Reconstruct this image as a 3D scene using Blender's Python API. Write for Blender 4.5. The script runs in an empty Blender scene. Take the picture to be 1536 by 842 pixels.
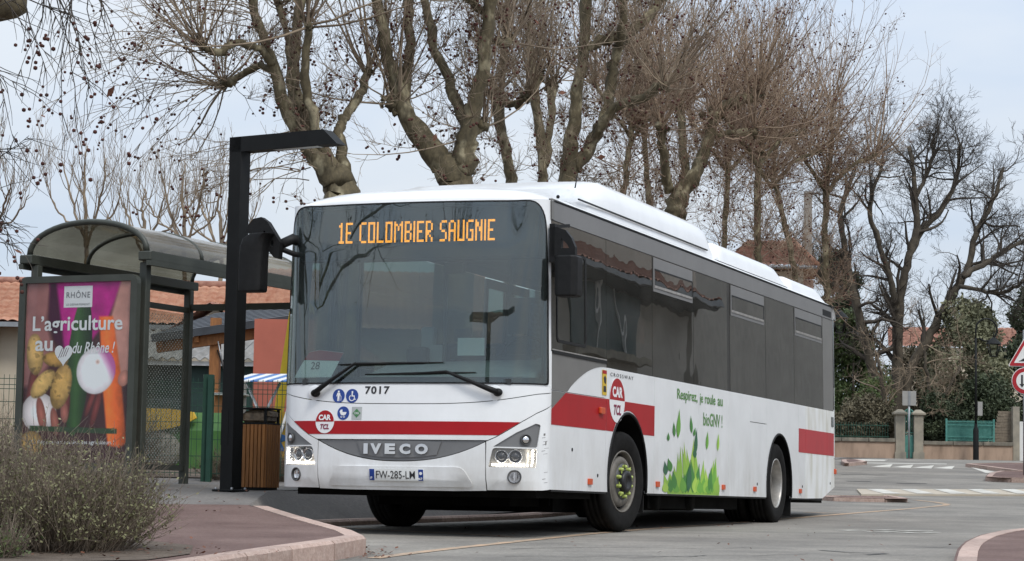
import bpy, bmesh, math, random
import numpy as np
from mathutils import Matrix, Vector
from mathutils.geometry import tessellate_polygon
R = math.radians
random.seed(7); RNG = np.random.default_rng(11)
scene = bpy.context.scene
COL = scene.collection

# ------------------------------------------------------------------ camera
CAM_H, CAM_F, CAM_PITCH, CAM_ROLL = 0.303, 3536.5, R(5.361), R(1.024)
cd = bpy.data.cameras.new('camera'); cam = bpy.data.objects.new('camera', cd); COL.objects.link(cam)
cd.sensor_width = 36.0; cd.lens = CAM_F / 1536 * 36.0; cd.clip_start = 0.1; cd.clip_end = 3000
cam.matrix_world = Matrix.Translation((0, 0, CAM_H)) @ Matrix.Rotation(math.pi / 2 + CAM_PITCH, 4, 'X') @ Matrix.Rotation(CAM_ROLL, 4, 'Z')
scene.camera = cam

# ------------------------------------------------------------------ sky, sun, exposure
SUN_EL, SUN_AZ = R(52), R(150)          # azimuth measured clockwise from +Y; sun high, behind and to the right of the camera
world = bpy.data.worlds.new('World'); scene.world = world; world.use_nodes = True
wt = world.node_tree; wn = wt.nodes; wl = wt.links
for n in list(wn): wn.remove(n)
w_out = wn.new('ShaderNodeOutputWorld'); w_bg = wn.new('ShaderNodeBackground'); w_bg.inputs['Strength'].default_value = 0.1
w_sky = wn.new('ShaderNodeTexSky'); w_sky.sky_type = 'NISHITA'; w_sky.sun_disc = False
w_sky.sun_elevation = SUN_EL; w_sky.sun_rotation = SUN_AZ; w_sky.air_density = 1.0; w_sky.dust_density = 2.0
w_tc = wn.new('ShaderNodeTexCoord'); w_sep = wn.new('ShaderNodeSeparateXYZ')
wl.new(w_tc.outputs['Generated'], w_sep.inputs[0])
# overcast deck: brighter towards the zenith as an overcast sky is
w_mr = wn.new('ShaderNodeMapRange'); w_mr.inputs['From Min'].default_value = 0.0; w_mr.inputs['From Max'].default_value = 1.0
w_mr.inputs['To Min'].default_value = 5.3; w_mr.inputs['To Max'].default_value = 12.0
wl.new(w_sep.outputs['Z'], w_mr.inputs['Value'])
w_map = wn.new('ShaderNodeMapping'); w_map.inputs['Scale'].default_value = (1.6, 1.6, 5.0)
wl.new(w_tc.outputs['Generated'], w_map.inputs[0])
w_no = wn.new('ShaderNodeTexNoise'); w_no.inputs['Scale'].default_value = 2.2; w_no.inputs['Detail'].default_value = 5; w_no.inputs['Roughness'].default_value = 0.5
wl.new(w_map.outputs[0], w_no.inputs['Vector'])
w_cr = wn.new('ShaderNodeValToRGB')
w_cr.color_ramp.elements[0].position = 0.38; w_cr.color_ramp.elements[0].color = (0.80, 0.945, 1.16, 1)
w_cr.color_ramp.elements[1].position = 0.60; w_cr.color_ramp.elements[1].color = (1.04, 1.11, 1.20, 1)
wl.new(w_no.outputs['Fac'], w_cr.inputs[0])
w_mul = wn.new('ShaderNodeVectorMath'); w_mul.operation = 'SCALE'
wl.new(w_cr.outputs[0], w_mul.inputs[0]); wl.new(w_mr.outputs[0], w_mul.inputs['Scale'])
w_mix = wn.new('ShaderNodeMix'); w_mix.data_type = 'RGBA'; w_mix.inputs['Factor'].default_value = 0.86
wl.new(w_sky.outputs[0], w_mix.inputs[6]); wl.new(w_mul.outputs[0], w_mix.inputs[7])
wl.new(w_mix.outputs[2], w_bg.inputs['Color']); wl.new(w_bg.outputs[0], w_out.inputs['Surface'])

sd = bpy.data.lights.new('sun', 'SUN'); sun = bpy.data.objects.new('sun', sd); COL.objects.link(sun)
sd.energy = 1.5; sd.angle = R(16); sd.color = (1.0, 0.96, 0.9)
sdir = Vector((math.sin(SUN_AZ) * math.cos(SUN_EL), math.cos(SUN_AZ) * math.cos(SUN_EL), math.sin(SUN_EL)))
sun.rotation_euler = (-sdir).to_track_quat('-Z', 'Y').to_euler(); sun.location = (10, -10, 30)

vs = scene.view_settings
vs.view_transform = 'Standard'; vs.look = 'None'; vs.gamma = 1.0; vs.use_curve_mapping = False; vs.exposure = 0.34
scene.cycles.max_bounces = 8; scene.cycles.transparent_max_bounces = 24; scene.cycles.caustics_reflective = False; scene.cycles.caustics_refractive = False
scene.cycles.use_denoising = True

# ------------------------------------------------------------------ helpers
def ray(px, py):
    X, Y = px - 768, py - 421
    x = X * math.cos(CAM_ROLL) + Y * math.sin(CAM_ROLL); y = -X * math.sin(CAM_ROLL) + Y * math.cos(CAM_ROLL)
    a, b, c = x / CAM_F, 1.0, -y / CAM_F
    return a, math.cos(CAM_PITCH) * b - math.sin(CAM_PITCH) * c, math.sin(CAM_PITCH) * b + math.cos(CAM_PITCH) * c
def at(px, py, y):
    """world point seen at photo pixel (px,py) standing at depth y metres"""
    a, b, c = ray(px, py); return Vector((a * y / b, y, CAM_H + c * y / b))

def tag(o, label=None, cat=None, group=None, kind=None):
    if label: o['label'] = label
    if cat: o['category'] = cat
    if group: o['group'] = group
    if kind: o['kind'] = kind
    return o
def empty(name, loc=(0, 0, 0), rz=0, label=None, cat=None, group=None):
    o = bpy.data.objects.new(name, None); COL.objects.link(o); o.location = loc; o.rotation_euler = (0, 0, rz)
    o.empty_display_size = 0.2
    return tag(o, label, cat, group)
def link_mesh(name, me, mat=None, parent=None, loc=None, rot=None):
    o = bpy.data.objects.new(name, me); COL.objects.link(o)
    if mat is not None:
        if not me.materials: me.materials.append(MAT[mat] if isinstance(mat, str) else mat)
    if parent is not None: o.parent = parent
    if loc is not None: o.location = loc
    if rot is not None: o.rotation_euler = rot
    return o
def copy_tree(o, parent=None):
    c = o.copy(); COL.objects.link(c); c.parent = parent
    for ch in list(o.children): copy_tree(ch, c)
    return c
def np_mesh(name, V, F, smooth=False):
    """V (n,3), F (m,k) arrays with one face size"""
    V = np.asarray(V, dtype=np.float32); F = np.asarray(F, dtype=np.int32)
    me = bpy.data.meshes.new(name); k = F.shape[1]
    me.vertices.add(len(V)); me.vertices.foreach_set('co', V.ravel())
    me.loops.add(F.size); me.loops.foreach_set('vertex_index', F.ravel())
    me.polygons.add(len(F)); me.polygons.foreach_set('loop_start', np.arange(0, F.size, k, dtype=np.int32))
    me.polygons.foreach_set('loop_total', np.full(len(F), k, dtype=np.int32))
    if smooth: me.polygons.foreach_set('use_smooth', np.ones(len(F), dtype=bool))
    me.update(calc_edges=True); me.validate()
    return me

class MB:
    """collects shapes, builds ONE mesh object"""
    def __init__(s): s.v = []; s.f = []; s.sm = []
    def add(s, vs, fs, smooth=False, M=None):
        b = len(s.v)
        if M is not None: vs = [M @ Vector(p) for p in vs]
        s.v.extend([tuple(p) for p in vs]); s.f.extend([tuple(i + b for i in f) for f in fs]); s.sm.extend([smooth] * len(fs)); return s
    def box(s, c, d, M=None, taper=1.0):
        x, y, z = c; a, b, h = d[0] / 2, d[1] / 2, d[2] / 2; t = taper
        vs = [(x - a, y - b, z - h), (x + a, y - b, z - h), (x + a, y + b, z - h), (x - a, y + b, z - h),
              (x - a * t, y - b * t, z + h), (x + a * t, y - b * t, z + h), (x + a * t, y + b * t, z + h), (x - a * t, y + b * t, z + h)]
        return s.add(vs, [(3, 2, 1, 0), (4, 5, 6, 7), (0, 1, 5, 4), (1, 2, 6, 5), (2, 3, 7, 6), (3, 0, 4, 7)], False, M)
    def rbox(s, c, d, r=0.02, n=3, M=None):
        """box with rounded vertical edges and small top/bottom chamfer"""
        x, y, z = c; a, b, h = d[0] / 2, d[1] / 2, d[2] / 2; r = min(r, a * .99, b * .99); pts = []
        for (sx, sy, a0) in ((1, 1, 0), (-1, 1, 90), (-1, -1, 180), (1, -1, 270)):
            for i in range(n + 1):
                t = R(a0 + 90 * i / n); pts.append((sx * (a - r) + r * math.cos(t), sy * (b - r) + r * math.sin(t)))
        m = len(pts); ch = min(r * .5, h * .5); vs = []
        for (zz, k) in ((-h, 1 - ch / max(a, b)), (-h + ch, 1), (h - ch, 1), (h, 1 - ch / max(a, b))):
            vs += [(x + p[0] * k, y + p[1] * k, z + zz) for p in pts]
        fs = []
        for j in range(3):
            for i in range(m): fs.append((j * m + i, j * m + (i + 1) % m, (j + 1) * m + (i + 1) % m, (j + 1) * m + i))
        fs.append(tuple(reversed(range(m)))); fs.append(tuple(range(3 * m, 4 * m)))
        return s.add(vs, fs, False, M)
    def tube(s, pts, rad, n=8, caps=True, smooth=True, M=None):
        pts = [Vector(p) for p in pts]; k = len(pts)
        if not hasattr(rad, '__len__'): rad = [rad] * k
        vs = []; prev = None
        for i, p in enumerate(pts):
            t = (pts[min(i + 1, k - 1)] - pts[max(i - 1, 0)])
            if t.length < 1e-9: t = Vector((0, 0, 1))
            t.normalize()
            u = prev - t * prev.dot(t) if prev is not None else (Vector((0, 0, 1)).cross(t) if abs(t.z) < .95 else Vector((1, 0, 0)).cross(t))
            if u.length < 1e-6: u = t.orthogonal()
            u.normalize(); prev = u; w = t.cross(u)
            for j in range(n):
                a = 2 * math.pi * j / n; vs.append(p + (u * math.cos(a) + w * math.sin(a)) * rad[i])
        fs = [(i * n + j, i * n + (j + 1) % n, (i + 1) * n + (j + 1) % n, (i + 1) * n + j) for i in range(k - 1) for j in range(n)]
        if caps: fs += [tuple(reversed(range(n))), tuple(range((k - 1) * n, k * n))]
        return s.add(vs, fs, smooth, M)
    def bar(s, p, q, w, h, up=(0, 0, 1), M=None):
        """rectangular bar from p to q, w across, h along up"""
        p = Vector(p); q = Vector(q); t = (q - p).normalized(); up = Vector(up)
        x = t.cross(up)
        if x.length < 1e-5: x = t.orthogonal()
        x.normalize(); y = x.cross(t); vs = []
        for c in (p, q):
            for (a, b) in ((-1, -1), (1, -1), (1, 1), (-1, 1)): vs.append(c + x * (a * w / 2) + y * (b * h / 2))
        return s.add(vs, [(3, 2, 1, 0), (4, 5, 6, 7), (0, 1, 5, 4), (1, 2, 6, 5), (2, 3, 7, 6), (3, 0, 4, 7)], False, M)
    def lathe(s, prof, n=24, M=None, smooth=True, close=False):
        """profile [(r, h)] turned about local z"""
        k = len(prof); vs = [(r * math.cos(2 * math.pi * j / n), r * math.sin(2 * math.pi * j / n), h) for (r, h) in prof for j in range(n)]
        rows = k if close else k - 1
        fs = [(i * n + j, i * n + (j + 1) % n, ((i + 1) % k) * n + (j + 1) % n, ((i + 1) % k) * n + j) for i in range(rows) for j in range(n)]
        return s.add(vs, fs, smooth, M)
    def prism(s, poly, depth, M=None):
        """extruded polygon (x,y) from z=0 to z=depth"""
        n = len(poly); tris = tessellate_polygon([[Vector((p[0], p[1], 0)) for p in poly]])
        vs = [(p[0], p[1], 0) for p in poly] + [(p[0], p[1], depth) for p in poly]
        fs = []
        for t in tris:
            a = (Vector((*poly[t[1]], 0)) - Vector((*poly[t[0]], 0))).cross(Vector((*poly[t[2]], 0)) - Vector((*poly[t[0]], 0))).z
            t = t if a > 0 else (t[0], t[2], t[1])
            fs.append((t[2], t[1], t[0])); fs.append((t[0] + n, t[1] + n, t[2] + n))
        for i in range(n): fs.append((i, (i + 1) % n, n + (i + 1) % n, n + i))
        return s.add(vs, fs, False, M)
    def sphere(s, c, r, n=10, m=7, M=None, sc=(1, 1, 1)):
        vs = [(c[0] + r * sc[0] * math.sin(math.pi * i / m) * math.cos(2 * math.pi * j / n), c[1] + r * sc[1] * math.sin(math.pi * i / m) * math.sin(2 * math.pi * j / n), c[2] + r * sc[2] * math.cos(math.pi * i / m)) for i in range(m + 1) for j in range(n)]
        fs = [(i * n + j, (i + 1) * n + j, (i + 1) * n + (j + 1) % n, i * n + (j + 1) % n) for i in range(m) for j in range(n)]
        return s.add(vs, fs, True, M)
    def mesh(s, name='mesh'):
        me = bpy.data.meshes.new(name); me.from_pydata(s.v, [], s.f)
        me.polygons.foreach_set('use_smooth', s.sm)
        bm = bmesh.new(); bm.from_mesh(me); bmesh.ops.remove_doubles(bm, verts=bm.verts, dist=1e-6) if False else None
        bmesh.ops.recalc_face_normals(bm, faces=bm.faces); bm.to_mesh(me); bm.free(); me.update(); return me
    def build(s, name, mat, parent=None, loc=None, rot=None, bevel=0):
        o = link_mesh(name, s.mesh(name), mat, parent, loc, rot)
        if bevel:
            m = o.modifiers.new('bevel', 'BEVEL'); m.width = bevel; m.segments = 2; m.limit_method = 'ANGLE'; m.angle_limit = R(40)
        return o

# ------------------------------------------------------------------ materials
MAT = {}
def node(nt, typ, **kw):
    n = nt.nodes.new(typ)
    for k, v in kw.items():
        if k in n.inputs: n.inputs[k].default_value = v
        else: setattr(n, k, v)
    return n
def mk(name, col, rough=0.6, metal=0.0, var=0.12, scale=6.0, bump=0.0, bscale=40.0, col2=None, detail=4, spec=0.5, coat=0.0, stretch=None, contrast=(0.35, 0.65), obj_rand=0.0, rvar=0.0, bdist=0.01, speck=0.0, sscale=45.0):
    m = bpy.data.materials.new(name); m.use_nodes = True; nt = m.node_tree; b = nt.nodes['Principled BSDF']; L = nt.links
    tc = node(nt, 'ShaderNodeTexCoord'); src = tc.outputs['Object']
    if stretch:
        mp = node(nt, 'ShaderNodeMapping'); mp.inputs['Scale'].default_value = stretch; L.new(src, mp.inputs[0]); src = mp.outputs[0]
    if col2 is None: col2 = tuple(min(1, c * (1 + var)) for c in col); col1 = tuple(c * (1 - var) for c in col)
    else: col1 = col
    nz = node(nt, 'ShaderNodeTexNoise'); nz.inputs['Scale'].default_value = scale; nz.inputs['Detail'].default_value = detail; nz.inputs['Roughness'].default_value = .6
    L.new(src, nz.inputs['Vector'])
    cr = node(nt, 'ShaderNodeValToRGB'); cr.color_ramp.elements[0].position = contrast[0]; cr.color_ramp.elements[1].position = contrast[1]
    cr.color_ramp.elements[0].color = (*col1, 1); cr.color_ramp.elements[1].color = (*col2, 1)
    L.new(nz.outputs['Fac'], cr.inputs[0]); out = cr.outputs[0]
    if speck:
        sn = node(nt, 'ShaderNodeTexNoise'); sn.inputs['Scale'].default_value = sscale; sn.inputs['Detail'].default_value = 3; sn.inputs['Roughness'].default_value = .8; L.new(src, sn.inputs['Vector'])
        sm = node(nt, 'ShaderNodeMapRange'); sm.inputs['From Min'].default_value = .3; sm.inputs['From Max'].default_value = .7; sm.inputs['To Min'].default_value = 1 - speck; sm.inputs['To Max'].default_value = 1 + speck; L.new(sn.outputs['Fac'], sm.inputs[0])
        sv = node(nt, 'ShaderNodeVectorMath', operation='SCALE'); L.new(out, sv.inputs[0]); L.new(sm.outputs[0], sv.inputs['Scale']); out = sv.outputs[0]
    if obj_rand:
        oi = node(nt, 'ShaderNodeObjectInfo'); mr = node(nt, 'ShaderNodeMapRange'); mr.inputs['To Min'].default_value = 1 - obj_rand; mr.inputs['To Max'].default_value = 1 + obj_rand
        L.new(oi.outputs['Random'], mr.inputs[0]); vm = node(nt, 'ShaderNodeVectorMath', operation='SCALE'); L.new(out, vm.inputs[0]); L.new(mr.outputs[0], vm.inputs['Scale']); out = vm.outputs[0]
    L.new(out, b.inputs['Base Color'])
    b.inputs['Roughness'].default_value = rough; b.inputs['Metallic'].default_value = metal; b.inputs['Specular IOR Level'].default_value = spec
    if coat: b.inputs['Coat Weight'].default_value = coat; b.inputs['Coat Roughness'].default_value = 0.05
    if rvar:
        mr = node(nt, 'ShaderNodeMapRange'); mr.inputs['To Min'].default_value = max(0, rough - rvar); mr.inputs['To Max'].default_value = min(1, rough + rvar); L.new(nz.outputs['Fac'], mr.inputs[0]); L.new(mr.outputs[0], b.inputs['Roughness'])
    if bump:
        bn = node(nt, 'ShaderNodeTexNoise'); bn.inputs['Scale'].default_value = bscale; bn.inputs['Detail'].default_value = 5; L.new(src, bn.inputs['Vector'])
        bp = node(nt, 'ShaderNodeBump'); bp.inputs['Strength'].default_value = bump; bp.inputs['Distance'].default_value = bdist
        L.new(bn.outputs['Fac'], bp.inputs['Height']); L.new(bp.outputs[0], b.inputs['Normal'])
    MAT[name] = m; return m
def mk_emit(name, col, strength):
    m = bpy.data.materials.new(name); m.use_nodes = True; b = m.node_tree.nodes['Principled BSDF']
    b.inputs['Base Color'].default_value = (*col, 1); b.inputs['Emission Color'].default_value = (*col, 1); b.inputs['Emission Strength'].default_value = strength; MAT[name] = m; return m
def mk_glass(name, tint, refl=1.0, rough=0.0, ior=1.5, dirt=(0.3, 0.3, 0.28), dirt_amt=0.03, wavy=0.0):
    """thin pane: tinted see-through, mirror-like reflection by angle, a little dust"""
    m = bpy.data.materials.new(name); m.use_nodes = True; nt = m.node_tree; L = nt.links
    for n in list(nt.nodes): nt.nodes.remove(n)
    out = node(nt, 'ShaderNodeOutputMaterial'); tr = node(nt, 'ShaderNodeBsdfTransparent'); tr.inputs[0].default_value = (*tint, 1)
    gl = node(nt, 'ShaderNodeBsdfGlossy'); gl.inputs['Roughness'].default_value = rough; gl.inputs['Color'].default_value = (refl, refl, refl, 1)
    fr = node(nt, 'ShaderNodeFresnel'); ge = node(nt, 'ShaderNodeNewGeometry'); im = node(nt, 'ShaderNodeMapRange'); im.inputs['To Min'].default_value = ior; im.inputs['To Max'].default_value = 1 / ior
    L.new(ge.outputs['Backfacing'], im.inputs[0]); L.new(im.outputs[0], fr.inputs['IOR'])
    mx = node(nt, 'ShaderNodeMixShader'); L.new(fr.outputs[0], mx.inputs[0]); L.new(tr.outputs[0], mx.inputs[1]); L.new(gl.outputs[0], mx.inputs[2])
    df = node(nt, 'ShaderNodeBsdfDiffuse'); df.inputs[0].default_value = (*dirt, 1)
    tc = node(nt, 'ShaderNodeTexCoord'); nz = node(nt, 'ShaderNodeTexNoise'); nz.inputs['Scale'].default_value = 2.0; nz.inputs['Detail'].default_value = 6; L.new(tc.outputs['Object'], nz.inputs['Vector'])
    mr = node(nt, 'ShaderNodeMapRange'); mr.inputs['From Min'].default_value = .3; mr.inputs['From Max'].default_value = .75; mr.inputs['To Min'].default_value = dirt_amt * .5; mr.inputs['To Max'].default_value = dirt_amt * 1.6; L.new(nz.outputs['Fac'], mr.inputs[0])
    m2 = node(nt, 'ShaderNodeMixShader'); L.new(mr.outputs[0], m2.inputs[0]); L.new(mx.outputs[0], m2.inputs[1]); L.new(df.outputs[0], m2.inputs[2])
    if wavy:
        n2 = node(nt, 'ShaderNodeTexNoise'); n2.inputs['Scale'].default_value = 1.1; n2.inputs['Detail'].default_value = 2; L.new(tc.outputs['Object'], n2.inputs['Vector'])
        bp = node(nt, 'ShaderNodeBump'); bp.inputs['Strength'].default_value = 1.0; bp.inputs['Distance'].default_value = wavy; L.new(n2.outputs['Fac'], bp.inputs['Height']); L.new(bp.outputs[0], gl.inputs['Normal'])
    L.new(m2.outputs[0], out.inputs[0]); MAT[name] = m; return m

# bus
def grime(name, z0, z1, col, amt, scale):
    """road dirt thrown up over the lower panels, broken up by noise"""
    nt = MAT[name].node_tree; L = nt.links; b = nt.nodes['Principled BSDF']; src = b.inputs['Base Color'].links[0].from_socket
    tc = node(nt, 'ShaderNodeTexCoord'); sp = node(nt, 'ShaderNodeSeparateXYZ'); L.new(tc.outputs['Object'], sp.inputs[0]); mp = node(nt, 'ShaderNodeMapping'); mp.inputs['Scale'].default_value = (1, 1, .35); L.new(tc.outputs['Object'], mp.inputs[0])
    nz = node(nt, 'ShaderNodeTexNoise'); nz.inputs['Scale'].default_value = scale; nz.inputs['Detail'].default_value = 8; nz.inputs['Roughness'].default_value = .7; L.new(mp.outputs[0], nz.inputs['Vector'])
    mr = node(nt, 'ShaderNodeMapRange'); mr.inputs['From Min'].default_value = z1; mr.inputs['From Max'].default_value = z0; mr.inputs['To Min'].default_value = 0.06; L.new(sp.outputs['Z'], mr.inputs[0])
    m2 = node(nt, 'ShaderNodeMapRange'); m2.inputs['From Min'].default_value = .36; m2.inputs['From Max'].default_value = .72; m2.inputs['To Max'].default_value = amt; L.new(nz.outputs['Fac'], m2.inputs[0])
    mu = node(nt, 'ShaderNodeMath', operation='MULTIPLY'); L.new(mr.outputs[0], mu.inputs[0]); L.new(m2.outputs[0], mu.inputs[1]); mx = node(nt, 'ShaderNodeMix', data_type='RGBA'); mx.inputs[7].default_value = (*col, 1); L.new(mu.outputs[0], mx.inputs['Factor']); L.new(src, mx.inputs[6]); L.new(mx.outputs[2], b.inputs['Base Color'])
mk('bus_white', (0.80, 0.81, 0.81), rough=0.28, var=0.04, scale=2.5, coat=0.3)
grime('bus_white', .38, 1.15, (.34, .30, .24), .48, 3.0)
mk('bus_white_dirty', (0.80, 0.81, 0.80), rough=0.4, scale=3.0, col2=(0.58, 0.56, 0.48), contrast=(0.42, 0.72), stretch=(1.5, 1.5, 0.4))
mk('bus_red', (0.36, 0.006, 0.010), rough=0.4, var=0.06, scale=3, spec=0.3)
mk('bus_red_faded', (0.42, 0.030, 0.038), rough=0.42, var=0.06, scale=3)
mk('bus_grey', (0.155, 0.15, 0.14), rough=0.4, var=0.06, scale=3)
mk('bus_band', (0.17, 0.168, 0.165), rough=0.38, var=0.05, scale=3)
mk('grille_grey', (0.19, 0.19, 0.19), rough=0.45, metal=0.35, var=0.05, scale=4)
mk('black_plastic', (0.009, 0.009, 0.009), rough=0.55, var=0.2, scale=20, spec=0.22)
mk('black_gloss', (0.006, 0.006, 0.007), rough=0.12, var=0.1)
mk('dark_under', (0.007, 0.007, 0.0065), rough=0.9, var=0.4, scale=5, spec=0.1)
mk('rubber', (0.011, 0.0105, 0.010), rough=0.85, var=0.3, scale=9, spec=0.15)
mk('rim_dusty', (0.16, 0.145, 0.125), rough=0.6, metal=0.2, var=0.25, scale=8)
mk('rim_silver', (0.45, 0.43, 0.40), rough=0.42, metal=0.7, var=0.2, scale=8)
mk('chrome', (0.75, 0.74, 0.74), rough=0.08, metal=1.0, var=0.02)
mk('nut_lime', (0.40, 0.48, 0.12), rough=0.5, var=0.1)
mk('amber', (0.55, 0.08, 0.02), rough=0.3, var=0.1)
mk('interior_grey', (0.17, 0.18, 0.18), rough=0.75, var=0.1)
mk('interior_light', (0.30, 0.32, 0.32), rough=0.6, var=0.08)
mk('interior_dark', (0.035, 0.04, 0.042), rough=0.7, var=0.15)
mk('seat_fabric', (0.05, 0.075, 0.12), rough=0.9, var=0.3, scale=40)
mk('paper', (0.86, 0.90, 0.88), rough=0.8, var=0.03)
mk('decal_blue', (0.012, 0.05, 0.26), rough=0.4, var=0.05)
mk('decal_white', (0.80, 0.80, 0.80), rough=0.4, var=0.02)
mk('decal_black', (0.02, 0.02, 0.022), rough=0.5, var=0.1)
mk('decal_green', (0.06, 0.20, 0.07), rough=0.45, var=0.05)
mk('decal_yellow', (0.62, 0.42, 0.03), rough=0.45, var=0.05)
mk('decal_silver', (0.42, 0.44, 0.43), rough=0.4, var=0.05)
mk('text_green', (0.10, 0.25, 0.06), rough=0.45, var=0.05)
for i, c in enumerate([(0.02, 0.11, 0.045), (0.045, 0.19, 0.03), (0.12, 0.32, 0.035), (0.24, 0.43, 0.05), (0.33, 0.50, 0.07)]):
    mk('leaf_print_%d' % i, c, rough=0.4, scale=1.3, col2=tuple(x * 1.35 for x in c), detail=1)
mk_emit('led_amber', (1.0, 0.33, 0.012), 3.0)
mk_emit('led_white', (1.0, 0.96, 0.86), 9.0)
mk_glass('windscreen', (0.66, 0.735, 0.72), ior=1.74, dirt=(.42, .47, .46), dirt_amt=0.03, wavy=0.002)
mk_glass('side_glass', (0.30, 0.31, 0.29), ior=2.2, refl=0.95, dirt=(0.30, 0.29, 0.26), dirt_amt=0.06, wavy=0.0035)
mk_glass('clear_glass', (0.95, 0.96, 0.96), ior=1.16, dirt_amt=0.008)
mk_glass('lamp_cover', (0.9, 0.9, 0.9), ior=1.45, dirt_amt=0.01)
mk_glass('door_glass', (0.48, 0.54, 0.52), ior=1.5, dirt_amt=0.04)

# lettering: made once, while the scene is still empty
_TXT = {}
def text_pts(body, offset=0.0, shear=0.0, space=1.0):
    """triangulated lettering scaled to a unit box: verts (n,2) in 0..w/h..1, tris"""
    key = (body, offset, shear, space)
    if key in _TXT: return _TXT[key]
    cu = bpy.data.curves.new('lettering', 'FONT'); cu.body = body; cu.offset = offset; cu.shear = shear; cu.space_character = space; cu.resolution_u = 3
    o = bpy.data.objects.new('lettering', cu); COL.objects.link(o)
    dg = bpy.context.evaluated_depsgraph_get(); me = bpy.data.meshes.new_from_object(o.evaluated_get(dg))
    V = np.array([v.co[:2] for v in me.vertices]); me.calc_loop_triangles(); T = [tuple(t.vertices) for t in me.loop_triangles]
    bpy.data.objects.remove(o); bpy.data.curves.remove(cu); bpy.data.meshes.remove(me)
    V = V - V.min(0); V = V / V.max(0); _TXT[key] = (V, T); return _TXT[key]
def text_obj(name, body, fn, box, mat, parent, offset=0.0, shear=0.0, space=1.0, thick=0.0):
    """lettering placed in box (a0,z0,a1,z1) of a surface map fn(a,z,off)->xyz"""
    V, T = text_pts(body, offset, shear, space); a0, z0, a1, z1 = box
    P = [fn(a0 + (a1 - a0) * p[0], z0 + (z1 - z0) * p[1], 0.0 if not thick else thick) for p in V]
    me = bpy.data.meshes.new(name); fs = list(T); n = len(P)
    if thick:
        Q = [fn(a0 + (a1 - a0) * p[0], z0 + (z1 - z0) * p[1], 0.0) for p in V]
        ed = {}
        for t in T:
            for k in range(3):
                e = (t[k], t[(k + 1) % 3]); ed[e] = 1
        fs += [(e[0], n + e[0], n + e[1], e[1]) for e in ed if (e[1], e[0]) not in ed]; P = P + Q
    me.from_pydata(P, [], fs); me.update()
    return link_mesh(name, me, mat, parent)

def smooth_poly(pts, r, n=5):
    """round the corners of a closed polygon; r a number or a list"""
    out = []; k = len(pts)
    for i in range(k):
        p = Vector(pts[i]); a = Vector(pts[i - 1]); b = Vector(pts[(i + 1) % k]); rr = r[i] if hasattr(r, '__len__') else r
        if rr <= 0: out.append(tuple(p)); continue
        da = (a - p); db = (b - p); la = min(rr, da.length * .49); lb = min(rr, db.length * .49)
        q0 = p + da.normalized() * la; q1 = p + db.normalized() * lb
        for j in range(n + 1):
            t = j / n; out.append(tuple(q0 * (1 - t) ** 2 + p * 2 * t * (1 - t) + q1 * t * t))
    return out
def circle(cx, cz, rx, rz=None, n=24, a0=0, a1=360):
    rz = rz or rx; m = n if a1 - a0 >= 360 else n + 1
    return [(cx + rx * math.cos(R(a0 + (a1 - a0) * i / n)), cz + rz * math.sin(R(a0 + (a1 - a0) * i / n))) for i in range(m)]

def patch(name, outline, fn, mat, parent, off=0.0, thick=0.012, da=None, dz=None, holes=(), smooth=True):
    """sheet cut to an outline in (a,z), laid on a surface map fn(a,z,off); real thickness"""
    loops = [list(outline)] + [list(h) for h in holes]
    tris = tessellate_polygon([[Vector((p[0], p[1], 0)) for p in l] for l in loops])
    flat = [p for l in loops for p in l]
    bm = bmesh.new(); bv = [bm.verts.new((p[0], p[1], 0)) for p in flat]
    for t in tris:
        a = (flat[t[1]][0] - flat[t[0]][0]) * (flat[t[2]][1] - flat[t[0]][1]) - (flat[t[1]][1] - flat[t[0]][1]) * (flat[t[2]][0] - flat[t[0]][0])
        if abs(a) < 1e-12: continue
        try: bm.faces.new([bv[i] for i in (t if a > 0 else (t[0], t[2], t[1]))])
        except ValueError: pass
    xs = [p[0] for p in outline]; zs = [p[1] for p in outline]
    for (lo, hi, d, ax) in ((min(xs), max(xs), da, (1, 0, 0)), (min(zs), max(zs), dz, (0, 1, 0))):
        if not d: continue
        for k in range(math.ceil(lo / d + 1e-6), math.floor(hi / d - 1e-6) + 1):
            bmesh.ops.bisect_plane(bm, geom=bm.verts[:] + bm.edges[:] + bm.faces[:], plane_co=(k * d * ax[0], k * d * ax[1], 0), plane_no=ax, dist=1e-6)
    bm.verts.index_update()
    A = [(v.co.x, v.co.y) for v in bm.verts]; F = [tuple(v.index for v in f.verts) for f in bm.faces]
    bnd = []
    for e in bm.edges:
        if len(e.link_faces) == 1:
            l = e.link_loops[0]; bnd.append((l.vert.index, l.link_loop_next.vert.index))
    bm.free(); n = len(A); e_ = 2e-3
    def nrm(a, z):
        p = Vector(fn(a, z, 0)); u = Vector(fn(a + e_, z, 0)) - p; w = Vector(fn(a, z + e_, 0)) - p; q = u.cross(w)
        return q.normalized() if q.length > 1e-12 else Vector((0, -1, 0))
    N = [nrm(a, z) for a, z in A]; P = [Vector(fn(a, z, off)) for a, z in A]
    V = list(P) + [P[i] - N[i] * thick for i in range(n)]; FF = list(F) + [tuple(n + i for i in reversed(f)) for f in F]
    NN = list(N) + [-x for x in N]
    for (i, j) in bnd:
        b = len(V); V += [P[i], P[i] - N[i] * thick, P[j] - N[j] * thick, P[j]]; FF.append((b, b + 1, b + 2, b + 3))
        s = (V[b + 1] - V[b]).cross(V[b + 3] - V[b]); s = s.normalized() if s.length > 1e-12 else N[i]; NN += [s] * 4
    me = bpy.data.meshes.new(name); me.from_pydata([tuple(v) for v in V], [], FF); me.update()
    if smooth:
        me.polygons.foreach_set('use_smooth', [True] * len(FF)); me.normals_split_custom_set_from_vertices([tuple(x) for x in NN])
    return link_mesh(name, me, mat, parent)
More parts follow.
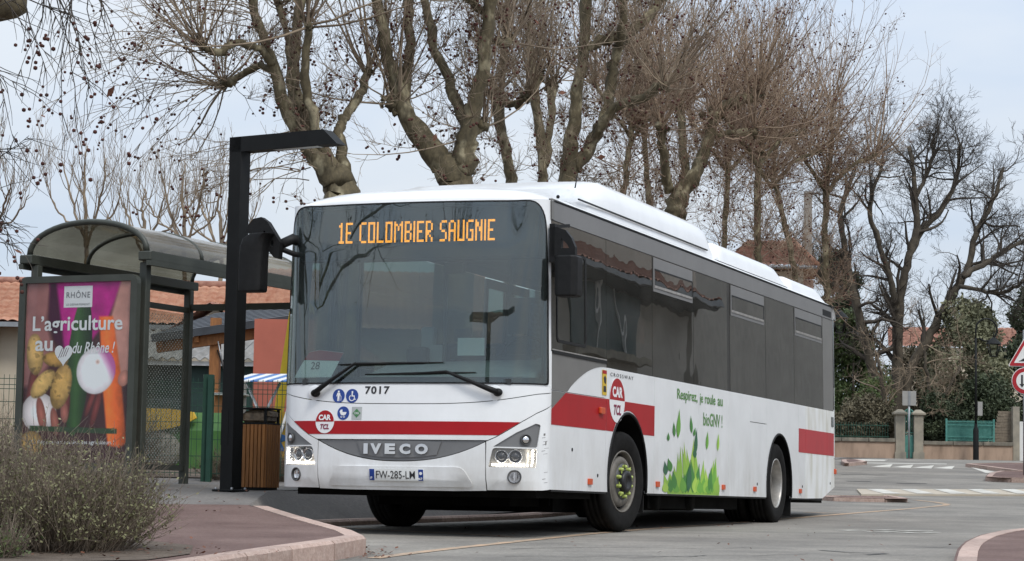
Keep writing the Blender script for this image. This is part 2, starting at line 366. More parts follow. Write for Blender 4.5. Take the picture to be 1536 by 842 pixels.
mk('lamp_dark', (0.10, 0.10, 0.105), rough=0.05, metal=0.6, var=0.05)
mk('grille_dark', (0.07, 0.07, 0.07), rough=0.5, var=0.1)
mk('plate_white', (0.78, 0.79, 0.77), rough=0.4, var=0.02)
mk('badge_purple', (0.22, 0.01, 0.05), rough=0.4, var=0.05)
mk('scratch_dark', (0.22, 0.21, 0.20), rough=0.8, var=0.4, scale=30)
mk('interior_black', (0.01, 0.01, 0.011), rough=0.45, var=0.1)
mk('vent_grey', (0.12, 0.12, 0.12), rough=0.6, var=0.1)
mk('decal_grey', (0.18, 0.18, 0.19), rough=0.5, var=0.05)
mk('poster_dark', (0.12, 0.05, 0.06), rough=0.5, var=0.05)
mk('sign_back', (0.34, 0.33, 0.31), rough=0.5, metal=0.3, var=0.08)
mk('sign_red', (0.38, 0.012, 0.02), rough=0.4, var=0.05)
mk('beige_render', (0.46, 0.43, 0.38), rough=0.9, var=0.08, scale=2)
mk('window_teal', (0.02, 0.055, 0.055), rough=0.3, var=0.3, scale=2)
# ================================================================== BUS
PSI = R(20.236)
BUS = empty('city_bus', (-0.9742, 20.778, 0.0), -PSI, 'white and red single-deck city bus standing at the stop', 'bus')
_ctl = [(0, 0), (.3, .008), (.6, .03), (.87, .07), (1.03, .115), (1.147, .185), (1.22, .27), (1.262, .34), (1.275, .41)]
def _plan():
    pts = []; c = [(-.3, .008)] + _ctl + [(1.276, .5)]
    for i in range(1, len(c) - 2):
        p0, p1, p2, p3 = [np.array(c[j]) for j in (i - 1, i, i + 1, i + 2)]
        for t in np.linspace(0, 1, 24, endpoint=False):
            pts.append(.5 * ((2 * p1) + (p2 - p0) * t + (2 * p0 - 5 * p1 + 4 * p2 - p3) * t * t + (3 * p1 - p0 - 3 * p2 + p3) * t ** 3))
    pts.append(np.array(c[-2])); P = np.array(pts); s = np.r_[0, np.cumsum(np.hypot(*np.diff(P, axis=0).T))]; return s, P
_ps, _pp = _plan(); SMAX = float(_ps[-1])
def s_of(v): return math.copysign(float(np.interp(abs(v), _pp[:, 0], _ps)), v)
def tumble(z): return 0.0 if z < 1.4 else 0.03 * (z - 1.4) / 1.6
_lz = [.30, .40, .48, .60, .85, 1.0, 1.31, 2.0, 2.6, 2.97, 3.05]; _lu = [.09, .05, .015, 0, 0, .006, .03, .085, .15, .215, .27]
def g_front(s, z, off=0.0):
    a = min(abs(s), SMAX); v = float(np.interp(a, _ps, _pp[:, 0])); u = float(np.interp(a, _ps, _pp[:, 1]))
    t = max(0.0, min(1.0, (a / SMAX - .62) / .38)); w = 1 - t * t * (3 - 2 * t)
    u += float(np.interp(z, _lz, _lu)) * w
    if abs(s) > SMAX: u += abs(s) - SMAX
    v = v - tumble(z) * (v / 1.275)
    # outward direction in plan for offsets
    k = min(a + .01, SMAX); dv = float(np.interp(k, _ps, _pp[:, 0]) - np.interp(k - .02, _ps, _pp[:, 0])); du = float(np.interp(k, _ps, _pp[:, 1]) - np.interp(k - .02, _ps, _pp[:, 1]))
    l = math.hypot(dv, du) or 1; sg = 1 if s >= 0 else -1
    return (sg * (v + off * du / l), u - off * dv / l, z)
def g_left(u, z, off=0.0): return (1.275 - tumble(z) + off, u, z)
def g_right(a, z, off=0.0): return (-(1.275 - tumble(z)) - off, -a, z)
def fv(v, z): return (s_of(v), z)

# --- front: windscreen, surround, cowl, mask, grille, bumper, corner panels
E_ = SMAX - 0.055
ws = smooth_poly([(-E_, 1.325), (E_, 1.325), (E_ - .005, 2.3), (E_ - .045, 2.965), (-E_ + .045, 2.965), (-E_ + .005, 2.3)], [.03, .03, 0, .26, .26, 0], 8)
WS = patch('windscreen', ws, g_front, 'windscreen', BUS, off=0.0, thick=0.004, da=.06, dz=.12)
tag(WS, 'large curved windscreen reflecting bare twigs')
frit_in = smooth_poly([(-E_ + .05, 1.385), (E_ - .05, 1.385), (E_ - .055, 2.3), (E_ - .1, 2.925), (-E_ + .1, 2.925), (-E_ + .055, 2.3)], [.06, .06, 0, .22, .22, 0], 8)
patch('windscreen_border', ws, g_front, 'black_gloss', BUS, off=-.008, thick=0.004, da=.06, dz=.2, holes=[list(reversed(frit_in))])
pill = smooth_poly([(-SMAX, 1.315), (SMAX, 1.315), (SMAX, 2.97), (-SMAX, 2.97)], 0)
patch('windscreen_frame', pill, g_front, 'bus_white', BUS, off=-.004, thick=0.02, da=.06, dz=.2, holes=[list(reversed(ws))])
seal_in = smooth_poly([(-E_ + .012, 1.337), (E_ - .012, 1.337), (E_ - .017, 2.3), (E_ - .057, 2.953), (-E_ + .057, 2.953), (-E_ + .017, 2.3)], [.03, .03, 0, .25, .25, 0], 8)
patch('windscreen_seal', ws, g_front, 'black_plastic', BUS, off=.003, thick=0.006, da=.06, dz=.2, holes=[list(reversed(seal_in))])

def crease(v): return 1.146 + .115 * (abs(v) / 1.275) ** 3.2
def diag(v):   return float(np.interp(abs(v), [.80, .9, 1.0, 1.1, 1.2, 1.275], [.822, .868, .93, 1.0, 1.075, 1.15]))
vsamp = [x / 20 * 1.27 for x in range(-20, 21)]
cowl = [(s_of(v), crease(v) + .004) for v in vsamp]; cowl[0] = (-SMAX, cowl[0][1]); cowl[-1] = (SMAX, cowl[-1][1])
cowl = cowl + [(SMAX, 1.313), (-SMAX, 1.313)]
patch('cowl_panel', cowl, g_front, 'bus_white', BUS, da=.06)
mask_low = [(-SMAX, 1.15)] + [fv(v, diag(v) + .004) for v in (-1.2, -1.1, -1.0, -.9, -.815)] + [fv(v, .832) for v in (-.6, -.3, 0, .3, .6)] + [fv(v, diag(v) + .004) for v in (.815, .9, 1.0, 1.1, 1.2)] + [(SMAX, 1.154)]
mask = mask_low + [(SMAX, crease(1.27) - .003)] + [(s_of(v), crease(v) - .003) for v in reversed(vsamp[1:-1])] + [(-SMAX, crease(1.27) - .003)]
patch('front_panel', mask, g_front, 'bus_white', BUS, da=.06)
stripe = [fv(-.905, .876), fv(-.4, .876), fv(0, .876), fv(.4, .876), fv(.905, .876), fv(1.0, .935), fv(1.085, .993), fv(.5, .993), fv(0, .993), fv(-.5, .993), fv(-1.085, .993), fv(-1.0, .935)]
patch('red_stripe', stripe, g_front, 'bus_red', BUS, off=.003, thick=.003, da=.06)
def arc(v): return .642 + (.822 - .642) * (abs(v) / .80) ** 2.3
gv = [x / 14 * .80 for x in range(-14, 15)]
grille = [fv(v, arc(v) + .004) for v in gv] + [fv(v, .826) for v in (.6, .3, 0, -.3, -.6)]
G = patch('grille', grille, g_front, 'grille_grey', BUS, off=-.012, da=.08)
tag(G, 'grey smile-shaped grille band carrying chrome letters')
gr2 = [fv(v, arc(v) + .03) for v in (-.36, -.2, 0, .2, .36)] + [fv(.40, .812), fv(.2, .818), fv(0, .818), fv(-.2, .818), fv(-.40, .812)]
patch('badge_plinth', gr2, g_front, 'grille_grey', G, off=.0, thick=.014, da=.08)
for ch, a0, a1 in (('I', -.328, -.287), ('V', -.262, -.155), ('E', -.122, -.022), ('C', .018, .122), ('O', .165, .285)):
    text_obj('badge_letter', ch, lambda a, z, o: g_front(s_of(a), z, o + .002), (a0, .703, a1, .795), 'chrome', G, offset=0.06, thick=.016)
bump = [fv(-.795, .395)] + [fv(v, .388) for v in (-.5, -.2, 0, .2, .5)] + [fv(.795, .395), fv(.80, .62), fv(.795, .815)] + [fv(v, arc(v) - .004) for v in reversed(gv[1:-1])] + [fv(-.795, .815), fv(-.80, .62)]
BP = patch('bumper', bump, g_front, 'bus_white', BUS, da=.06, dz=.1)
ridge = smooth_poly([fv(-.70, .42), fv(.70, .42), fv(.60, .595), fv(-.60, .595)], .06, 4)
patch('bumper_relief', ridge, g_front, 'bus_white', BP, off=.012, thick=.012, da=.06)
for sg in (-1, 1):
    f = (lambda a, z, o=0.0, sg=sg: g_front(sg * a, z, o)) if sg == 1 else None
    pan = [fv(.805, .40), (SMAX - .12, .405), (SMAX, .415), (SMAX, 1.142)] + [fv(v, diag(v) - .004) for v in (1.2, 1.1, 1.0, .9, .805)]
    lamp = smooth_poly([fv(.825, .600), fv(1.203, .600), fv(1.207, .762), fv(.862, .768)], [.012, .02, .015, .03])
    pod = smooth_poly([fv(.865, .778), fv(1.207, .775), fv(1.228, .975), fv(1.195, .985), fv(1.06, .905)], [0, .015, .02, .01, 0])
    fog = circle(s_of(1.045), .518, .058, n=20)
    def mir(poly): return poly if sg == 1 else [(-p[0], p[1]) for p in reversed(poly)]
    cp = patch('corner_panel', mir(pan), g_front, 'bus_white', BUS, da=.05, dz=.1, holes=[list(reversed(mir(lamp))), list(reversed(mir(pod))), list(reversed(mir(fog)))])
    if sg == 1: tag(cp, 'scuffed white corner panel with scratches')
    HL = patch('headlight', mir(lamp), g_front, 'rim_silver', BUS, off=-.07, thick=.01, da=.06)
    tag(HL, 'lit headlight with a row of white diodes')
    rim = [(p[0], p[1]) for p in lamp]; n = len(rim)
    mb = MB(); vs = [g_front(sg * p[0], p[1], -.07) for p in rim] + [g_front(sg * p[0], p[1], -.004) for p in rim]
    mb.add(vs, [(i, (i + 1) % n, n + (i + 1) % n, n + i) for i in range(n)]); mb.build('lamp_bowl', 'chrome', HL)
    for (v, rr) in ((.935, .05), (1.055, .052)):
        c = Vector(g_front(sg * s_of(v), .695, -.045)); nrm = (Vector(g_front(sg * s_of(v), .695, .1)) - Vector(g_front(sg * s_of(v), .695, 0))).normalized()
        M = Matrix.Translation(c) @ nrm.to_track_quat('Z', 'Y').to_matrix().to_4x4()
        MB().lathe([(rr * 1.18, -.02), (rr * 1.2, .012), (rr * 1.05, .018), (rr * .95, 0), (rr * .55, -.01)], 24, M).build('reflector_ring', 'chrome', HL)
        MB().lathe([(rr * .9, -.006), (rr * .75, .012), (rr * .5, .022), (rr * .25, .027), (0.0005, .028)], 20, M).build('projector_lens', 'lamp_dark', HL)
    for k in range(12):
        v = .86 + k * .029; c = Vector(g_front(sg * s_of(v), .622, -.02)); MB().sphere(c, .0105, 8, 6).build('diode', 'led_white', HL)
    for k in range(5):
        c = Vector(g_front(sg * s_of(1.188), .65 + k * .024, -.02)); MB().sphere(c, .0105, 8, 6).build('diode', 'led_white', HL)
    patch('lens_cover', mir(lamp), g_front, 'lamp_cover', HL, off=-.003, thick=.002, da=.06)
    PD = patch('indicator_housing', mir(pod), g_front, 'grille_grey', BUS, off=-.014, thick=.01, da=.05)
    c = Vector(g_front(sg * s_of(1.13), .842, -.012)); nrm = (Vector(g_front(sg * s_of(1.13), .842, .1)) - Vector(g_front(sg * s_of(1.13), .842, 0))).normalized()
    M = Matrix.Translation(c) @ nrm.to_track_quat('Z', 'Y').to_matrix().to_4x4()
    MB().lathe([(.05, 0), (.05, .018), (.042, .022), (.040, .008), (.0005, .006)], 22, M).build('lamp_ring', 'grille_dark', PD)
    MB().lathe([(.034, .008), (.03, .02), (.014, .024), (.0005, .025)], 18, M).build('lamp_lens', 'chrome', PD)
    c = Vector(g_front(sg * s_of(1.045), .518, -.03)); nrm = (Vector(g_front(sg * s_of(1.045), .518, .1)) - Vector(g_front(sg * s_of(1.045), .518, 0))).normalized()
    M = Matrix.Translation(c) @ nrm.to_track_quat('Z', 'Y').to_matrix().to_4x4()
    FG = MB().lathe([(.062, -.02), (.062, .034), (.054, .038), (.05, .02)], 24, M).build('fog_lamp', 'grille_dark', BUS)
    MB().lathe([(.05, .012), (.035, -.01), (.0005, -.02)], 20, M).build('reflector', 'chrome', FG)
    MB().lathe([(.052, .022), (.03, .032), (.0005, .034)], 20, M).build('lens', 'lamp_cover', FG)
    MB().box((0, 0, .01), (.012, .07, .02), M).build('bulb_shield', 'chrome', FG)
# scratches on the bus's left corner panel
for (v, z, l, h) in [(1.235, .86, .04, .004), (1.245, .83, .05, .003), (1.24, .80, .03, .004), (1.25, .77, .06, .003), (1.235, .745, .04, .004), (1.245, .72, .05, .003), (1.25, .56, .05, .003), (1.24, .50, .04, .004), (1.25, .47, .05, .003), (1.245, .88, .02, .02), (1.255, .80, .015, .03)]:
    s0 = s_of(v); patch('scratch', [(s0, z), (s0 + l, z + .006), (s0 + l, z + .006 + h), (s0, z + h)], g_front, 'scratch_dark', cp, off=.0015, thick=.001)

# number plate, fleet number and stickers
NP = patch('number_plate', smooth_poly([fv(-.265, .468), fv(.25, .468), fv(.25, .572), fv(-.265, .572)], .008), g_front, 'plate_white', BUS, off=.03, thick=.012, da=.1)
tag(NP, 'white number plate reading FW-285-LM')
for a0, a1 in ((-.262, -.215), (.203, .247)):
    patch('plate_band', [fv(a0, .471), fv(a1, .471), fv(a1, .569), fv(a0, .569)], g_front, 'decal_blue', NP, off=.032, thick=.002)
text_obj('plate_characters', 'FW-285-LM', lambda a, z, o: g_front(s_of(a), z, .0335), (-.198, .487, .172, .555), 'decal_black', NP, offset=.003)
text_obj('plate_country', 'F', lambda a, z, o: g_front(s_of(a), z, .0335), (-.25, .480, -.232, .502), 'decal_white', NP, offset=.01)
text_obj('plate_department', '69', lambda a, z, o: g_front(s_of(a), z, .0335), (.211, .477, .239, .50), 'decal_white', NP, offset=.01)
patch('plate_emblem', circle(s_of(.225), .535, .014, n=12), g_front, 'decal_white', NP, off=.0335, thick=.001)
text_obj('fleet_number', '7017', lambda a, z, o: g_front(s_of(a), z, .003), (-.345, 1.232, -.105, 1.302), 'decal_black', BUS, offset=.03, space=1.15)
def disc(name, v, z, r, mat, off=.003, parent=BUS, a0=0, a1=360): return patch(name, circle(s_of(v), z, r, n=28, a0=a0, a1=a1), g_front, mat, parent, off=off, thick=.002)
def gp(poly, v, z, k, name, mat, parent, off=.0055): return patch(name, [(s_of(v) + p[0] * k, z + p[1] * k) for p in poly], g_front, mat, parent, off=off, thick=.001)
d1 = disc('priority_sticker', -.608, 1.216, .062, 'decal_blue'); tag(d1, 'round blue sticker with a person using a cane')
gp(circle(0, .62, .15, n=12), -.608, 1.216, .062, 'pictogram', 'decal_white', d1)
gp([(-.22, .45), (.22, .45), (.34, -.05), (.24, -.08), (.16, .2), (.17, -.75), (.04, -.75), (0, -.2), (-.04, -.75), (-.17, -.75), (-.16, .2), (-.26, -.1), (-.36, -.05)], -.608, 1.216, .062, 'pictogram', 'decal_white', d1)
gp([(.38, -.0), (.46, .0), (.46, -.72), (.40, -.72)], -.608, 1.216, .062, 'pictogram', 'decal_white', d1)
d2 = disc('wheelchair_sticker', -.472, 1.216, .062, 'decal_blue'); tag(d2, 'round blue sticker with a wheelchair symbol')
gp(circle(.05, .55, .14, n=12), -.472, 1.216, .062, 'pictogram', 'decal_white', d2)
gp([(-.06, .42), (.12, .42), (.12, .05), (.42, .05), (.5, -.45), (.62, -.42), (.62, -.55), (.4, -.58), (.32, -.1), (-.06, -.1)], -.472, 1.216, .062, 'pictogram', 'decal_white', d2)
gp(circle(0, -.3, .46, n=20, a0=120, a1=350) + list(reversed(circle(0, -.3, .34, n=20, a0=120, a1=350))), -.472, 1.216, .062, 'pictogram', 'decal_white', d2)
d3 = disc('pushchair_sticker', -.552, 1.062, .06, 'decal_blue'); tag(d3, 'round blue sticker with a pushchair symbol')
gp([(-.6, .2), (-.45, .5), (-.15, .55), (-.1, .15), (.6, .15), (.45, -.2), (.1, -.35), (-.35, -.25)], -.552, 1.062, .06, 'pictogram', 'decal_white', d3)
for dx in (-.25, .2): gp(circle(dx, -.55, .15, n=12) + list(reversed(circle(dx, -.55, .09, n=12))), -.552, 1.062, .06, 'pictogram', 'decal_white', d3)
d4 = patch('gas_sticker', [fv(-.466, 1.005), fv(-.366, 1.005), fv(-.366, 1.118), fv(-.466, 1.118)], g_front, 'decal_silver', BUS, off=.003, thick=.002); tag(d4, 'square silver sticker with a green diamond')
gp([(-1, 0), (0, -1), (1, 0), (0, 1)], -.416, 1.062, .04, 'diamond', 'decal_green', d4)
text_obj('sticker_text', 'CNG', lambda a, z, o: g_front(s_of(a), z, .0072), (-.44, 1.052, -.392, 1.072), 'decal_white', d4, offset=.01)
def car_badge(parent, fn, a, z, ra, rz, off):
    w = patch('car_badge', circle(a, z, ra, rz, n=32), fn, 'decal_white', parent, off=off, thick=.002); tag(w, 'red and white oval badge')
    patch('badge_cap', circle(a, z, ra * .97, rz * .97, n=20, a0=0, a1=180), fn, 'bus_red', w, off=off + .0015, thick=.001)
    text_obj('badge_text', 'CAR', lambda x, y, o: fn(x, y, off + .003), (a - ra * .66, z + rz * .12, a + ra * .66, z + rz * .60), 'decal_white', w, offset=.045)
    text_obj('badge_text', 'TCL', lambda x, y, o: fn(x, y, off + .003), (a - ra * .46, z - rz * .66, a + ra * .5, z - rz * .2), 'badge_purple', w, offset=.035, shear=.25)
    return w
car_badge(BUS, g_front, s_of(-.735), .986, .098, .104, .007)

# wipers
def wiper(piv, elbow, tip0, tip1, lift):
    def P(v, z, o): return Vector(g_front(s_of(v), z, o))
    hub = MB(); c = P(*piv, .03); hub.sphere(c, .045, 12, 8, sc=(1, .8, .8))
    W = hub.build('wiper', 'black_plastic', BUS)
    a = MB(); a.tube([P(*piv, .05), P(piv[0] * .8 + elbow[0] * .2, piv[1] * .8 + elbow[1] * .2, .06), P(piv[0] * .5 + elbow[0] * .5, piv[1] * .5 + elbow[1] * .5, .055), P(*elbow, .045), P(tip0[0] * .5 + tip1[0] * .5, tip0[1] * .5 + tip1[1] * .5, .035)], [.028, .024, .017, .013, .008], 8); a.build('arm', 'black_plastic', W)
    b = MB(); pts = [P(tip0[0] + (tip1[0] - tip0[0]) * t, tip0[1] + (tip1[1] - tip0[1]) * t, .018) for t in np.linspace(0, 1, 9)]; b.tube(pts, [.006, .008, .01, .012, .014, .012, .01, .008, .006], 6); b.build('blade', 'black_plastic', W)
wiper((-.835, 1.24), (-.445, 1.50), (-.62, 1.495), (.393, 1.51), 0)
wiper((.893, 1.25), (.433, 1.428), (-.345, 1.405), (.69, 1.422), 0)
for sg in (-1, 1):
    c = g_front(sg * s_of(.86), 1.245, 0); MB().lathe([(.07, 0), (.06, .006), (.0005, .008)], 20, Matrix.Translation(c) @ Vector((0, -1, 0)).to_track_quat('Z', 'Y').to_matrix().to_4x4()).build('wiper_recess', 'bus_white', BUS)

# --- destination display behind the windscreen top
DB = MB(); DB.box((0.0, .42, 2.69), (2.34, .22, .46)); DSP = DB.build('destination_display', 'interior_black', BUS); tag(DSP, 'dark display box with amber dot letters behind the windscreen top')
FONT = {'1': ['.#.', '##.', '.#.', '.#.', '.#.', '.#.', '.#.', '.#.', '###'], 'E': ['####', '#...', '#...', '#...', '###.', '#...', '#...', '#...', '####'],
 'C': ['.###', '#...', '#...', '#...', '#...', '#...', '#...', '#...', '.###'], 'O': ['####', '#..#', '#..#', '#..#', '#..#', '#..#', '#..#', '#..#', '####'],
 'L': ['#...', '#...', '#...', '#...', '#...', '#...', '#...', '#...', '####'], 'M': ['#...#', '##.##', '#.#.#', '#.#.#', '#...#', '#...#', '#...#', '#...#', '#...#'],
 'B': ['###.', '#..#', '#..#', '#..#', '###.', '#..#', '#..#', '#..#', '###.'], 'I': ['#', '#', '#', '#', '#', '#', '#', '#', '#'],
 'R': ['###.', '#..#', '#..#', '#..#', '###.', '##..', '#.#.', '#..#', '#..#'], 'S': ['.###', '#...', '#...', '#...', '.##.', '...#', '...#', '...#', '###.'],
 'A': ['.##.', '#..#', '#..#', '#..#', '####', '#..#', '#..#', '#..#', '#..#'], 'U': ['#..#', '#..#', '#..#', '#..#', '#..#', '#..#', '#..#', '#..#', '####'],
 'G': ['.###', '#...', '#...', '#...', '#.##', '#..#', '#..#', '#..#', '.###'], 'N': ['#..#', '##.#', '##.#', '#.##', '#.##', '#..#', '#..#', '#..#', '#..#'], ' ': ['..'] * 9}
cols = []
for ch in '1E COLOMBIER SAUGNIE':
    g = FONT[ch]
    for x in range(len(g[0])): cols.append([g[r][x] == '#' for r in range(9)])
    cols.append([False] * 9)
nC = len(cols) - 1; x0, x1, z0, z1 = -.762, .755, 2.612, 2.802; V = []; F = []
for i in range(nC):
    for r in range(9):
        if not cols[i][r]: continue
        for a in range(2):
            for b_ in range(2):
                cx = x0 + (x1 - x0) * (i + (a + .5) / 2) / nC; cz = z1 - (z1 - z0) * (r + (b_ + .5) / 2) / 9; w = (x1 - x0) / nC * .20; hh = (z1 - z0) / 9 * .20; k = len(V)
                V += [(cx - w, .3075, cz - hh), (cx + w, .3075, cz - hh), (cx + w, .3075, cz + hh), (cx - w, .3075, cz + hh)]; F.append((k, k + 1, k + 2, k + 3))
o = link_mesh('display_letters', np_mesh('led', V, F), 'led_amber', DSP); tag(o, 'amber dot letters reading 1E COLOMBIER SAUGNIE', kind='stuff')

# --- left flank (the one in view)
FL = 'bus_white'
def arch(cu, r, z0=.41, cz=.545, n=22):
    a = math.degrees(math.asin((cz - z0) / r)); return [(cu + r * math.cos(t), cz + r * math.sin(t)) for t in np.linspace(R(180 + a), R(-a), n)]
def panel(name, poly, mat=FL, off=0.0, fn=g_left, parent=BUS, thick=.02, **kw): return patch(name, poly, fn, mat, parent, off=off, thick=thick, dz=kw.get('dz', .4), da=kw.get('da'))
FA, RA, AR = 2.68, 8.83, .635
g = .003; WL = 1.578
panel('side_panel', [(.41, .415), (1.98 - g, .41), (1.98 - g, 1.285), (.41, 1.285)])
panel('side_panel', [(.41, 1.291), (1.98 - g, 1.291), (1.98 - g, 1.628), (.41, 1.628)])
panel('side_panel', [(1.98 + g, .41)] + arch(FA, AR)[0:] + [(3.56 - g, .41), (3.56 - g, WL), (1.98 + g, WL)])
panel('side_panel', [(3.56 + g, .41), (5.19 - g, .41), (5.19 - g, WL), (3.56 + g, WL)])
panel('side_panel', [(5.19 + g, .41), (6.45 - g, .41), (6.45 - g, WL), (5.19 + g, WL)])
panel('side_panel', [(6.45 + g, .41), (7.40 - g, .41), (7.40 - g, WL), (6.45 + g, WL)])
panel('service_hatch', [(7.40 + g, .41), (8.195 - g, .41), (8.195 - g, 1.27), (7.40 + g, 1.27)])
panel('side_panel', [(7.40 + g, 1.278), (8.195 - g, 1.278), (8.195 - g, WL), (7.40 + g, WL)])
panel('side_panel', [(8.195 + g, .5)] + [p for p in arch(RA, AR)] + [(9.83 - g, .41), (9.83 - g, WL), (8.195 + g, WL)])
panel('side_panel', [(9.83 + g, .41), (10.21 - g, .41), (10.21 - g, WL), (9.83 + g, WL)])
rp = panel('engine_hatch', [(10.21 + g, .41), (11.2, .42), (11.44 - g, .47), (11.44 - g, WL), (10.21 + g, WL)], 'bus_white_dirty'); tag(rp, 'white rear hatch stained with brown road dirt')
panel('side_panel', [(11.44 + g, .475), (11.86, .56), (11.86, WL), (11.44 + g, WL)], 'bus_white_dirty')
# stripe, grey wedge, lettering
panel('red_stripe', [(.415, .985), (1.975, .985), (1.975, 1.282), (.80, 1.282), (.415, 1.12)], 'bus_red', off=.003, thick=.002)
w0 = AR + .02
panel('red_stripe', [(1.985, .985), (FA - math.sqrt(w0 ** 2 - (.985 - .545) ** 2), .985)] + [(FA + w0 * math.cos(t), .545 + w0 * math.sin(t)) for t in np.linspace(math.pi - math.asin(.44 / w0), math.asin(.44 / w0), 12)] + [(3.555, .985), (3.555, 1.284), (1.985, 1.284)], 'bus_red', off=.003, thick=.002)
panel('grey_wedge', [(.415, 1.125), (.795, 1.283), (.415, 1.283)], 'bus_grey', off=.0035, thick=.002)
cv = [(.84, 1.295)] + [(.84 + t * 1.13, 1.295 + .285 * math.sin(t * math.pi / 2) ** .85) for t in np.linspace(.08, 1, 12)]
panel('grey_wedge', [(.415, 1.294)] + cv + [(1.975, 1.625), (.415, 1.625)], 'bus_grey', off=.003, thick=.002)
for a, b in ((9.835, 10.205), (10.215, 11.435), (11.445, 11.855)):
    panel('red_stripe', [(a, .985), (b, .985), (b, 1.284), (a, 1.284)], 'bus_red_faded', off=.003, thick=.002)
gl = lambda a, z, o: g_left(a, z, o + .003)
for wd, a, b, z0, z1 in (('Respirez,', 4.37, 5.14, 1.365, 1.505), ('je', 5.23, 5.36, 1.365, 1.495), ('roule', 5.44, 5.87, 1.395, 1.505), ('au', 5.96, 6.17, 1.395, 1.475)):
    text_obj('slogan_word', wd, gl, (a, z0, b, z1), 'text_green', BUS, offset=.014)
text_obj('slogan_word', 'bioGNV !', gl, (5.38, 1.155, 6.16, 1.30), 'text_green', BUS, offset=.014)
text_obj('model_lettering', 'CROSSWAY', gl, (2.10, 1.505, 2.83, 1.54), 'decal_black', BUS, offset=.004, space=1.5)
car_badge(BUS, g_left, 2.305, 1.285, .24, .215, .006)
ys = panel('safety_sticker', [(1.845, 1.315), (1.975, 1.315), (1.975, 1.55), (1.845, 1.55)], 'decal_yellow', off=.006, thick=.002)
panel('sticker_header', [(1.848, 1.515), (1.972, 1.515), (1.972, 1.547), (1.848, 1.547)], 'bus_red', off=.0075, thick=.001, parent=ys)
panel('sticker_print', [(1.87, 1.345), (1.955, 1.345), (1.945, 1.40), (1.875, 1.40)], 'decal_black', off=.0075, thick=.001, parent=ys)
panel('sticker_print', [(1.90, 1.43), (1.945, 1.42), (1.955, 1.475), (1.92, 1.50), (1.875, 1.475)], 'decal_black', off=.0075, thick=.001, parent=ys)
# printed leaves
def leafpoly(x, z, l, w, ang, n=9):
    c, s = math.cos(R(ang)), math.sin(R(ang)); up = [(t * l, w / 2 * max(0.0, math.sin(math.pi * t ** .68)) ** 1.5) for t in np.linspace(0, 1, n)]
    pts = up + [(p[0], -p[1]) for p in reversed(up[1:-1])]; return [(x + (p[0] * c - p[1] * s) * 2.1, z + p[0] * s + p[1] * c) for p in pts]
rl = random.Random(5)
LV = []
for k in range(34):
    x = 3.98 + 2.0 * ((k * .618034) % 1.0); hmax = float(np.interp(x, [3.9, 4.3, 4.55, 4.9, 5.2, 5.5, 5.75, 5.95, 6.05], [.20, .30, .52, .66, .56, .34, .46, .52, .40])); t = rl.random()
    LV.append((x, .425, hmax * (1.0 - .72 * t), .075 + .05 * t, 90 + rl.uniform(-14, 14) - (x - 5) * 7, rl.choice([1, 2, 2, 3, 3, 4]) if t > .3 else rl.choice([2, 3, 3, 4])))
LV.sort(key=lambda q: -q[2])
LV += [(3.98, .60, .15, .075, 100, 0), (4.16, .64, .15, .09, 112, 1), (4.30, .46, .20, .10, 100, 1), (4.05, .95, .09, .045, 92, 1), (4.27, 1.0, .16, .05, 96, 1), (4.40, .99, .31, .07, 86, 2), (4.92, 1.06, .19, .05, 97, 1), (5.00, 1.03, .10, .045, 74, 1), (5.07, .84, .28, .06, 86, 0), (5.06, .80, .12, .07, 100, 0), (5.52, .90, .21, .05, 86, 2), (5.97, .90, .20, .045, 86, 3), (4.80, .43, .36, .09, 84, 0), (5.62, .45, .28, .08, 80, 1)]
LF = panel('leaf_print_group', [(4.05, .413), (6.05, .413), (6.05, .48), (5.6, .52), (5.0, .55), (4.4, .50), (4.05, .44)], 'leaf_print_3', off=.003, thick=.001); tag(LF, 'green leaf print along the lower panels')
for i, (x, z, l, w, a, c) in enumerate(LV):
    lp = [(min(6.06, max(3.85, p[0])), max(.414, p[1])) for p in leafpoly(x, z, l, w, a)]
    panel('printed_leaf', lp, 'leaf_print_%d' % c, off=.0032 + .00008 * i, thick=.0001, parent=LF, dz=None)
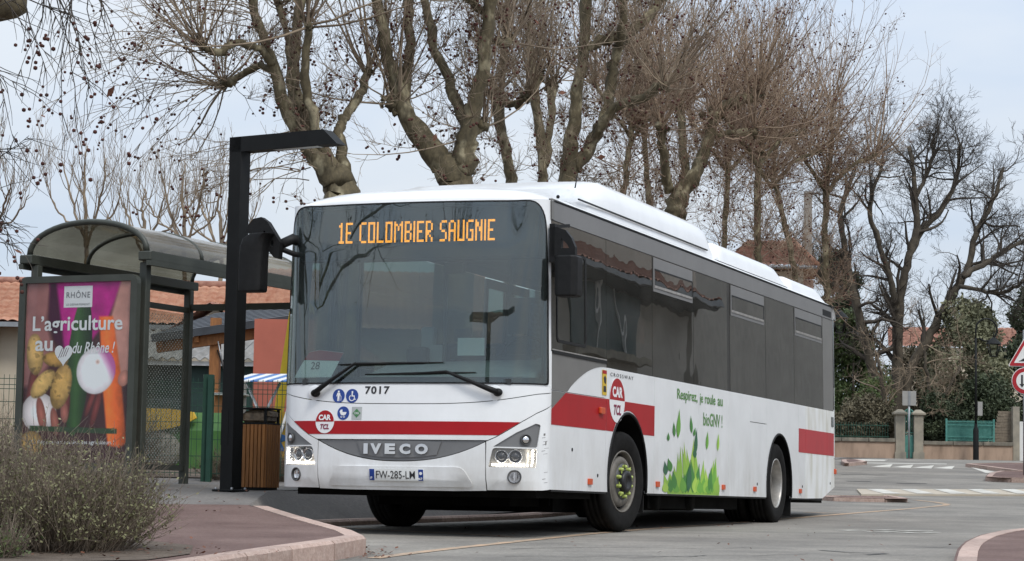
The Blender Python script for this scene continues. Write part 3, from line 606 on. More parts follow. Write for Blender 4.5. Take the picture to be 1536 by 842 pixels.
# windows
wtop = 2.792
panes = [(.41, 1.985, 1.632), (1.99, 3.49, WL + .004), (3.495, 5.01, WL + .004), (5.015, 6.40, WL + .004), (6.52, 8.165, WL + .004), (8.17, 9.62, WL + .004), (9.625, 11.25, WL + .004), (11.255, 11.86, WL + .004)]
for i, (a, b, z0) in enumerate(panes):
    wq = panel('window', [(a + g, z0), (b - g, z0), (b - g, wtop), (a + g, wtop)], 'side_glass' if i < 7 else 'bus_grey', off=-.002, thick=.006, da=.25, dz=.25)
    if i == 0:
        panel('window_sill', [(.42, 1.612), (1.97, 1.612), (1.97, 1.640), (.42, 1.640)], 'black_plastic', off=.012, thick=.012, parent=wq); panel('sill_trim', [(.42, 1.642), (1.97, 1.642), (1.97, 1.652), (.42, 1.652)], 'rim_silver', off=.010, thick=.006, parent=wq)
        fr = smooth_poly([(.55, 1.72), (1.38, 1.72), (1.38, 2.56), (.55, 2.56)], .06); fi = smooth_poly([(.57, 1.745), (1.345, 1.745), (1.345, 2.535), (.57, 2.535)], .05)
        patch('sliding_frame', fr, g_left, 'black_plastic', wq, off=.004, thick=.008, holes=[list(reversed(fi))])
    else:
        if i in (2, 4, 6):
            fa, fb = a + .03, b - .08 if i != 2 else b - .04
            panel('hopper_surround', [(fa, 2.44), (fb, 2.44), (fb, 2.785), (fa, 2.785)], 'bus_band', off=.004, thick=.004, parent=wq)
            panel('hopper_pane', [(fa + .05, 2.505), (fb - .05, 2.505), (fb - .05, 2.655), (fa + .05, 2.655)], 'side_glass', off=.009, thick=.003, parent=wq)
            panel('hopper_gap', [(fb - .05, 2.505), (fb - .01, 2.505), (fb - .01, 2.66), (fb - .05, 2.66)], 'black_plastic', off=.0085, thick=.003, parent=wq)
            panel('hopper_gap', [(fa + .04, 2.655), (fb - .02, 2.655), (fb - .02, 2.672), (fa + .04, 2.672)], 'black_plastic', off=.0095, thick=.003, parent=wq)
            panel('hopper_sill', [(fa + .03, 2.478), (fb - .03, 2.478), (fb - .03, 2.503), (fa + .03, 2.503)], 'rim_silver', off=.012, thick=.008, parent=wq)
panel('window_post', [(6.405, WL + .004), (6.515, WL + .004), (6.515, wtop), (6.405, wtop)], 'black_gloss', off=-.004)
panel('roof_band', [(.40, 2.797), (11.86, 2.797), (11.86, 2.962), (.40, 2.962)], 'bus_band', off=.004, thick=.03)
panel('band_vent', [(11.25, 2.82), (11.75, 2.82), (11.75, 2.90), (11.25, 2.90)], 'black_plastic', off=.006, thick=.004)
panel('gutter', [(.405, 2.964), (11.95, 2.964), (11.95, 2.985), (.405, 2.985)], 'black_plastic', off=.008, thick=.03)
panel('door_post', [(.40, 2.80), (.46, 2.80), (.46, 2.985), (.40, 2.985)], 'bus_grey', off=.010, thick=.02)
panel('side_vent', [(11.70, 1.37), (11.84, 1.37), (11.84, 1.50), (11.70, 1.50)], 'vent_grey', off=.004, thick=.004)
for k in range(7): panel('vent_slat', [(11.71, 1.378 + k * .0175), (11.83, 1.378 + k * .0175), (11.83, 1.386 + k * .0175), (11.71, 1.386 + k * .0175)], 'interior_light', off=.008, thick=.003)
for u, z in ((1.51, .50), (3.68, .505), (6.22, .505), (7.62, .50), (9.92, .50)):
    MB().rbox((1.275 + .008, u, z), (.02, .11, .055), .008).build('side_marker', 'amber', BUS)
MB().rbox((1.275 + .014, 1.81, 1.165), (.035, .13, .06), .014).build('side_indicator', 'amber', BUS)
MB().rbox((1.275 - .005, 11.93, .78), (.05, .08, .07), .012).build('side_marker', 'amber', BUS)
for u, z in ((1.75, .56), (1.0, .78), (7.75, .56), (10.05, .56), (11.65, .62)):
    MB().lathe([(.018, 0), (.016, .004), (.0005, .005)], 12, Matrix.Translation((1.275, u, z)) @ Matrix.Rotation(math.pi / 2, 4, 'Y')).build('jacking_plug', 'black_plastic', BUS)
panel('skirt_trim', [(.45, .398), (2.02, .392), (2.02, .409), (.45, .412)], 'black_plastic', off=-.004, thick=.03)
panel('skirt_trim', [(3.34, .392), (8.18, .392), (8.18, .409), (3.34, .409)], 'black_plastic', off=-.004, thick=.03)
panel('skirt_trim', [(9.48, .392), (11.2, .392), (11.2, .419), (9.48, .409)], 'black_plastic', off=-.004, thick=.03)
# wheel arch lips and liners
for cu in (FA, RA):
    for sg, fn in ((1, g_left), (-1, None)):
        mb = MB(); mb.tube([(sg * 1.275, cu + (AR - .005) * math.cos(t), .545 + (AR - .005) * math.sin(t)) for t in np.linspace(R(-12), R(192), 28)], .014, 6); mb.build('arch_lip', 'black_plastic', BUS)
        mb = MB(); n = 18; ts = np.linspace(R(-10), R(190), n); vs = []
        for x in (1.272, .80): vs += [(sg * x, cu + (AR - .006) * math.cos(t), .545 + (AR - .006) * math.sin(t)) for t in ts]
        mb.add(vs, [(i, i + 1, n + i + 1, n + i) for i in range(n - 1)]); mb.add([(sg * .80, cu + AR * math.cos(t), .545 + AR * math.sin(t)) for t in ts], [tuple(range(n))]); mb.build('arch_liner', 'dark_under', BUS)

# --- wheels
def wheel(x, u, zc, outer, steer, front):
    W = empty('wheel'); W.parent = BUS; W.location = (x, u, zc); W.rotation_euler = (0, 0, steer)
    Q = Matrix.Rotation(math.pi / 2 * outer, 4, 'Y')       # local z -> outward
    r = .482
    prof = [(.292, -.11), (.32, -.125), (.40, -.138), (.445, -.135), (.470, -.118), (r, -.09), (r, -.062), (r - .012, -.058), (r - .012, -.050), (r, -.046), (r, -.012), (r - .012, -.008), (r - .012, .004), (r, .008), (r, .042), (r - .012, .046), (r - .012, .054), (r, .058), (r, .09), (.470, .118), (.445, .135), (.40, .138), (.32, .125), (.292, .11)]
    MB().lathe(prof, 64, Q, close=True).build('tyre', 'rubber', W)
    mb = MB(); mb.lathe([(.30, .105), (.298, .12), (.285, .118), (.28, .10), (.272, .02), (.275, -.11)], 48, Q)
    mb.build('rim', 'rim_dusty' if front else 'rim_silver', W)
    if front:
        MB().lathe([(.275, .01), (.255, .02), (.245, .075), (.235, .10), (.17, .115), (.165, .10), (.10, .10)], 40, Q).build('disc', 'rim_dusty', W)
        for k in range(10):
            a = 2 * math.pi * k / 10 + .3; M = Q @ Matrix.Translation((.252 * math.cos(a), .252 * math.sin(a), .052)) @ Matrix.Rotation(a, 4, 'Z'); MB().box((0, 0, 0), (.012, .05, .03), M).build('vent_hole', 'black_plastic', W)
        MB().lathe([(.105, .09), (.105, .16), (.095, .175), (.06, .178), (.055, .165), (.0005, .163)], 28, Q).build('hub', 'interior_black', W)
        MB().lathe([(.172, .10), (.172, .118), (.105, .122)], 32, Q).build('hub_flange', 'grille_dark', W)
        for k in range(10):
            a = 2 * math.pi * k / 10; M = Q @ Matrix.Translation((.142 * math.cos(a), .142 * math.sin(a), .118))
            MB().lathe([(.018, 0), (.018, .026), (.013, .044), (.0005, .046)], 8, M).add([(0, -.013, .026), (.042, 0, .026), (0, .013, .026), (0, -.013, .034), (.042, 0, .034), (0, .013, .034)], [(2, 1, 0), (3, 4, 5), (0, 1, 4, 3), (1, 2, 5, 4), (2, 0, 3, 5)], False, M @ Matrix.Rotation(a * 3 + 1, 4, 'Z')).build('wheel_nut', 'nut_lime', W)
    else:
        MB().lathe([(.274, -.02), (.262, -.05), (.22, -.10), (.17, -.12), (.11, -.12)], 40, Q).build('disc', 'rim_silver', W)
        MB().lathe([(.12, -.125), (.12, .02), (.10, .04), (.0005, .045)], 24, Q).build('hub', 'rim_dusty', W)
        for k in range(10):
            a = 2 * math.pi * k / 10; MB().lathe([(.02, 0), (.02, .03), (.0005, .032)], 6, Q @ Matrix.Translation((.145 * math.cos(a), .145 * math.sin(a), -.122))).build('wheel_nut', 'rim_dusty', W)
        MB().lathe([(p[0], p[1] - .32) for p in prof], 48, Q, close=True).build('tyre', 'rubber', W)
    return W
GZF, GZR = .035, .10
wheel(1.115, FA, GZF + .482, 1, R(-7), True); wheel(-1.115, FA, GZF + .482, -1, R(-7), True)
wheel(1.12, RA, GZR + .482, 1, 0, False); wheel(-1.12, RA, GZR + .482, -1, 0, False)
for sg in (-1, 1):
    MB().box((sg * 1.0, 9.53, .36), (.5, .02, .34)).build('mud_flap', 'black_plastic', BUS); MB().box((sg * 1.02, 3.36, .40), (.42, .02, .36)).build('mud_flap', 'black_plastic', BUS)
# underbody
MB().box((0, 1.15, .47), (2.3, 1.5, .26)).box((0, 1.6, .33), (1.3, 1.0, .14)).box((0, 2.68, .46), (1.55, 1.5, .5)).box((0, 5.8, .48), (1.5, 7.8, .42)).box((0, 5.9, .47), (2.46, 4.6, .16)).box((0, 5.9, .36), (2.1, 3.6, .2)).box((0, 10.6, .54), (2.3, 2.2, .36)).box((0, 8.8, .46), (1.1, 1.4, .4)).build('underbody', 'dark_under', BUS)
for u, z in ((FA, GZF + .45), (RA, GZR + .48)): MB().tube([(-1.0, u, z), (1.0, u, z)], .09, 10).build('axle', 'dark_under', BUS)
for u in (4.3, 5.6): MB().tube([(.5, u, .36), (1.1, u, .36)], .12, 12).build('air_tank', 'dark_under', BUS)

# --- roof
def roof_z(v, u):
    a = min(1, abs(v) / 1.262); z = 3.135 - .155 * a ** 5
    u0 = float(np.interp(abs(v), [0, .6, 1.0, 1.15, 1.262], [.222, .245, .31, .36, .405])); d = u - u0
    if d < .55: z = min(z, 2.965 + (z - 2.965) * math.sqrt(max(0, 1 - (1 - max(0, d) / .55) ** 2)))
    e = 12.02 - .02 * a - u
    if e < .35: z = min(z, 2.8 + (z - 2.8) * math.sqrt(max(0, 1 - (1 - max(0, e) / .35) ** 2)))
    return z
vsm = [-1.262, -1.25, -1.22, -1.17, -1.1, -1.0, -.85, -.6, -.3, 0, .3, .6, .85, 1.0, 1.1, 1.17, 1.22, 1.25, 1.262]
tt = list(np.linspace(0, 1, 14) ** 2 * .55) + list(np.linspace(.8, 11.2, 14)) + [11.35, 11.45, 11.52, 11.57, 11.6]
V = []
for t in tt:
    for v in vsm:
        u0 = float(np.interp(abs(v), [0, .6, 1.0, 1.15, 1.262], [.222, .245, .31, .36, .405])); u = min(u0 + t, 12.0 if t > 11.55 else 99); V.append((v, u, roof_z(v, u)))
m = len(vsm); F = [(i * m + j, i * m + j + 1, (i + 1) * m + j + 1, (i + 1) * m + j) for i in range(len(tt) - 1) for j in range(m - 1)]
ROOF = link_mesh('roof', np_mesh('roof', V, F, True), 'bus_white', BUS)
def pod(name, u0, u1, w, z1, ramp0, ramp1, zb=3.05):
    us = [u0, u0 + ramp0 * .5, u0 + ramp0, u0 + ramp0 + .15] + list(np.linspace(u0 + ramp0 + .4, u1 - ramp1 - .4, 6)) + [u1 - ramp1 - .15, u1 - ramp1, u1 - ramp1 * .5, u1]
    hs = [0, .55, .93, 1] + [1] * 6 + [1, .93, .55, 0]
    cs = [(-1, 0), (-.985, .45), (-.95, .78), (-.88, .95), (-.75, 1.0), (-.3, 1.02), (.3, 1.02), (.75, 1.0), (.88, .95), (.95, .78), (.985, .45), (1, 0)]
    V = [(c[0] * w, u, zb + (z1 - zb) * c[1] * (.12 + .88 * h)) for u, h in zip(us, hs) for c in cs]; n = len(cs)
    F = [(i * n + j, i * n + j + 1, (i + 1) * n + j + 1, (i + 1) * n + j) for i in range(len(us) - 1) for j in range(n - 1)]
    me = bpy.data.meshes.new(name); me.from_pydata(V, [], F + [tuple(range(n)), tuple(reversed(range((len(us) - 1) * n, len(us) * n)))]); me.polygons.foreach_set('use_smooth', [True] * len(me.polygons)); me.update()
    return link_mesh(name, me, 'bus_white', BUS)
pod('roof_pod', 1.35, 6.35, 1.12, 3.43, 1.0, .25)
pod('roof_pod', 6.42, 9.75, 1.14, 3.29, .12, .5)
pod('roof_pod', 9.72, 11.78, 1.17, 3.215, .08, .35, 3.02)
MB().box((1.13, 3.75, 3.12), (.012, 4.5, .014)).build('pod_seal', 'black_plastic', BUS)
MB().box((0, 3.85, 3.435), (1.9, .012, .012)).build('pod_joint', 'decal_silver', BUS)
MB().tube([(.95, 1.86, 3.1), (.955, 1.90, 3.25), (.96, 1.96, 3.42)], [.012, .008, .004], 6).build('antenna', 'black_plastic', BUS)
MB().sphere((1.05, 1.15, 3.1), .018, 8, 6).build('roof_bolt', 'black_plastic', BUS)
# --- rear end
RC = [(1.275, 11.86), (1.272, 11.93), (1.24, 11.985), (1.17, 12.0), (-1.17, 12.0), (-1.24, 11.985), (-1.272, 11.93), (-1.275, 11.86)]
for name, z0, z1, mat in (('rear_bumper', .57, .95, 'bus_white_dirty'), ('rear_panel', .955, 1.9, 'bus_white'), ('rear_window', 1.905, 2.80, 'black_gloss'), ('rear_top', 2.805, 2.98, 'bus_white')):
    vs = [(x - math.copysign(tumble(z), x), u, z) for z in (z0, z1) for x, u in RC]; n = len(RC); MB().add(vs, [(i, i + 1, n + i + 1, n + i) for i in range(n - 1)]).build(name, mat, BUS)
# black rear edge and white corner moulding in view
MB().tube([(1.262, 11.87, 1.60), (1.25, 11.875, 2.2), (1.235, 11.88, 2.78)], .014, 6).build('rear_window_seal', 'black_plastic', BUS)
for x in (-1.0, 1.0): MB().box((x, 12.01, 1.25), (.18, .03, .5)).build('tail_light', 'amber', BUS)

# --- right flank (away from the camera, seen through the glass)
def rpanel(name, a, b, z0, z1, mat, **k): return panel(name, [(-b, z0), (-a, z0), (-a, z1), (-b, z1)], mat, fn=g_right, **k)
ra_ = lambda c: [(-p[0], p[1]) for p in reversed(arch(c, AR))]
panel('side_panel', [(-3.4, .41)] + [p for p in ra_(FA)] + [(-1.95, .41), (-1.95, WL), (-3.4, WL)], fn=g_right)
rpanel('side_panel', 3.41, 5.3, .41, WL, FL); rpanel('side_panel', 6.75, 8.15, .41, WL, FL)
panel('side_panel', [(-9.6, .41)] + ra_(RA) + [(-8.155, .5), (-8.155, WL), (-9.6, WL)], fn=g_right)
rpanel('side_panel', 9.61, 11.86, .42, WL, FL)
for a, b in ((1.96, 3.4), (3.41, 5.3), (6.75, 8.15), (8.16, 9.6), (9.61, 11.2)): rpanel('window', a, b, WL + .004, wtop, 'door_glass', off=-.002, thick=.006)
rpanel('roof_band', .40, 11.86, 2.797, 2.962, 'bus_band', thick=.03)
rpanel('side_panel', .40, .62, .42, 2.79, 'bus_grey')
for (a, b) in ((.63, 1.93), (5.32, 6.73)):
    mid = (a + b) / 2
    for (c, d) in ((a, mid - .01), (mid + .01, b)):
        o = [(-d, .45), (-c, .45), (-c, 2.78), (-d, 2.78)]; i_ = [(-d + .07, .62), (-c - .07, .62), (-c - .07, 2.68), (-d + .07, 2.68)]
        dr = patch('door_leaf', o, g_right, 'bus_grey', BUS, off=0, thick=.03, holes=[list(reversed(i_))], dz=.4)
        patch('door_pane', i_, g_right, 'door_glass', dr, off=-.012, thick=.005)

# --- interior
MB().box((0, 6.2, .70), (1.5, 11.2, .06)).box((0, 1.3, .70), (2.42, 1.4, .058)).box((0, 5.8, .70), (2.42, 4.7, .058)).box((0, 10.6, .70), (2.42, 2.1, .058)).build('cabin_floor', 'interior_grey', BUS)
MB().box((0, 6.2, 2.90), (2.42, 11.2, .04)).build('ceiling', 'interior_light', BUS)
MB().box((0, 11.75, 1.8), (2.4, .05, 2.2)).build('rear_bulkhead', 'interior_dark', BUS)
DSH = MB(); DSH.add([(-.55, .34, .9), (1.18, .42, .9), (1.18, 1.0, .9), (-.55, .85, .9), (-.55, .22, 1.36), (1.14, .36, 1.42), (1.14, .95, 1.62), (-.45, .78, 1.55)], [(3, 2, 1, 0), (4, 5, 6, 7), (0, 1, 5, 4), (1, 2, 6, 5), (2, 3, 7, 6), (3, 0, 4, 7)])
DSH.build('dashboard', 'interior_light', BUS, bevel=.03)
MB().box((-.85, .42, 1.33), (.62, .3, .06)).box((0, .2, 1.345), (2.0, .16, .05)).build('dashboard_shelf', 'interior_dark', BUS)
MB().box((.35, .86, 1.64), (.42, .06, .10)).box((.62, .90, 1.60), (.7, .12, .05)).build('instrument_cluster', 'interior_black', BUS)
MB().box((.36, .80, 1.70), (.26, .02, .16)).build('document_sheet', 'paper', BUS)
MB().rbox((-.10, .90, 1.72), (.13, .10, .34), .03).box((-.02, .86, 1.62), (.16, .05, .2)).build('ticket_machine', 'interior_light', BUS)
MB().rbox((-.16, .80, 1.60), (.2, .14, .2), .04).build('ticket_reader', 'interior_black', BUS)
MB().tube([(.12, .95, 1.5), (.16, 1.0, 1.62), (.2, 1.05, 1.85)], .03, 8).box((.2, 1.0, 1.82), (.16, .03, .12)).build('console_screen', 'interior_black', BUS)
st = MB(); st.tube([(.72 + .23 * math.cos(a), 1.18 + .12 * math.sin(a), 1.62 + .20 * math.sin(a)) for a in np.linspace(0, 2 * math.pi, 25)], .016, 6); st.bar((.52, 1.18, 1.62), (.92, 1.18, 1.62), .04, .02); st.build('steering_wheel', 'interior_black', BUS)
DSX = empty('driver_seat'); DSX.parent = BUS; DSX.location = (.74, 1.75, .8)
MB().rbox((0, -.05, .50), (.52, .52, .16), .08).build('cushion', 'seat_fabric', DSX); MB().rbox((0, .24, .98), (.52, .14, .82), .06).build('backrest', 'seat_fabric', DSX); MB().rbox((0, .26, 1.46), (.28, .11, .2), .04).build('headrest', 'seat_fabric', DSX); MB().box((0, 0, .2), (.3, .35, .44)).build('pedestal', 'interior_dark', DSX)
MB().box((.70, 2.25, 1.35), (1.05, .04, 1.1)).box((.70, 2.25, 2.1), (1.05, .012, .35)).build('cab_partition', 'interior_grey', BUS)
for v in (-.5, .18): MB().tube([(v, 2.3, .72), (v, 2.3, 2.88)], .018, 8).build('grab_pole', 'interior_light', BUS)
MB().tube([(-.5, 1.98, 1.6), (-.5, 2.3, 1.6), (.18, 2.3, 1.6)], .018, 8).build('grab_rail', 'interior_light', BUS)
for sg in (-1, 1): MB().tube([(sg * 1.19, .50, 1.33), (sg * 1.185, .52, 2.1), (sg * 1.15, .55, 2.9)], .045, 8).build('interior_pillar', 'interior_dark', BUS)
MB().tube([(-.83, .55, 1.36), (-.82, .6, 2.2), (-.80, .6, 2.85)], .025, 8).build('door_pillar', 'interior_dark', BUS)
MB().rbox((.25, .62, 2.40), (.2, .05, .1), .02).build('interior_mirror', 'interior_dark', BUS)
seat = None
for k in range(8):
    for x in (-.95, -.52, .52, .95):
        if x < 0 and k in (2, 3): continue
        if seat is None:
            seat = empty('passenger_seat'); seat.parent = BUS
            MB().rbox((0, 0, .45), (.42, .42, .10), .05).build('cushion', 'seat_fabric', seat); MB().rbox((0, .22, .82), (.42, .09, .72), .04).build('backrest', 'seat_fabric', seat); MB().box((0, 0, .2), (.3, .3, .4)).build('frame', 'interior_dark', seat); s_ = seat
        else: s_ = copy_tree(seat, BUS)
        s_.location = (x, 3.3 + k * .98, .74 + .04 * k)
# sheet of paper in the windscreen corner
def g_sheet(a, z, o=0.0):
    p = Vector(g_front(a, z, -.03 - .5 * (z - 1.38) * .3)); return (p.x, p.y + .02 + o * -1, p.z)
SH = patch('route_sheet', [(s_of(-1.19), 1.36), (s_of(-.74), 1.365), (s_of(-.635), 1.61), (s_of(-.90), 1.64), (s_of(-1.02), 1.62)], g_sheet, 'paper', BUS, thick=.002, da=.08); tag(SH, 'white paper notice with a red header numbered 28')
patch('sheet_header', [(s_of(-1.075), 1.55), (s_of(-.665), 1.535), (s_of(-.635), 1.608), (s_of(-.90), 1.638), (s_of(-1.02), 1.618)], lambda a, z, o=0.0: g_sheet(a, z, o + .003), 'bus_red', SH, thick=.001, da=.08)
text_obj('sheet_number', '28', lambda a, z, o: g_sheet(s_of(a), z, .004), (-.97, 1.46, -.87, 1.53), 'decal_black', SH, offset=0)

# --- mirrors
MR = empty('wing_mirror'); MR.parent = BUS; tag(MR, 'black drop-down wing mirror on a long arm at the kerb side')
MB().tube([(-1.13, .36, 2.62), (-1.20, .26, 2.66), (-1.26, .14, 2.60)], [.05, .05, .045], 8).build('bracket', 'black_plastic', MR)
MB().tube([(-1.08, .345, 2.50), (-1.18, .25, 2.52), (-1.24, .14, 2.55)], .025, 8).build('bracket', 'black_plastic', MR)
ao = [(-1.245, 2.46), (-1.29, 2.47), (-1.46, 2.655), (-1.47, 2.70), (-1.575, 2.70), (-1.565, 2.765), (-1.51, 2.83), (-1.43, 2.845), (-1.365, 2.80), (-1.235, 2.61)]
def g_arm(a, z, o=0.0): return (a, .10 - o, z)
patch('arm', list(ao)[::-1] if sum((ao[i][0] * ao[(i + 1) % len(ao)][1] - ao[(i + 1) % len(ao)][0] * ao[i][1]) for i in range(len(ao))) < 0 else ao, g_arm, 'black_plastic', MR, off=.04, thick=.08, holes=[circle(-1.315, 2.60, .018, .032, n=12), circle(-1.395, 2.70, .012, .02, n=10)])
V = []; cs = [(-.115, -.06), (-.10, -.085), (.06, -.095), (.105, -.07), (.115, -.03), (.115, .07), (.09, .09), (-.09, .09), (-.115, .07)]; n = len(cs)
lv = [(2.155, .90, 0), (2.17, .99, 0), (2.22, 1.0, 0), (2.45, 1.02, .0), (2.57, 1.02, .008), (2.64, .98, .03), (2.675, .86, .075), (2.685, .80, .10)]
mb = MB(); vs = [(-1.475 + c[0] * k + dx, .02 + c[1], z) for z, k, dx in lv for c in cs]
mb.add(vs, [(i * n + j, i * n + (j + 1) % n, (i + 1) * n + (j + 1) % n, (i + 1) * n + j) for i in range(len(lv) - 1) for j in range(n)] + [tuple(range(n)), tuple(range((len(lv) - 1) * n, len(lv) * n))], True); mb.build('housing', 'black_plastic', MR, bevel=.006)
MB().box((-1.475, .113, 2.38), (.17, .006, .36)).build('mirror_glass', 'chrome', MR)
MR = empty('wing_mirror'); MR.parent = BUS; tag(MR, 'black wing mirror hanging beside the driver window')
am = [(1.27, 2.46), (1.41, 2.46), (1.50, 2.47), (1.50, 2.54), (1.465, 2.62), (1.41, 2.69), (1.33, 2.72), (1.27, 2.72)]
patch('arm', am, lambda a, z, o=0.0: (a, .36 - o, z), 'black_plastic', MR, off=.03, thick=.06, holes=[[(1.37, 2.53), (1.37, 2.62), (1.43, 2.56), (1.445, 2.53)]])
MB().box((1.285, .40, 2.58), (.05, .14, .34)).build('bracket', 'black_plastic', MR)
mb = MB(); vs = []
lv = [(2.10, .86), (2.115, .97), (2.16, 1.0), (2.40, 1.0), (2.445, .97), (2.462, .85)]
cs = [(-.10, -.075), (-.06, -.1), (.06, -.1), (.11, -.07), (.115, .06), (.10, .085), (-.10, .085)]; n = len(cs)
vs = [(1.435 + c[0] * k, .34 + c[1], z) for z, k in lv for c in cs]
mb.add(vs, [(i * n + j, i * n + (j + 1) % n, (i + 1) * n + (j + 1) % n, (i + 1) * n + j) for i in range(len(lv) - 1) for j in range(n)] + [tuple(range(n)), tuple(range((len(lv) - 1) * n, len(lv) * n))], False); mb.build('housing', 'black_plastic', MR, bevel=.015)
MB().box((1.435, .428, 2.28), (.17, .006, .28)).build('mirror_glass', 'chrome', MR)
MB().bar((1.29, .47, 2.74), (1.30, .75, 2.78), .015, .03).build('mirror_stay', 'black_plastic', MR)
# ================================================================== GROUND
_ry = [-20, 0, 10, 14, 17, 20, 22.9, 26, 28.6, 32, 36, 40, 45, 50, 55, 60, 70, 80, 150, 400]
_rz = [-1.55, -.77, -.37, -.21, -.10, -.03, .032, .07, .10, .23, .37, .50, .66, .90, 1.12, 1.34, 1.78, 2.0, 3.0, 5.0]
def road_z(y):
    return float(sum(np.interp(y + d, _ry, _rz) for d in (-1.0, -.5, 0, .5, 1.0)) / 5)
_py = [-20, 0, 12, 15, 17, 18, 19.5, 21, 23, 25, 28, 30, 40, 60, 120]
_pz = [-1.42, -.64, -.16, -.04, .03, .06, .14, .23, .36, .42, .46, .64, .80, 1.1, 2.0]
def pave_z(y): return float(sum(np.interp(y + d, _py, _pz) for d in (-.6, -.3, 0, .3, .6)) / 5)
def sheet(name, poly, zf, mat, dz=0.0, step=1.0, parent=None, kind='structure', thick=0.0):
    """polygon laid over a height function"""
    tris = tessellate_polygon([[Vector((p[0], p[1], 0)) for p in poly]]); bm = bmesh.new(); bv = [bm.verts.new((p[0], p[1], 0)) for p in poly]
    for t in tris:
        a = (Vector((*poly[t[1]], 0)) - Vector((*poly[t[0]], 0))).cross(Vector((*poly[t[2]], 0)) - Vector((*poly[t[0]], 0))).z
        bm.faces.new([bv[i] for i in (t if a > 0 else (t[0], t[2], t[1]))])
    lo = min(p[1] for p in poly); hi = max(p[1] for p in poly); y = math.ceil(lo / step + 1e-6) * step
    while y < hi - 1e-6:
        bmesh.ops.bisect_plane(bm, geom=bm.verts[:] + bm.edges[:] + bm.faces[:], plane_co=(0, y, 0), plane_no=(0, 1, 0), dist=1e-5); y += step
    if thick: 
        ext = bmesh.ops.extrude_face_region(bm, geom=bm.faces[:]); low = [e for e in ext['geom'] if isinstance(e, bmesh.types.BMVert)]
        lowset = set(low)
        for v in bm.verts: v.co.z = zf(v.co.y) + dz
        for v in low: v.co.z -= thick
        bmesh.ops.recalc_face_normals(bm, faces=bm.faces)
    else:
        for v in bm.verts: v.co.z = zf(v.co.y) + dz
    me = bpy.data.meshes.new(name); bm.to_mesh(me); bm.free()
    o = link_mesh(name, me, mat, parent)
    if parent is None and kind: o['kind'] = kind
    return o
mk('asphalt', (0.215, 0.196, 0.168), rough=0.85, scale=0.35, col2=(0.305, 0.282, 0.245), detail=8, bump=0.4, bscale=90, contrast=(0.3, 0.7), speck=.30, sscale=28)
mk('asphalt_path', (0.125, 0.115, 0.107), rough=0.9, scale=0.8, col2=(0.19, 0.175, 0.16), detail=8, bump=0.4, bscale=80, speck=.25, sscale=30)
mk('red_pavement', (0.10, 0.056, 0.046), rough=0.9, scale=1.2, col2=(0.165, 0.105, 0.088), detail=9, bump=0.5, bscale=90, speck=.28, sscale=35)
mk('granite_pink', (0.36, 0.25, 0.205), rough=0.8, scale=14, col2=(0.46, 0.345, 0.29), detail=8, bump=0.3, bscale=60, obj_rand=0.16, speck=.22, sscale=50)
mk('worn_line', (0.50, 0.34, 0.22), rough=0.8, scale=5, col2=(0.30, 0.24, 0.18), detail=8, contrast=(0.4, 0.62))
mk('worn_white', (0.60, 0.58, 0.52), rough=0.8, scale=3, col2=(0.34, 0.32, 0.28), detail=8, contrast=(0.45, 0.68))
mk('cream_table', (0.40, 0.34, 0.26), rough=0.85, scale=2, col2=(0.48, 0.43, 0.35), detail=6)
mk('soil', (0.075, 0.055, 0.04), rough=0.95, scale=5, col2=(0.13, 0.10, 0.075), detail=8, bump=0.6, bscale=30, bdist=.03)
mk('patch_tar', (0.055, 0.053, 0.05), rough=0.7, scale=3, var=0.2)

grime('asphalt', -50, 500, (.10, .093, .083), 1.0, .55)
ys_ = list(range(-20, 84, 1)) + [90, 100, 120, 150, 200, 300, 420]; xs_ = [-300, -120, -60, -30, -15, -5, 0, 5, 10, 15, 30, 60, 120, 300]
V = [(x, y, road_z(y)) for y in ys_ for x in xs_]; n = len(xs_)
F = [(i * n + j, i * n + j + 1, (i + 1) * n + j + 1, (i + 1) * n + j) for i in range(len(ys_) - 1) for j in range(n - 1)]
link_mesh('road', np_mesh('road', V, F, True), 'asphalt')['kind'] = 'structure'

def busw(v, u): return (-.9742 + v * math.cos(PSI) + u * math.sin(PSI), 20.778 - v * math.sin(PSI) + u * math.cos(PSI))
# left pavement: outer edge from the foreground round the tip and along the bay
edge = [(-6.2, -2.0), (-3.35, 8.5), (-1.97, 13.5), (-1.42, 15.6), (-1.10, 16.75), (-1.03, 17.05), (-1.02, 17.35), (-1.08, 17.7), (-1.22, 18.2), (-1.62, 19.4), (-2.14, 21.0), (-2.05, 21.9), busw(-1.5, 1.8), busw(-1.5, 6), busw(-1.5, 13), (2.6, 38), (2.5, 48), (0, 59.5)]
left = [(-60, 58), (-60, -2.0)]
def offset_poly(e, d):
    out = []
    for i, p in enumerate(e):
        a = Vector(e[max(0, i - 1)]); b = Vector(e[min(len(e) - 1, i + 1)]); t = (b - a).normalized(); out.append((p[0] - t.y * d, p[1] + t.x * d))
    return out
inn = offset_poly(edge, .15)
def kerb_z(y):
    t = max(0.0, min(1.0, (y - 21.0) / 1.6)); return pave_z(y) * (1 - t) + (road_z(y) + .06) * t
inn2 = offset_poly(edge, .62)
PV = sheet('pavement', [p for p in inn if p[1] < 21.2][:11] + [(-2.30, 21.05), (-9, 20.4), (-60, 20.4), (-60, -2.0)], pave_z, 'red_pavement', step=.5)
FPH = sheet('footpath', [(-2.30, 21.055)] + inn2[12:] + [(-60, 60), (-60, 20.405), (-9, 20.405)], pave_z, 'asphalt_path', step=.5)
rp_ = [Vector((-2.285, 21.05))] + [Vector(p) for p in inn[11:]]; ri_ = [Vector((-2.30, 21.055))] + [Vector((-2.32, 22.1))] + [Vector(p) for p in inn2[12:]]
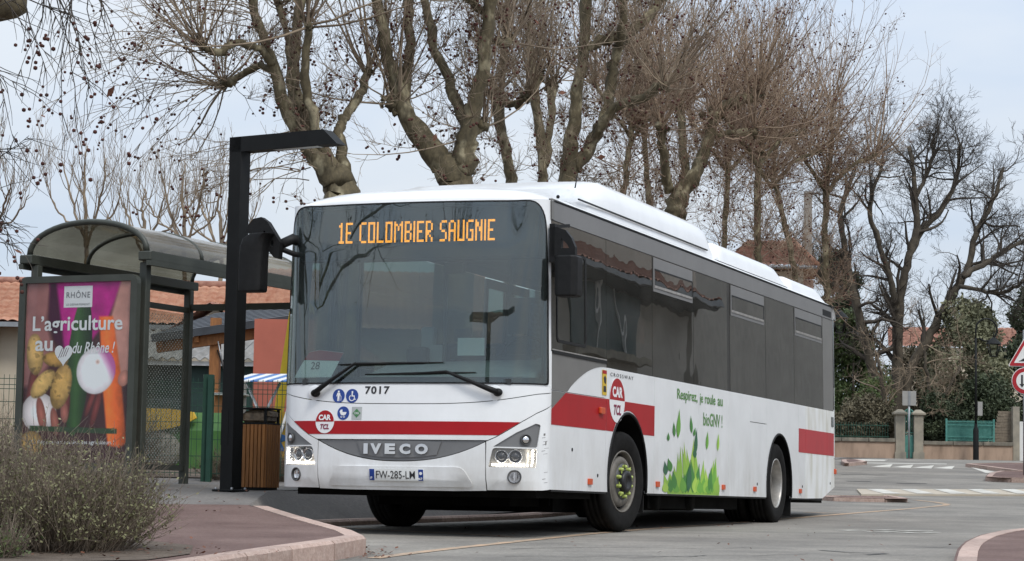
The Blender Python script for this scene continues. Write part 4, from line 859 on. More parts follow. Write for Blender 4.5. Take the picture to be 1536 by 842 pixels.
MB().add([(p.x, p.y, kerb_z(p.y)) for p in rp_] + [(p.x, p.y, pave_z(p.y) + .001) for p in ri_], [(i, i + 1, len(rp_) + i + 1, len(rp_) + i) for i in range(len(rp_) - 1)], True).build('footpath_ramp', 'asphalt_path')['kind'] = 'structure'
# kerb stones: each a block following the edge
def resample(e, step):
    out = [Vector(e[0])]; acc = 0
    for i in range(len(e) - 1):
        a, b = Vector(e[i]), Vector(e[i + 1]); L = (b - a).length; t = step - acc
        while t <= L: out.append(a + (b - a) * (t / L)); t += step
        acc = (acc + L) % step if L >= step - acc or True else acc
        acc = L - (t - step)
    out.append(Vector(e[-1])); return out
KP = resample([p for p in edge if p[1] > 6][:] , .82)
KP = [p for p in KP if p.y < 46]
def kerb_run(pts, zf, w, side, parent, mat='granite_pink', gap=.009, drop=.35, lip=.004):
    for i in range(len(pts) - 1):
        a, b = pts[i], pts[i + 1]; t = (b - a)
        if t.length < .1: continue
        t.normalize(); nn = Vector((-t.y, t.x)) * side
        a0 = a + t * gap; b0 = b - t * gap
        pa = (pts[i] - pts[i - 1]).normalized() if i else t; pb = (pts[i + 2] - pts[i + 1]).normalized() if i + 2 < len(pts) else t
        na = Vector((-(t + pa).y, (t + pa).x)).normalized() * side; nb = Vector((-(t + pb).y, (t + pb).x)).normalized() * side
        za, zb = zf(a.y) + lip, zf(b.y) + lip; c = .022; vs = []
        for (p, q, z) in ((a0, na, za), (b0, nb, zb)):
            i_ = p + q * w; m1 = p + q * c
            vs += [(p.x, p.y, z - drop), (p.x, p.y, z - c), (m1.x, m1.y, z), (i_.x, i_.y, z), (i_.x, i_.y, z - drop)]
        MB().add(vs, [(0, 1, 6, 5), (1, 2, 7, 6), (2, 3, 8, 7), (3, 4, 9, 8), (0, 4, 3, 2, 1), (5, 6, 7, 8, 9)]).build('kerb_stone', mat, parent)
kerb_run(KP, kerb_z, .152, 1, PV)
# bay outline painted on the road (worn orange-pink) and other markings
def strip(name, pts, w, mat, zf=road_z, dz=.004, parent=None):
    pts = [Vector(p) for p in pts]; vs = []; P = []
    for i in range(len(pts) - 1):
        L = (pts[i + 1] - pts[i]).length; k = max(1, int(L / .5)); P += [pts[i] + (pts[i + 1] - pts[i]) * (j / k) for j in range(k)]
    P.append(pts[-1])
    for i, p in enumerate(P):
        t = (P[min(i + 1, len(P) - 1)] - P[max(i - 1, 0)]).normalized(); nn = Vector((-t.y, t.x)) * w / 2
        vs += [(*(p + nn), zf((p + nn).y) + dz), (*(p - nn), zf((p - nn).y) + dz)]
    mb = MB(); mb.add(vs, [(2 * i, 2 * i + 1, 2 * i + 3, 2 * i + 2) for i in range(len(P) - 1)]); o = mb.build(name, mat, parent)
    if parent is None: o['kind'] = 'structure'
    return o
def gxy(px, py, dz=0.0):
    """ground point under a photo pixel, on the road surface"""
    lo, hi = 5.0, 200.0; f = lambda d: at(px, py, d).z - road_z(d) - dz
    d = lo
    while d < hi and f(d) > 0: d += .25
    a, b = d - .25, d
    for _ in range(30):
        m = (a + b) / 2
        if f(m) > 0: a = m
        else: b = m
    p = at(px, py, b); return (p.x, p.y)
# ================================================================== STREET THINGS ON THE LEFT
mk('shelter_green', (0.050, 0.055, 0.045), rough=0.45, var=0.12, scale=5, spec=0.4)
mk('post_black', (0.009, 0.0095, 0.0095), rough=0.55, var=0.15, scale=5, spec=0.2)
mk('smoked_pane_dirt', (0.3, 0.28, 0.22), rough=0.5)
mk_glass('smoked_pane', (0.56, 0.53, 0.45), ior=1.5, rough=0.10, dirt=(0.40, 0.37, 0.32), dirt_amt=0.22, wavy=0.01)
mk_glass('shelter_glass', (0.82, 0.83, 0.80), ior=1.3, dirt=(0.35, 0.33, 0.28), dirt_amt=0.10)
mk('wood_slat', (0.30, 0.125, 0.035), rough=0.6, var=0.25, scale=6, stretch=(8, 8, .6), obj_rand=0.15)
mk('wood_beam', (0.34, 0.14, 0.045), rough=0.65, var=0.2, scale=5, stretch=(6, 6, 1))
mk('bag_brown', (0.13, 0.095, 0.06), rough=0.35, var=0.4, scale=18, bump=0.6, bscale=14, bdist=.03)
mk('fence_green', (0.012, 0.055, 0.035), rough=0.5, var=0.15)
mk('shed_green', (0.008, 0.03, 0.024), rough=0.6, var=0.2)
mk('paint_green', (0.045, 0.135, 0.025), rough=0.5, scale=2.5, col2=(0.075, 0.19, 0.045), detail=6)
mk('paint_yellow', (0.62, 0.36, 0.02), rough=0.5, scale=4, col2=(0.72, 0.48, 0.06), detail=5)
mk('paint_yellow_pole', (0.62, 0.44, 0.02), rough=0.45, var=0.08)
mk('paint_blue', (0.05, 0.17, 0.45), rough=0.5, var=0.15)
mk('paint_lightblue', (0.16, 0.34, 0.62), rough=0.5, var=0.1)
mk('salmon_wall', (0.52, 0.155, 0.105), rough=0.85, var=0.08, scale=1.5, bump=0.1, bscale=80)
mk('cream_wall', (0.50, 0.42, 0.32), rough=0.9, scale=1.2, col2=(0.58, 0.51, 0.40), detail=6, bump=0.15, bscale=30)
mk('tile_orange', (0.36, 0.15, 0.09), rough=0.85, scale=5, col2=(0.48, 0.26, 0.17), detail=7, bump=0.3, bscale=30)
mk('tile_red', (0.23, 0.10, 0.07), rough=0.85, scale=5, col2=(0.37, 0.195, 0.14), detail=7, bump=0.3, bscale=30)
mk('slate_dark', (0.045, 0.05, 0.058), rough=0.5, var=0.2, scale=4, stretch=(1, 1, 1))
mk('fibro_grey', (0.16, 0.155, 0.145), rough=0.9, scale=2.5, col2=(0.26, 0.25, 0.235), detail=7)
mk('gutter_zinc', (0.30, 0.31, 0.32), rough=0.4, metal=0.6, var=0.1)
mk('brick_pink', (0.33, 0.12, 0.09), rough=0.9, var=0.15, scale=4)
mk('white_paint', (0.75, 0.75, 0.73), rough=0.5, var=0.05)
mk('concrete', (0.30, 0.28, 0.25), rough=0.9, var=0.15, scale=3)
mk('dry_leaf', (0.14, 0.055, 0.03), rough=0.8, var=0.3, scale=10)

# ---- poster print painted as vertex colours of the flat sheet
def srgb(c): c = np.asarray(c, float) / 255; return np.where(c <= .04045, c / 12.92, ((c + .055) / 1.055) ** 2.4)
def poster_colours(NX, NY):
    p, q = np.meshgrid(np.linspace(0, 1, NX), np.linspace(0, 1, NY)); y = q * 1.55     # y in units of the poster width
    rr = np.random.default_rng(3); img = np.ones((NY, NX, 3)) * np.array([58, 30, 32.])
    def fbm(s):
        o = np.zeros((NY, NX)); a = 1
        for k in range(4):
            g_ = rr.random((int(s * 2 ** k * 1.55) + 3, int(s * 2 ** k) + 3)); yy = q * (g_.shape[0] - 2); xx = p * (g_.shape[1] - 2); i = yy.astype(int); j = xx.astype(int); fy = yy - i; fx = xx - j
            o += a * ((g_[i, j] * (1 - fx) + g_[i, j + 1] * fx) * (1 - fy) + (g_[i + 1, j] * (1 - fx) + g_[i + 1, j + 1] * fx) * fy); a *= .5
        return o / 1.9
    n1 = fbm(8); n2 = fbm(24)
    def put(m, c, shade=None):
        c = np.array(c, float) * np.ones((NY, NX, 3))
        if shade is not None: c = c * shade[..., None]
        m = np.clip(m, 0, 1)[..., None]; img[:] = img * (1 - m) + c * m
    def ell(cx, cy, a, b, ang, soft=.02):
        t = R(ang); dx, dy = p - cx, y - cy; u = dx * math.cos(t) + dy * math.sin(t); w = -dx * math.sin(t) + dy * math.cos(t); d = np.sqrt((u / a) ** 2 + (w / b) ** 2)
        return (1 - d) / soft * min(a, b) * 4, d, u / a, w / b
    def poly(pts, soft=.012):
        d = np.full((NY, NX), 1e9); ins = np.zeros((NY, NX), bool); n = len(pts)
        for i in range(n):
            (x0, y0), (x1, y1) = pts[i], pts[(i + 1) % n]; L = (x1 - x0) ** 2 + (y1 - y0) ** 2; t = np.clip(((p - x0) * (x1 - x0) + (y - y0) * (y1 - y0)) / L, 0, 1)
            d = np.minimum(d, np.hypot(p - x0 - t * (x1 - x0), y - y0 - t * (y1 - y0))); c = ((y0 > y) != (y1 > y)) & (p < (x1 - x0) * (y - y0) / (y1 - y0 + 1e-12) + x0); ins ^= c
        return np.where(ins, d, -d) / soft + .5
    img *= (.8 + .4 * n1)[..., None]
    put(poly([(-.1, -.1), (.24, -.1), (.20, .35), (.30, .62), (.1, .9), (-.1, .9)], .05), (140, 92, 88), .8 + .4 * n1)
    put(poly([(.20, -.1), (.95, -.1), (.78, .33), (.60, .55), (.36, .58), (.26, .30)], .03), (168, 22, 118), .70 + .55 * n1 - .35 * np.clip(np.abs(p - .55) - .1, 0, 1))
    put(poly([(.22, 0), (.28, 0), (.34, .34), (.38, .6), (.28, .5), (.22, .3)], .03), (58, 16, 42))
    put(poly([(.92, -.1), (1.1, -.1), (1.1, .75), (.92, .82), (.84, .62), (.80, .34)], .03), (172, 122, 110), .82 + .35 * n1)
    put(ell(.52, .72, .115, .62, 4)[0], (40, 66, 30), .55 + .7 * np.clip(1 - np.abs((p - .50) / .12), 0, 1) + .15 * (n2 - .5))
    put(poly([(.70, .30), (.83, .30), (.92, .80), (.995, 1.38), (.93, 1.42), (.82, 1.40), (.76, .95)], .02), (224, 98, 40), .72 + .45 * np.clip(1 - np.abs((p - .80 - .06 * (y - .8)) / .13), 0, 1) + .25 * (n2 - .5))
    for (cx, cy, a, b, an) in ((.08, .95, .05, .30, 6), (.40, .95, .05, .25, -5), (.70, 1.08, .035, .20, 14), (.65, 1.02, .03, .16, 20)): 
        m, d, u, w = ell(cx, cy, a, b, an); put(m, (118, 52, 48), 1.1 - .5 * d)
    m, d, u, w = ell(.155, 1.12, .17, .17, 0); put(m, (226, 214, 212), 1.05 - .35 * d ** 2)
    for (cx, cy, a, b, an) in ((.18, 1.14, .045, .16, -12), (.31, 1.20, .04, .13, -10), (.40, 1.12, .04, .10, -5)): m, d, u, w = ell(cx, cy, a, b, an); put(m, (150, 88, 76), 1.15 - .4 * d)
    for (cx, cy, a, b, an, c) in ((.10, .62, .085, .19, -4, (178, 142, 84)), (.30, .665, .13, .07, 6, (166, 126, 66)), (.425, .61, .035, .05, 40, (160, 122, 62)), (.185, .875, .16, .082, -48, (186, 150, 90)), (.36, .90, .10, .205, 12, (174, 136, 76))):
        m, d, u, w = ell(cx, cy, a, b, an, .03); put(m, c, 1.15 - .5 * d ** 2.5 + .5 * (n2 - .5) - .14 * w - .35 * np.clip((n2 - .62) * 12, 0, 1))
    m, d, u, w = ell(.685, .765, .185, .205, 10, .03); put(m, (236, 228, 230), 1.05 - .28 * d ** 3 + .10 * (n2 - .5))
    put(m * 0 + np.clip((u - w * .9 - .55) * 1.5, 0, .8) * (d < 1), (160, 60, 130)); put(np.clip(1 - np.hypot((p - .70) / .03, (y - .69) / .03), 0, 1) * .8, (150, 105, 85))
    m, d, u, w = ell(.95, .83, .055, .075, 20); put(m, (178, 118, 102), 1.1 - .3 * d)
    m, d, u, w = ell(.09, 1.40, .12, .12, 0); put(m, (176, 138, 76), 1.15 - .5 * d ** 2 + .3 * (n2 - .5))
    put(poly([(.07, 1.235), (.90, 1.26), (.90, 1.305), (.07, 1.28)], .004), (44, 62, 38))
    return srgb(np.clip(img * 1.16 + 4, 0, 255))
def vcol_mat(name, rough=.35):
    m = bpy.data.materials.new(name); m.use_nodes = True; nt = m.node_tree; a = node(nt, 'ShaderNodeVertexColor'); a.layer_name = 'print'; nt.links.new(a.outputs[0], nt.nodes['Principled BSDF'].inputs['Base Color']); nt.nodes['Principled BSDF'].inputs['Roughness'].default_value = rough; MAT[name] = m
vcol_mat('poster_print')

SA = R(24.85); SZ = pave_z(24.3) - .01
SHL = empty('bus_shelter', (-4.855, 23.558, SZ), -SA, 'dark green bus shelter with curved smoked roof beside the bus', 'bus shelter')
SW, SL, EH = 1.415, 3.03, 2.68 - SZ
for (x, y, h) in ((.06, .06, EH - .10), (SW - .06, .06, EH - .1), (.04, SL - .12, EH - .1), (SW - .04, SL - .08, EH - .1)):
    MB().rbox((x, y, h / 2 - .02), (.085, .085, h + .04), .012).build('post', 'shelter_green', SHL)
for x, y0, y1 in ((0, -.06, SL + .03), (SW, -.06, SL + .05)):
    ra = MB(); ra.rbox((x, (y0 + y1) / 2, EH - .045), (.15, y1 - y0, .09), .02); ra.box((x + (.05 if x else -.05), (y0 + y1) / 2, EH - .115), (.05, y1 - y0, .05)); ra.build('eave_rail', 'shelter_green', SHL)
RISE = .315
def arcp(t, k=1.0): a = math.pi * t; return (SW / 2 - math.cos(a) * (SW / 2 - .01), RISE * math.sin(a) ** .92 * k)
for k in range(4):
    y = .0 + k * (SL - .02) / 3; MB().tube([(arcp(t)[0], y, EH + arcp(t)[1]) for t in np.linspace(0, 1, 21)], .03 if k == 0 else .022, 8).build('roof_arch', 'shelter_green', SHL)
for k in range(3):
    y0 = .03 + k * (SL - .02) / 3; y1 = y0 + (SL - .02) / 3 - .06; n = 21
    vs = [(arcp(t)[0], y, EH + arcp(t)[1] + d) for d in (.012, .002) for y in (y0, y1) for t in np.linspace(0, 1, n)]
    fs = [(i, i + 1, n + i + 1, n + i) for i in range(n - 1)] + [(2 * n + n + i, 2 * n + n + i + 1, 2 * n + i + 1, 2 * n + i) for i in range(n - 1)]
    MB().add(vs, fs, True).build('roof_pane', 'smoked_pane', SHL)
MB().bar((.06, SL - .12, 2.0), (SW - .06, SL - .1, 2.0), .05, .07).build('cross_rail', 'shelter_green', SHL)
MB().bar((.04, .1, 1.97), (.04, SL - .16, 1.97), .05, .06).build('cross_rail', 'shelter_green', SHL)
MB().bar((.04, .1, .22), (.04, SL - .16, .22), .05, .06).build('cross_rail', 'shelter_green', SHL)
MB().box((.04, SL / 2, 1.09), (.008, SL - .3, 1.66)).build('side_pane', 'shelter_glass', SHL)
dots = MB(); V = []; F = []
for i in range(70):
    for j in range(44):
        y = .2 + j * (SL - .42) / 44 + (.03 if i % 2 else 0); z = .28 + i * 1.62 / 70; k = len(V); a = .0105
        V += [(.046, y - a, z), (.046, y, z - a), (.046, y + a, z), (.046, y, z + a)]; F.append((k, k + 1, k + 2, k + 3))
tag(link_mesh('pane_dots', np_mesh('dots', V, F), 'decal_silver', SHL), kind='stuff')
# poster case at the near end
PX0, PX1, PZ0, PZ1 = .0, SW - .02, .06, 2.06; py = -.10
o_ = smooth_poly([(PX0, PZ0), (PX1, PZ0), (PX1, PZ1), (PX0, PZ1)], [.02, .02, .09, .09]); i_ = [(PX0 + .075, PZ0 + .16), (PX1 - .075, PZ0 + .16), (PX1 - .075, PZ1 - .065), (PX0 + .075, PZ1 - .065)]
gpz = lambda a, z, o=0.0: (a, py - o, z)
CASE = patch('poster_case', o_, gpz, 'shelter_green', SHL, off=.035, thick=.07, holes=[list(reversed(i_))]); tag(CASE, 'tall rounded poster case closing the near end of the shelter')
NX, NY = 150, 230; a0, a1, zb, zt = i_[0][0], i_[1][0], i_[0][1], i_[2][1]
P_, Q_ = np.meshgrid(np.linspace(0, 1, NX), np.linspace(0, 1, NY)); V = np.c_[(a0 + (a1 - a0) * P_).ravel(), np.full(NX * NY, py - .008), (zt + (zb - zt) * Q_).ravel()]
ii = np.arange(NX * NY).reshape(NY, NX); F = np.c_[ii[:-1, :-1].ravel(), ii[1:, :-1].ravel(), ii[1:, 1:].ravel(), ii[:-1, 1:].ravel()]
pm = np_mesh('poster', V, F); at_ = pm.color_attributes.new('print', 'FLOAT_COLOR', 'POINT'); cc = np.ones((NX * NY, 4), dtype=np.float32); cc[:, :3] = poster_colours(NX, NY).reshape(-1, 3); at_.data.foreach_set('color', cc.ravel())
PO = link_mesh('poster', pm, 'poster_print', CASE); tag(PO, 'farm produce poster with potatoes, onion and carrot in hands')
W_ = a1 - a0; H_ = zt - zb
def pq(d): return lambda a, z, o: (a0 + W_ * a, py - .011 - d, zt - W_ * z)     # a across 0..1, z down in widths
def ptext(b, x0, y0, x1, y1, mat='decal_white', **k): return text_obj('poster_text', b, lambda a, z, o: (a0 + W_ * a, py - .013, zt - W_ * (y0 + y1 - z)), (x0, y0, x1, y1), mat, CASE, **k)
patch('poster_logo', [(a0 + W_ * .36, zt - W_ * .20), (a0 + W_ * .63, zt - W_ * .20), (a0 + W_ * .63, zt - W_ * .03), (a0 + W_ * .36, zt - W_ * .03)], gpz, 'decal_white', CASE, off=.010, thick=.001)
ptext('RHÔNE', .385, .065, .61, .125, 'decal_grey', offset=.004, space=1.15); ptext('LE DÉPARTEMENT', .385, .165, .61, .185, 'decal_grey', offset=.0)
ptext('L’agriculture', .07, .265, .925, .42, offset=.018); ptext('au', .10, .46, .27, .545, offset=.022)
ptext('du Rhône !', .46, .475, .86, .565, offset=.012, shear=.3); ptext('Le Département soutient ses agriculteurs !', .10, 1.25, .88, 1.29, offset=.01)
hp = [(.31 + .085 * 1.0 * (16 * math.sin(t) ** 3) / 16, .57 - .075 * (13 * math.cos(t) - 5 * math.cos(2 * t) - 2 * math.cos(3 * t) - math.cos(4 * t)) / 13) for t in np.linspace(0, 2 * math.pi, 28, endpoint=False)]
hp = [(.375 + (x - .31) * 1.0, y) for x, y in hp]
patch('poster_heart', [(a0 + W_ * x, zt - W_ * y) for x, y in reversed(hp)], gpz, 'decal_white', CASE, off=.012, thick=.001)
for k in range(4): patch('heart_stroke', [(a0 + W_ * (.325 + k * .022), zt - W_ * (.60 - k * .004)), (a0 + W_ * (.331 + k * .022), zt - W_ * (.60 - k * .004)), (a0 + W_ * (.366 + k * .02), zt - W_ * .52), (a0 + W_ * (.361 + k * .02), zt - W_ * .52)], gpz, 'poster_dark', CASE, off=.0135, thick=.001)
patch('case_glass', i_, gpz, 'clear_glass', CASE, off=.026, thick=.003)

# ---- black street lamp with bent-over arm
def bent_lamp(loc, rz, label, double=False, H=3.47, w=.15):
    L = empty('street_lamp', loc, rz, label, 'street lamp', 'modern black street lamps')
    MB().rbox((0, 0, H / 2 - .05), (w, w, H + .1), .006).build('post', 'post_black', L)
    MB().rbox((0, 0, .01), (.26, .26, .02), .01).build('base_plate', 'post_black', L)
    MB().box((-.03, -w / 2 - .0015, .62), (.09, .004, .34)).build('access_door', 'post_black', L)
    for bx in (-.1, .1):
        for by in (-.1, .1): MB().lathe([(.014, .02), (.014, .038), (.0005, .04)], 6, Matrix.Translation((bx, by, 0))).build('bolt', 'gutter_zinc', L)
    dirs = ((1, 0),) if not double else ((1, 0), (-.75, -.66))
    for d in dirs:
        a = Vector((d[0], d[1], 0)); s = Vector((-d[1], d[0], 0)); up = Vector((0, 0, 1)); hw_ = w / 2
        prof = [(-hw_, H - w), (1.25, H - w), (1.08, H), (-hw_, H)]
        vs = [a * x + up * z + s * hw_ * k for k in (-1, 1) for (x, z) in prof]
        MB().add(vs, [(0, 1, 2, 3), (7, 6, 5, 4), (0, 4, 5, 1), (1, 5, 6, 2), (2, 6, 7, 3), (3, 7, 4, 0)]).build('arm', 'post_black', L)
        vs = [a * x + up * (H - w - .003) + s * .05 * k for (x, k) in ((.45, -1), (1.0, -1), (1.0, 1), (.45, 1))]; MB().add(vs, [(0, 1, 2, 3)]).build('lens', 'decal_silver', L)
    return L
bent_lamp((-2.70, 23.0, pave_z(23.0)), R(-33), 'black square-section street lamp with a cranked arm in front of the shelter')
# the twin-armed one mirrored in the windscreen, standing behind the camera
# ---- slatted litter bin
BN = empty('litter_bin', (-2.49, 23.55, pave_z(23.55)), R(-22), 'square litter bin of vertical wooden slats with a brown bag', 'litter bin')
bw = .15
MB().box((0, 0, .03), (.28, .28, .06)).box((0, 0, .655), (.30, .30, .02)).box((0, 0, .36), (.25, .25, .60)).build('frame', 'post_black', BN)
for s_ in range(4):
    for k in range(7):
        M = Matrix.Rotation(s_ * math.pi / 2, 4, 'Z'); MB().box((-.128 + k * .0427, -bw, .335), (.032, .018, .62), M).build('slat', 'wood_slat', BN)
MB().rbox((0, 0, .72), (.28, .28, .12), .05).rbox((.03, 0, .75), (.25, .26, .08), .05).build('bag', 'bag_brown', BN)
for x in (-.135, .135):
    for y in (-.135, .135): MB().box((x, y, .73), (.022, .022, .15)).build('corner_post', 'post_black', BN)
MB().box((0, 0, .805), (.31, .31, .016)).build('lid', 'post_black', BN)

# ---- green welded mesh fence
def mesh_fence(p, q, h, label, post_d=2.5):
    p = Vector(p); q = Vector(q); t = (q - p); L = t.length; rz = math.atan2(t.y, t.x); base = empty('mesh_fence', (p.x, p.y, pave_z(p.y)), rz, label, 'fence'); dzdx = (pave_z(q.y) - pave_z(p.y)) / L
    n = max(1, round(L / post_d))
    for k in range(n + 1): x = L * k / n; MB().box((x, 0, h / 2 + dzdx * x), (.06, .06, h + .1)).build('post', 'fence_green', base)
    for k in range(n):
        x0 = L * k / n + .03; x1 = L * (k + 1) / n - .03; mb = MB(); m = int((x1 - x0) / .06)
        for i in range(m + 1): x = x0 + (x1 - x0) * i / m; mb.box((x, .03, h / 2 + dzdx * x + .03), (.006, .006, h - .06))
        for z in np.arange(.1, h, .2): mb.bar((x0, .036, z + dzdx * x0), (x1, .036, z + dzdx * x1), .007, .008)
        for z in (h - .17, h - .05): mb.bar((x0, .05, z + dzdx * x0), (x1, .05, z + dzdx * x1), .008, .008)
        tag(mb.build('wire_panel', 'fence_green', base), kind='stuff')
mesh_fence((-3.55, 28.0), (-.6, 27.4), 1.22, 'dark green wire fence between the shelter and the playground')
mesh_fence((-3.62, 28.05), (-9.5, 27.0), 1.22, 'dark green wire fence behind the poster case')
sheet('playground_ground', [(-60, 28.6), (-3.5, 28.6), (-.9, 28.0), (1.6, 38), (1.4, 58), (-60, 58)], pave_z, 'soil', dz=.015, step=2)

# ---- playground things
zg = pave_z(31)
GB = empty('play_block', (-4.2, 31.2, zg), R(-8), 'long green painted play block with a yellow banana shape', 'play block')
mb = MB(); prof = [(-.3, .0), (.34, .0), (.33, .30), (.24, .36), (.2, .72), (-.2, .74), (-.3, .5)]; MB().prism([(p[0], p[1]) for p in prof], 2.2, Matrix.Rotation(math.pi / 2, 4, 'Z') @ Matrix.Rotation(math.pi / 2, 4, 'X') @ Matrix.Translation((0, 0, -1.1))).build('block', 'paint_green', GB)
bl = [(-1.0, .78), (-.2, .78), (.12, .74), (.16, .66), (.02, .58), (-.2, .52), (-.5, .47), (-.8, .50), (-1.0, .56)]
patch('banana', bl, lambda a, z, o=0.0: (a, -.34 - o, z), 'paint_yellow', GB, off=.03, thick=.06)
hd = MB(); hd.box((-.1, -.42, .13), (2.3, .2, .28)); 
CL = empty('play_table', (-3.85, 32.4, pave_z(32.4)), 0, 'small white topped play table with a post behind the green block', 'play table')
MB().rbox((0, 0, 1.02), (.5, .4, .03), .02).build('table_top', 'white_paint', CL); MB().box((-.1, 0, .5), (.18, .18, 1.02)).build('leg', 'wood_beam', CL); MB().lathe([(.08, 0), (.08, 1.2), (.06, 1.26), (.0005, 1.28)], 12, Matrix.Translation((.14, .1, 0))).build('post', 'concrete', CL)
# drying-rack style striped awning stall
AW = empty('striped_stall', (-3.1, 30.0, pave_z(30)), R(-12), 'small blue and white striped awning on crossed white legs', 'awning')
for k in range(9):
    MB().add([(-.42 + k * .1, -.3, 1.14), (-.32 + k * .1, -.3, 1.14), (-.20 + k * .1, .3, 1.26), (-.30 + k * .1, .3, 1.26), (-.42 + k * .1, -.3, 1.125), (-.32 + k * .1, -.3, 1.125), (-.20 + k * .1, .3, 1.245), (-.30 + k * .1, .3, 1.245)], [(0, 1, 2, 3), (7, 6, 5, 4), (0, 4, 5, 1), (1, 5, 6, 2), (2, 6, 7, 3), (3, 7, 4, 0)]).build('canvas_stripe', 'paint_blue' if k % 2 else 'white_paint', AW)
for (x0, x1) in ((-.35, .2), (.3, -.25), (.1, .4)): MB().tube([(x0, -.1, .0), (x1, -.05, 1.13)], .018, 6).build('leg', 'white_paint', AW)
YP = empty('swing_frame', (-3.0, 31.3, pave_z(31.3)), 0, 'bright yellow slanting play frame next to the bus front', 'play frame')
MB().bar((-.16, 0, -.02), (.14, 0, 2.35), .12, .10, (0, 1, 0)).build('leg', 'paint_yellow_pole', YP); MB().bar((.44, .0, -.02), (.14, .0, 2.35), .12, .10, (0, 1, 0)).build('leg', 'paint_yellow_pole', YP); MB().bar((.14, 0, 2.3), (.14, 2.2, 2.3), .1, .1).build('beam', 'paint_yellow_pole', YP)
FP = empty('flower_board', (-3.08, 30.6, pave_z(30.6)), 0, 'yellow play panel with a blue painted flower', 'play panel')
MB().box((0, 0, .45), (.5, .03, .62)).build('board', 'paint_yellow', FP)
patch('flower_print', [( .19 * (1 + .25 * math.cos(8 * t)) * math.cos(t), .42 + .19 * (1 + .25 * math.cos(8 * t)) * math.sin(t)) for t in np.linspace(0, 2 * math.pi, 48, endpoint=False)], lambda a, z, o=0.0: (a, -.016 - o, z), 'paint_blue', FP, off=.003, thick=.002)
patch('flower_heart', circle(0, .42, .06, n=14), lambda a, z, o=0.0: (a, -.016 - o, z), 'paint_lightblue', FP, off=.006, thick=.002)
patch('flower_leaf', smooth_poly([(-.22, .60), (-.12, .72), (-.16, .80), (-.24, .70)], .03), lambda a, z, o=0.0: (a, -.016 - o, z), 'paint_green', FP, off=.003, thick=.002)
for x in (-.23, .23): MB().box((x, 0, .35), (.05, .05, .8)).build('post', 'paint_yellow_pole', FP)
BM = empty('play_mat', (-5.2, 31.5, pave_z(31.5)), R(-10), 'light blue and pink crash mat by the fence', 'mat')
MB().rbox((0, 0, .17), (1.0, .7, .12), .03).build('upper_mat', 'paint_lightblue', BM); MB().rbox((0, 0, .08), (1.02, .72, .10), .03).build('lower_mat', 'brick_pink', BM)
BL = empty('play_boulder', (-4.55, 31.0, pave_z(31)), 0, 'pale grey rounded boulder beside the blue mat', 'boulder')
MB().sphere((0, 0, .22), .3, 12, 8, sc=(1, .8, .9)).sphere((.2, .1, .12), .24, 10, 7, sc=(1, .8, .8)).build('stone', 'concrete', BL)

# ---- roofs with laid tiles
def tile_sheet(name, c00, c10, c01, c11, mat, parent, pitch=.21, row=.34, amp=.035):
    """curved clay tiles laid over a quad: c00-c10 eave, c01-c11 top"""
    c00, c10, c01, c11 = [Vector(c) for c in (c00, c10, c01, c11)]; W = (c10 - c00).length; L = (c01 - c00).length; nc = max(2, round(W / pitch)); nr = max(2, round(L / row))
    nv = (c10 - c00).cross(c01 - c00).normalized(); nx = nc * 6 + 1; V = []; 
    if nv.z < 0: nv = -nv
    for r in range(nr):
        for e in (0, 1):
            t = (r + e) / nr; base = .028 * (1 - e)
            for i in range(nx):
                s = i / (nx - 1); ph = (i % 6) / 6; h = amp * abs(math.sin(math.pi * ph)) ; p = (c00 * (1 - s) + c10 * s) * (1 - t) + (c01 * (1 - s) + c11 * s) * t; V.append(tuple(p + nv * (h + base)))
    V = np.array(V); F = []
    for k in range(2 * nr - 1): a = k * nx + np.arange(nx - 1); F.append(np.c_[a, a + 1, a + 1 + nx, a + nx])
    o = link_mesh(name, np_mesh(name, V, np.concatenate(F)), mat, parent); o['kind'] = 'stuff'; return o
mk('dark_window', (0.02, 0.022, 0.025), rough=0.15, var=0.2)
# long low house behind
HZ = pave_z(50)
HS = empty('tiled_house', (-9.5, 50, HZ), R(2), 'long low cream house with an orange tiled roof behind the shelter', 'house')
MB().box((0, 2.6, 1.45), (9.6, 4.6, 3.1)).build('wall', 'cream_wall', HS)
rf = MB(); rf.add([(-5.1, -.15, 2.94), (3.2, -.15, 2.94), (3.2, 2.5, 4.0), (-5.1, 2.5, 4.0), (3.2, 5.3, 2.9), (-5.1, 5.3, 2.9)], [(0, 1, 2, 3), (3, 2, 4, 5)]); RFo = rf.build('roof', 'tile_orange', HS)
tile_sheet('roof_tiles', (-5.15, -.2, 2.95), (3.25, -.2, 2.95), (-5.15, 2.5, 4.03), (3.25, 2.5, 4.03), 'tile_orange', RFo)
MB().tube([(-5.15, 2.5, 4.06), (3.25, 2.5, 4.06)], .1, 8).build('ridge_cap', 'tile_red', RFo); MB().bar((-5.15, -.22, 2.9), (3.25, -.22, 2.9), .1, .1).build('gutter', 'gutter_zinc', RFo)
MB().box((-3.3, .29, 1.2), (.5, .05, .6)).build('window', 'dark_window', HS); MB().box((2.2, .29, 1.4), (.7, .05, .9)).build('window', 'dark_window', HS)
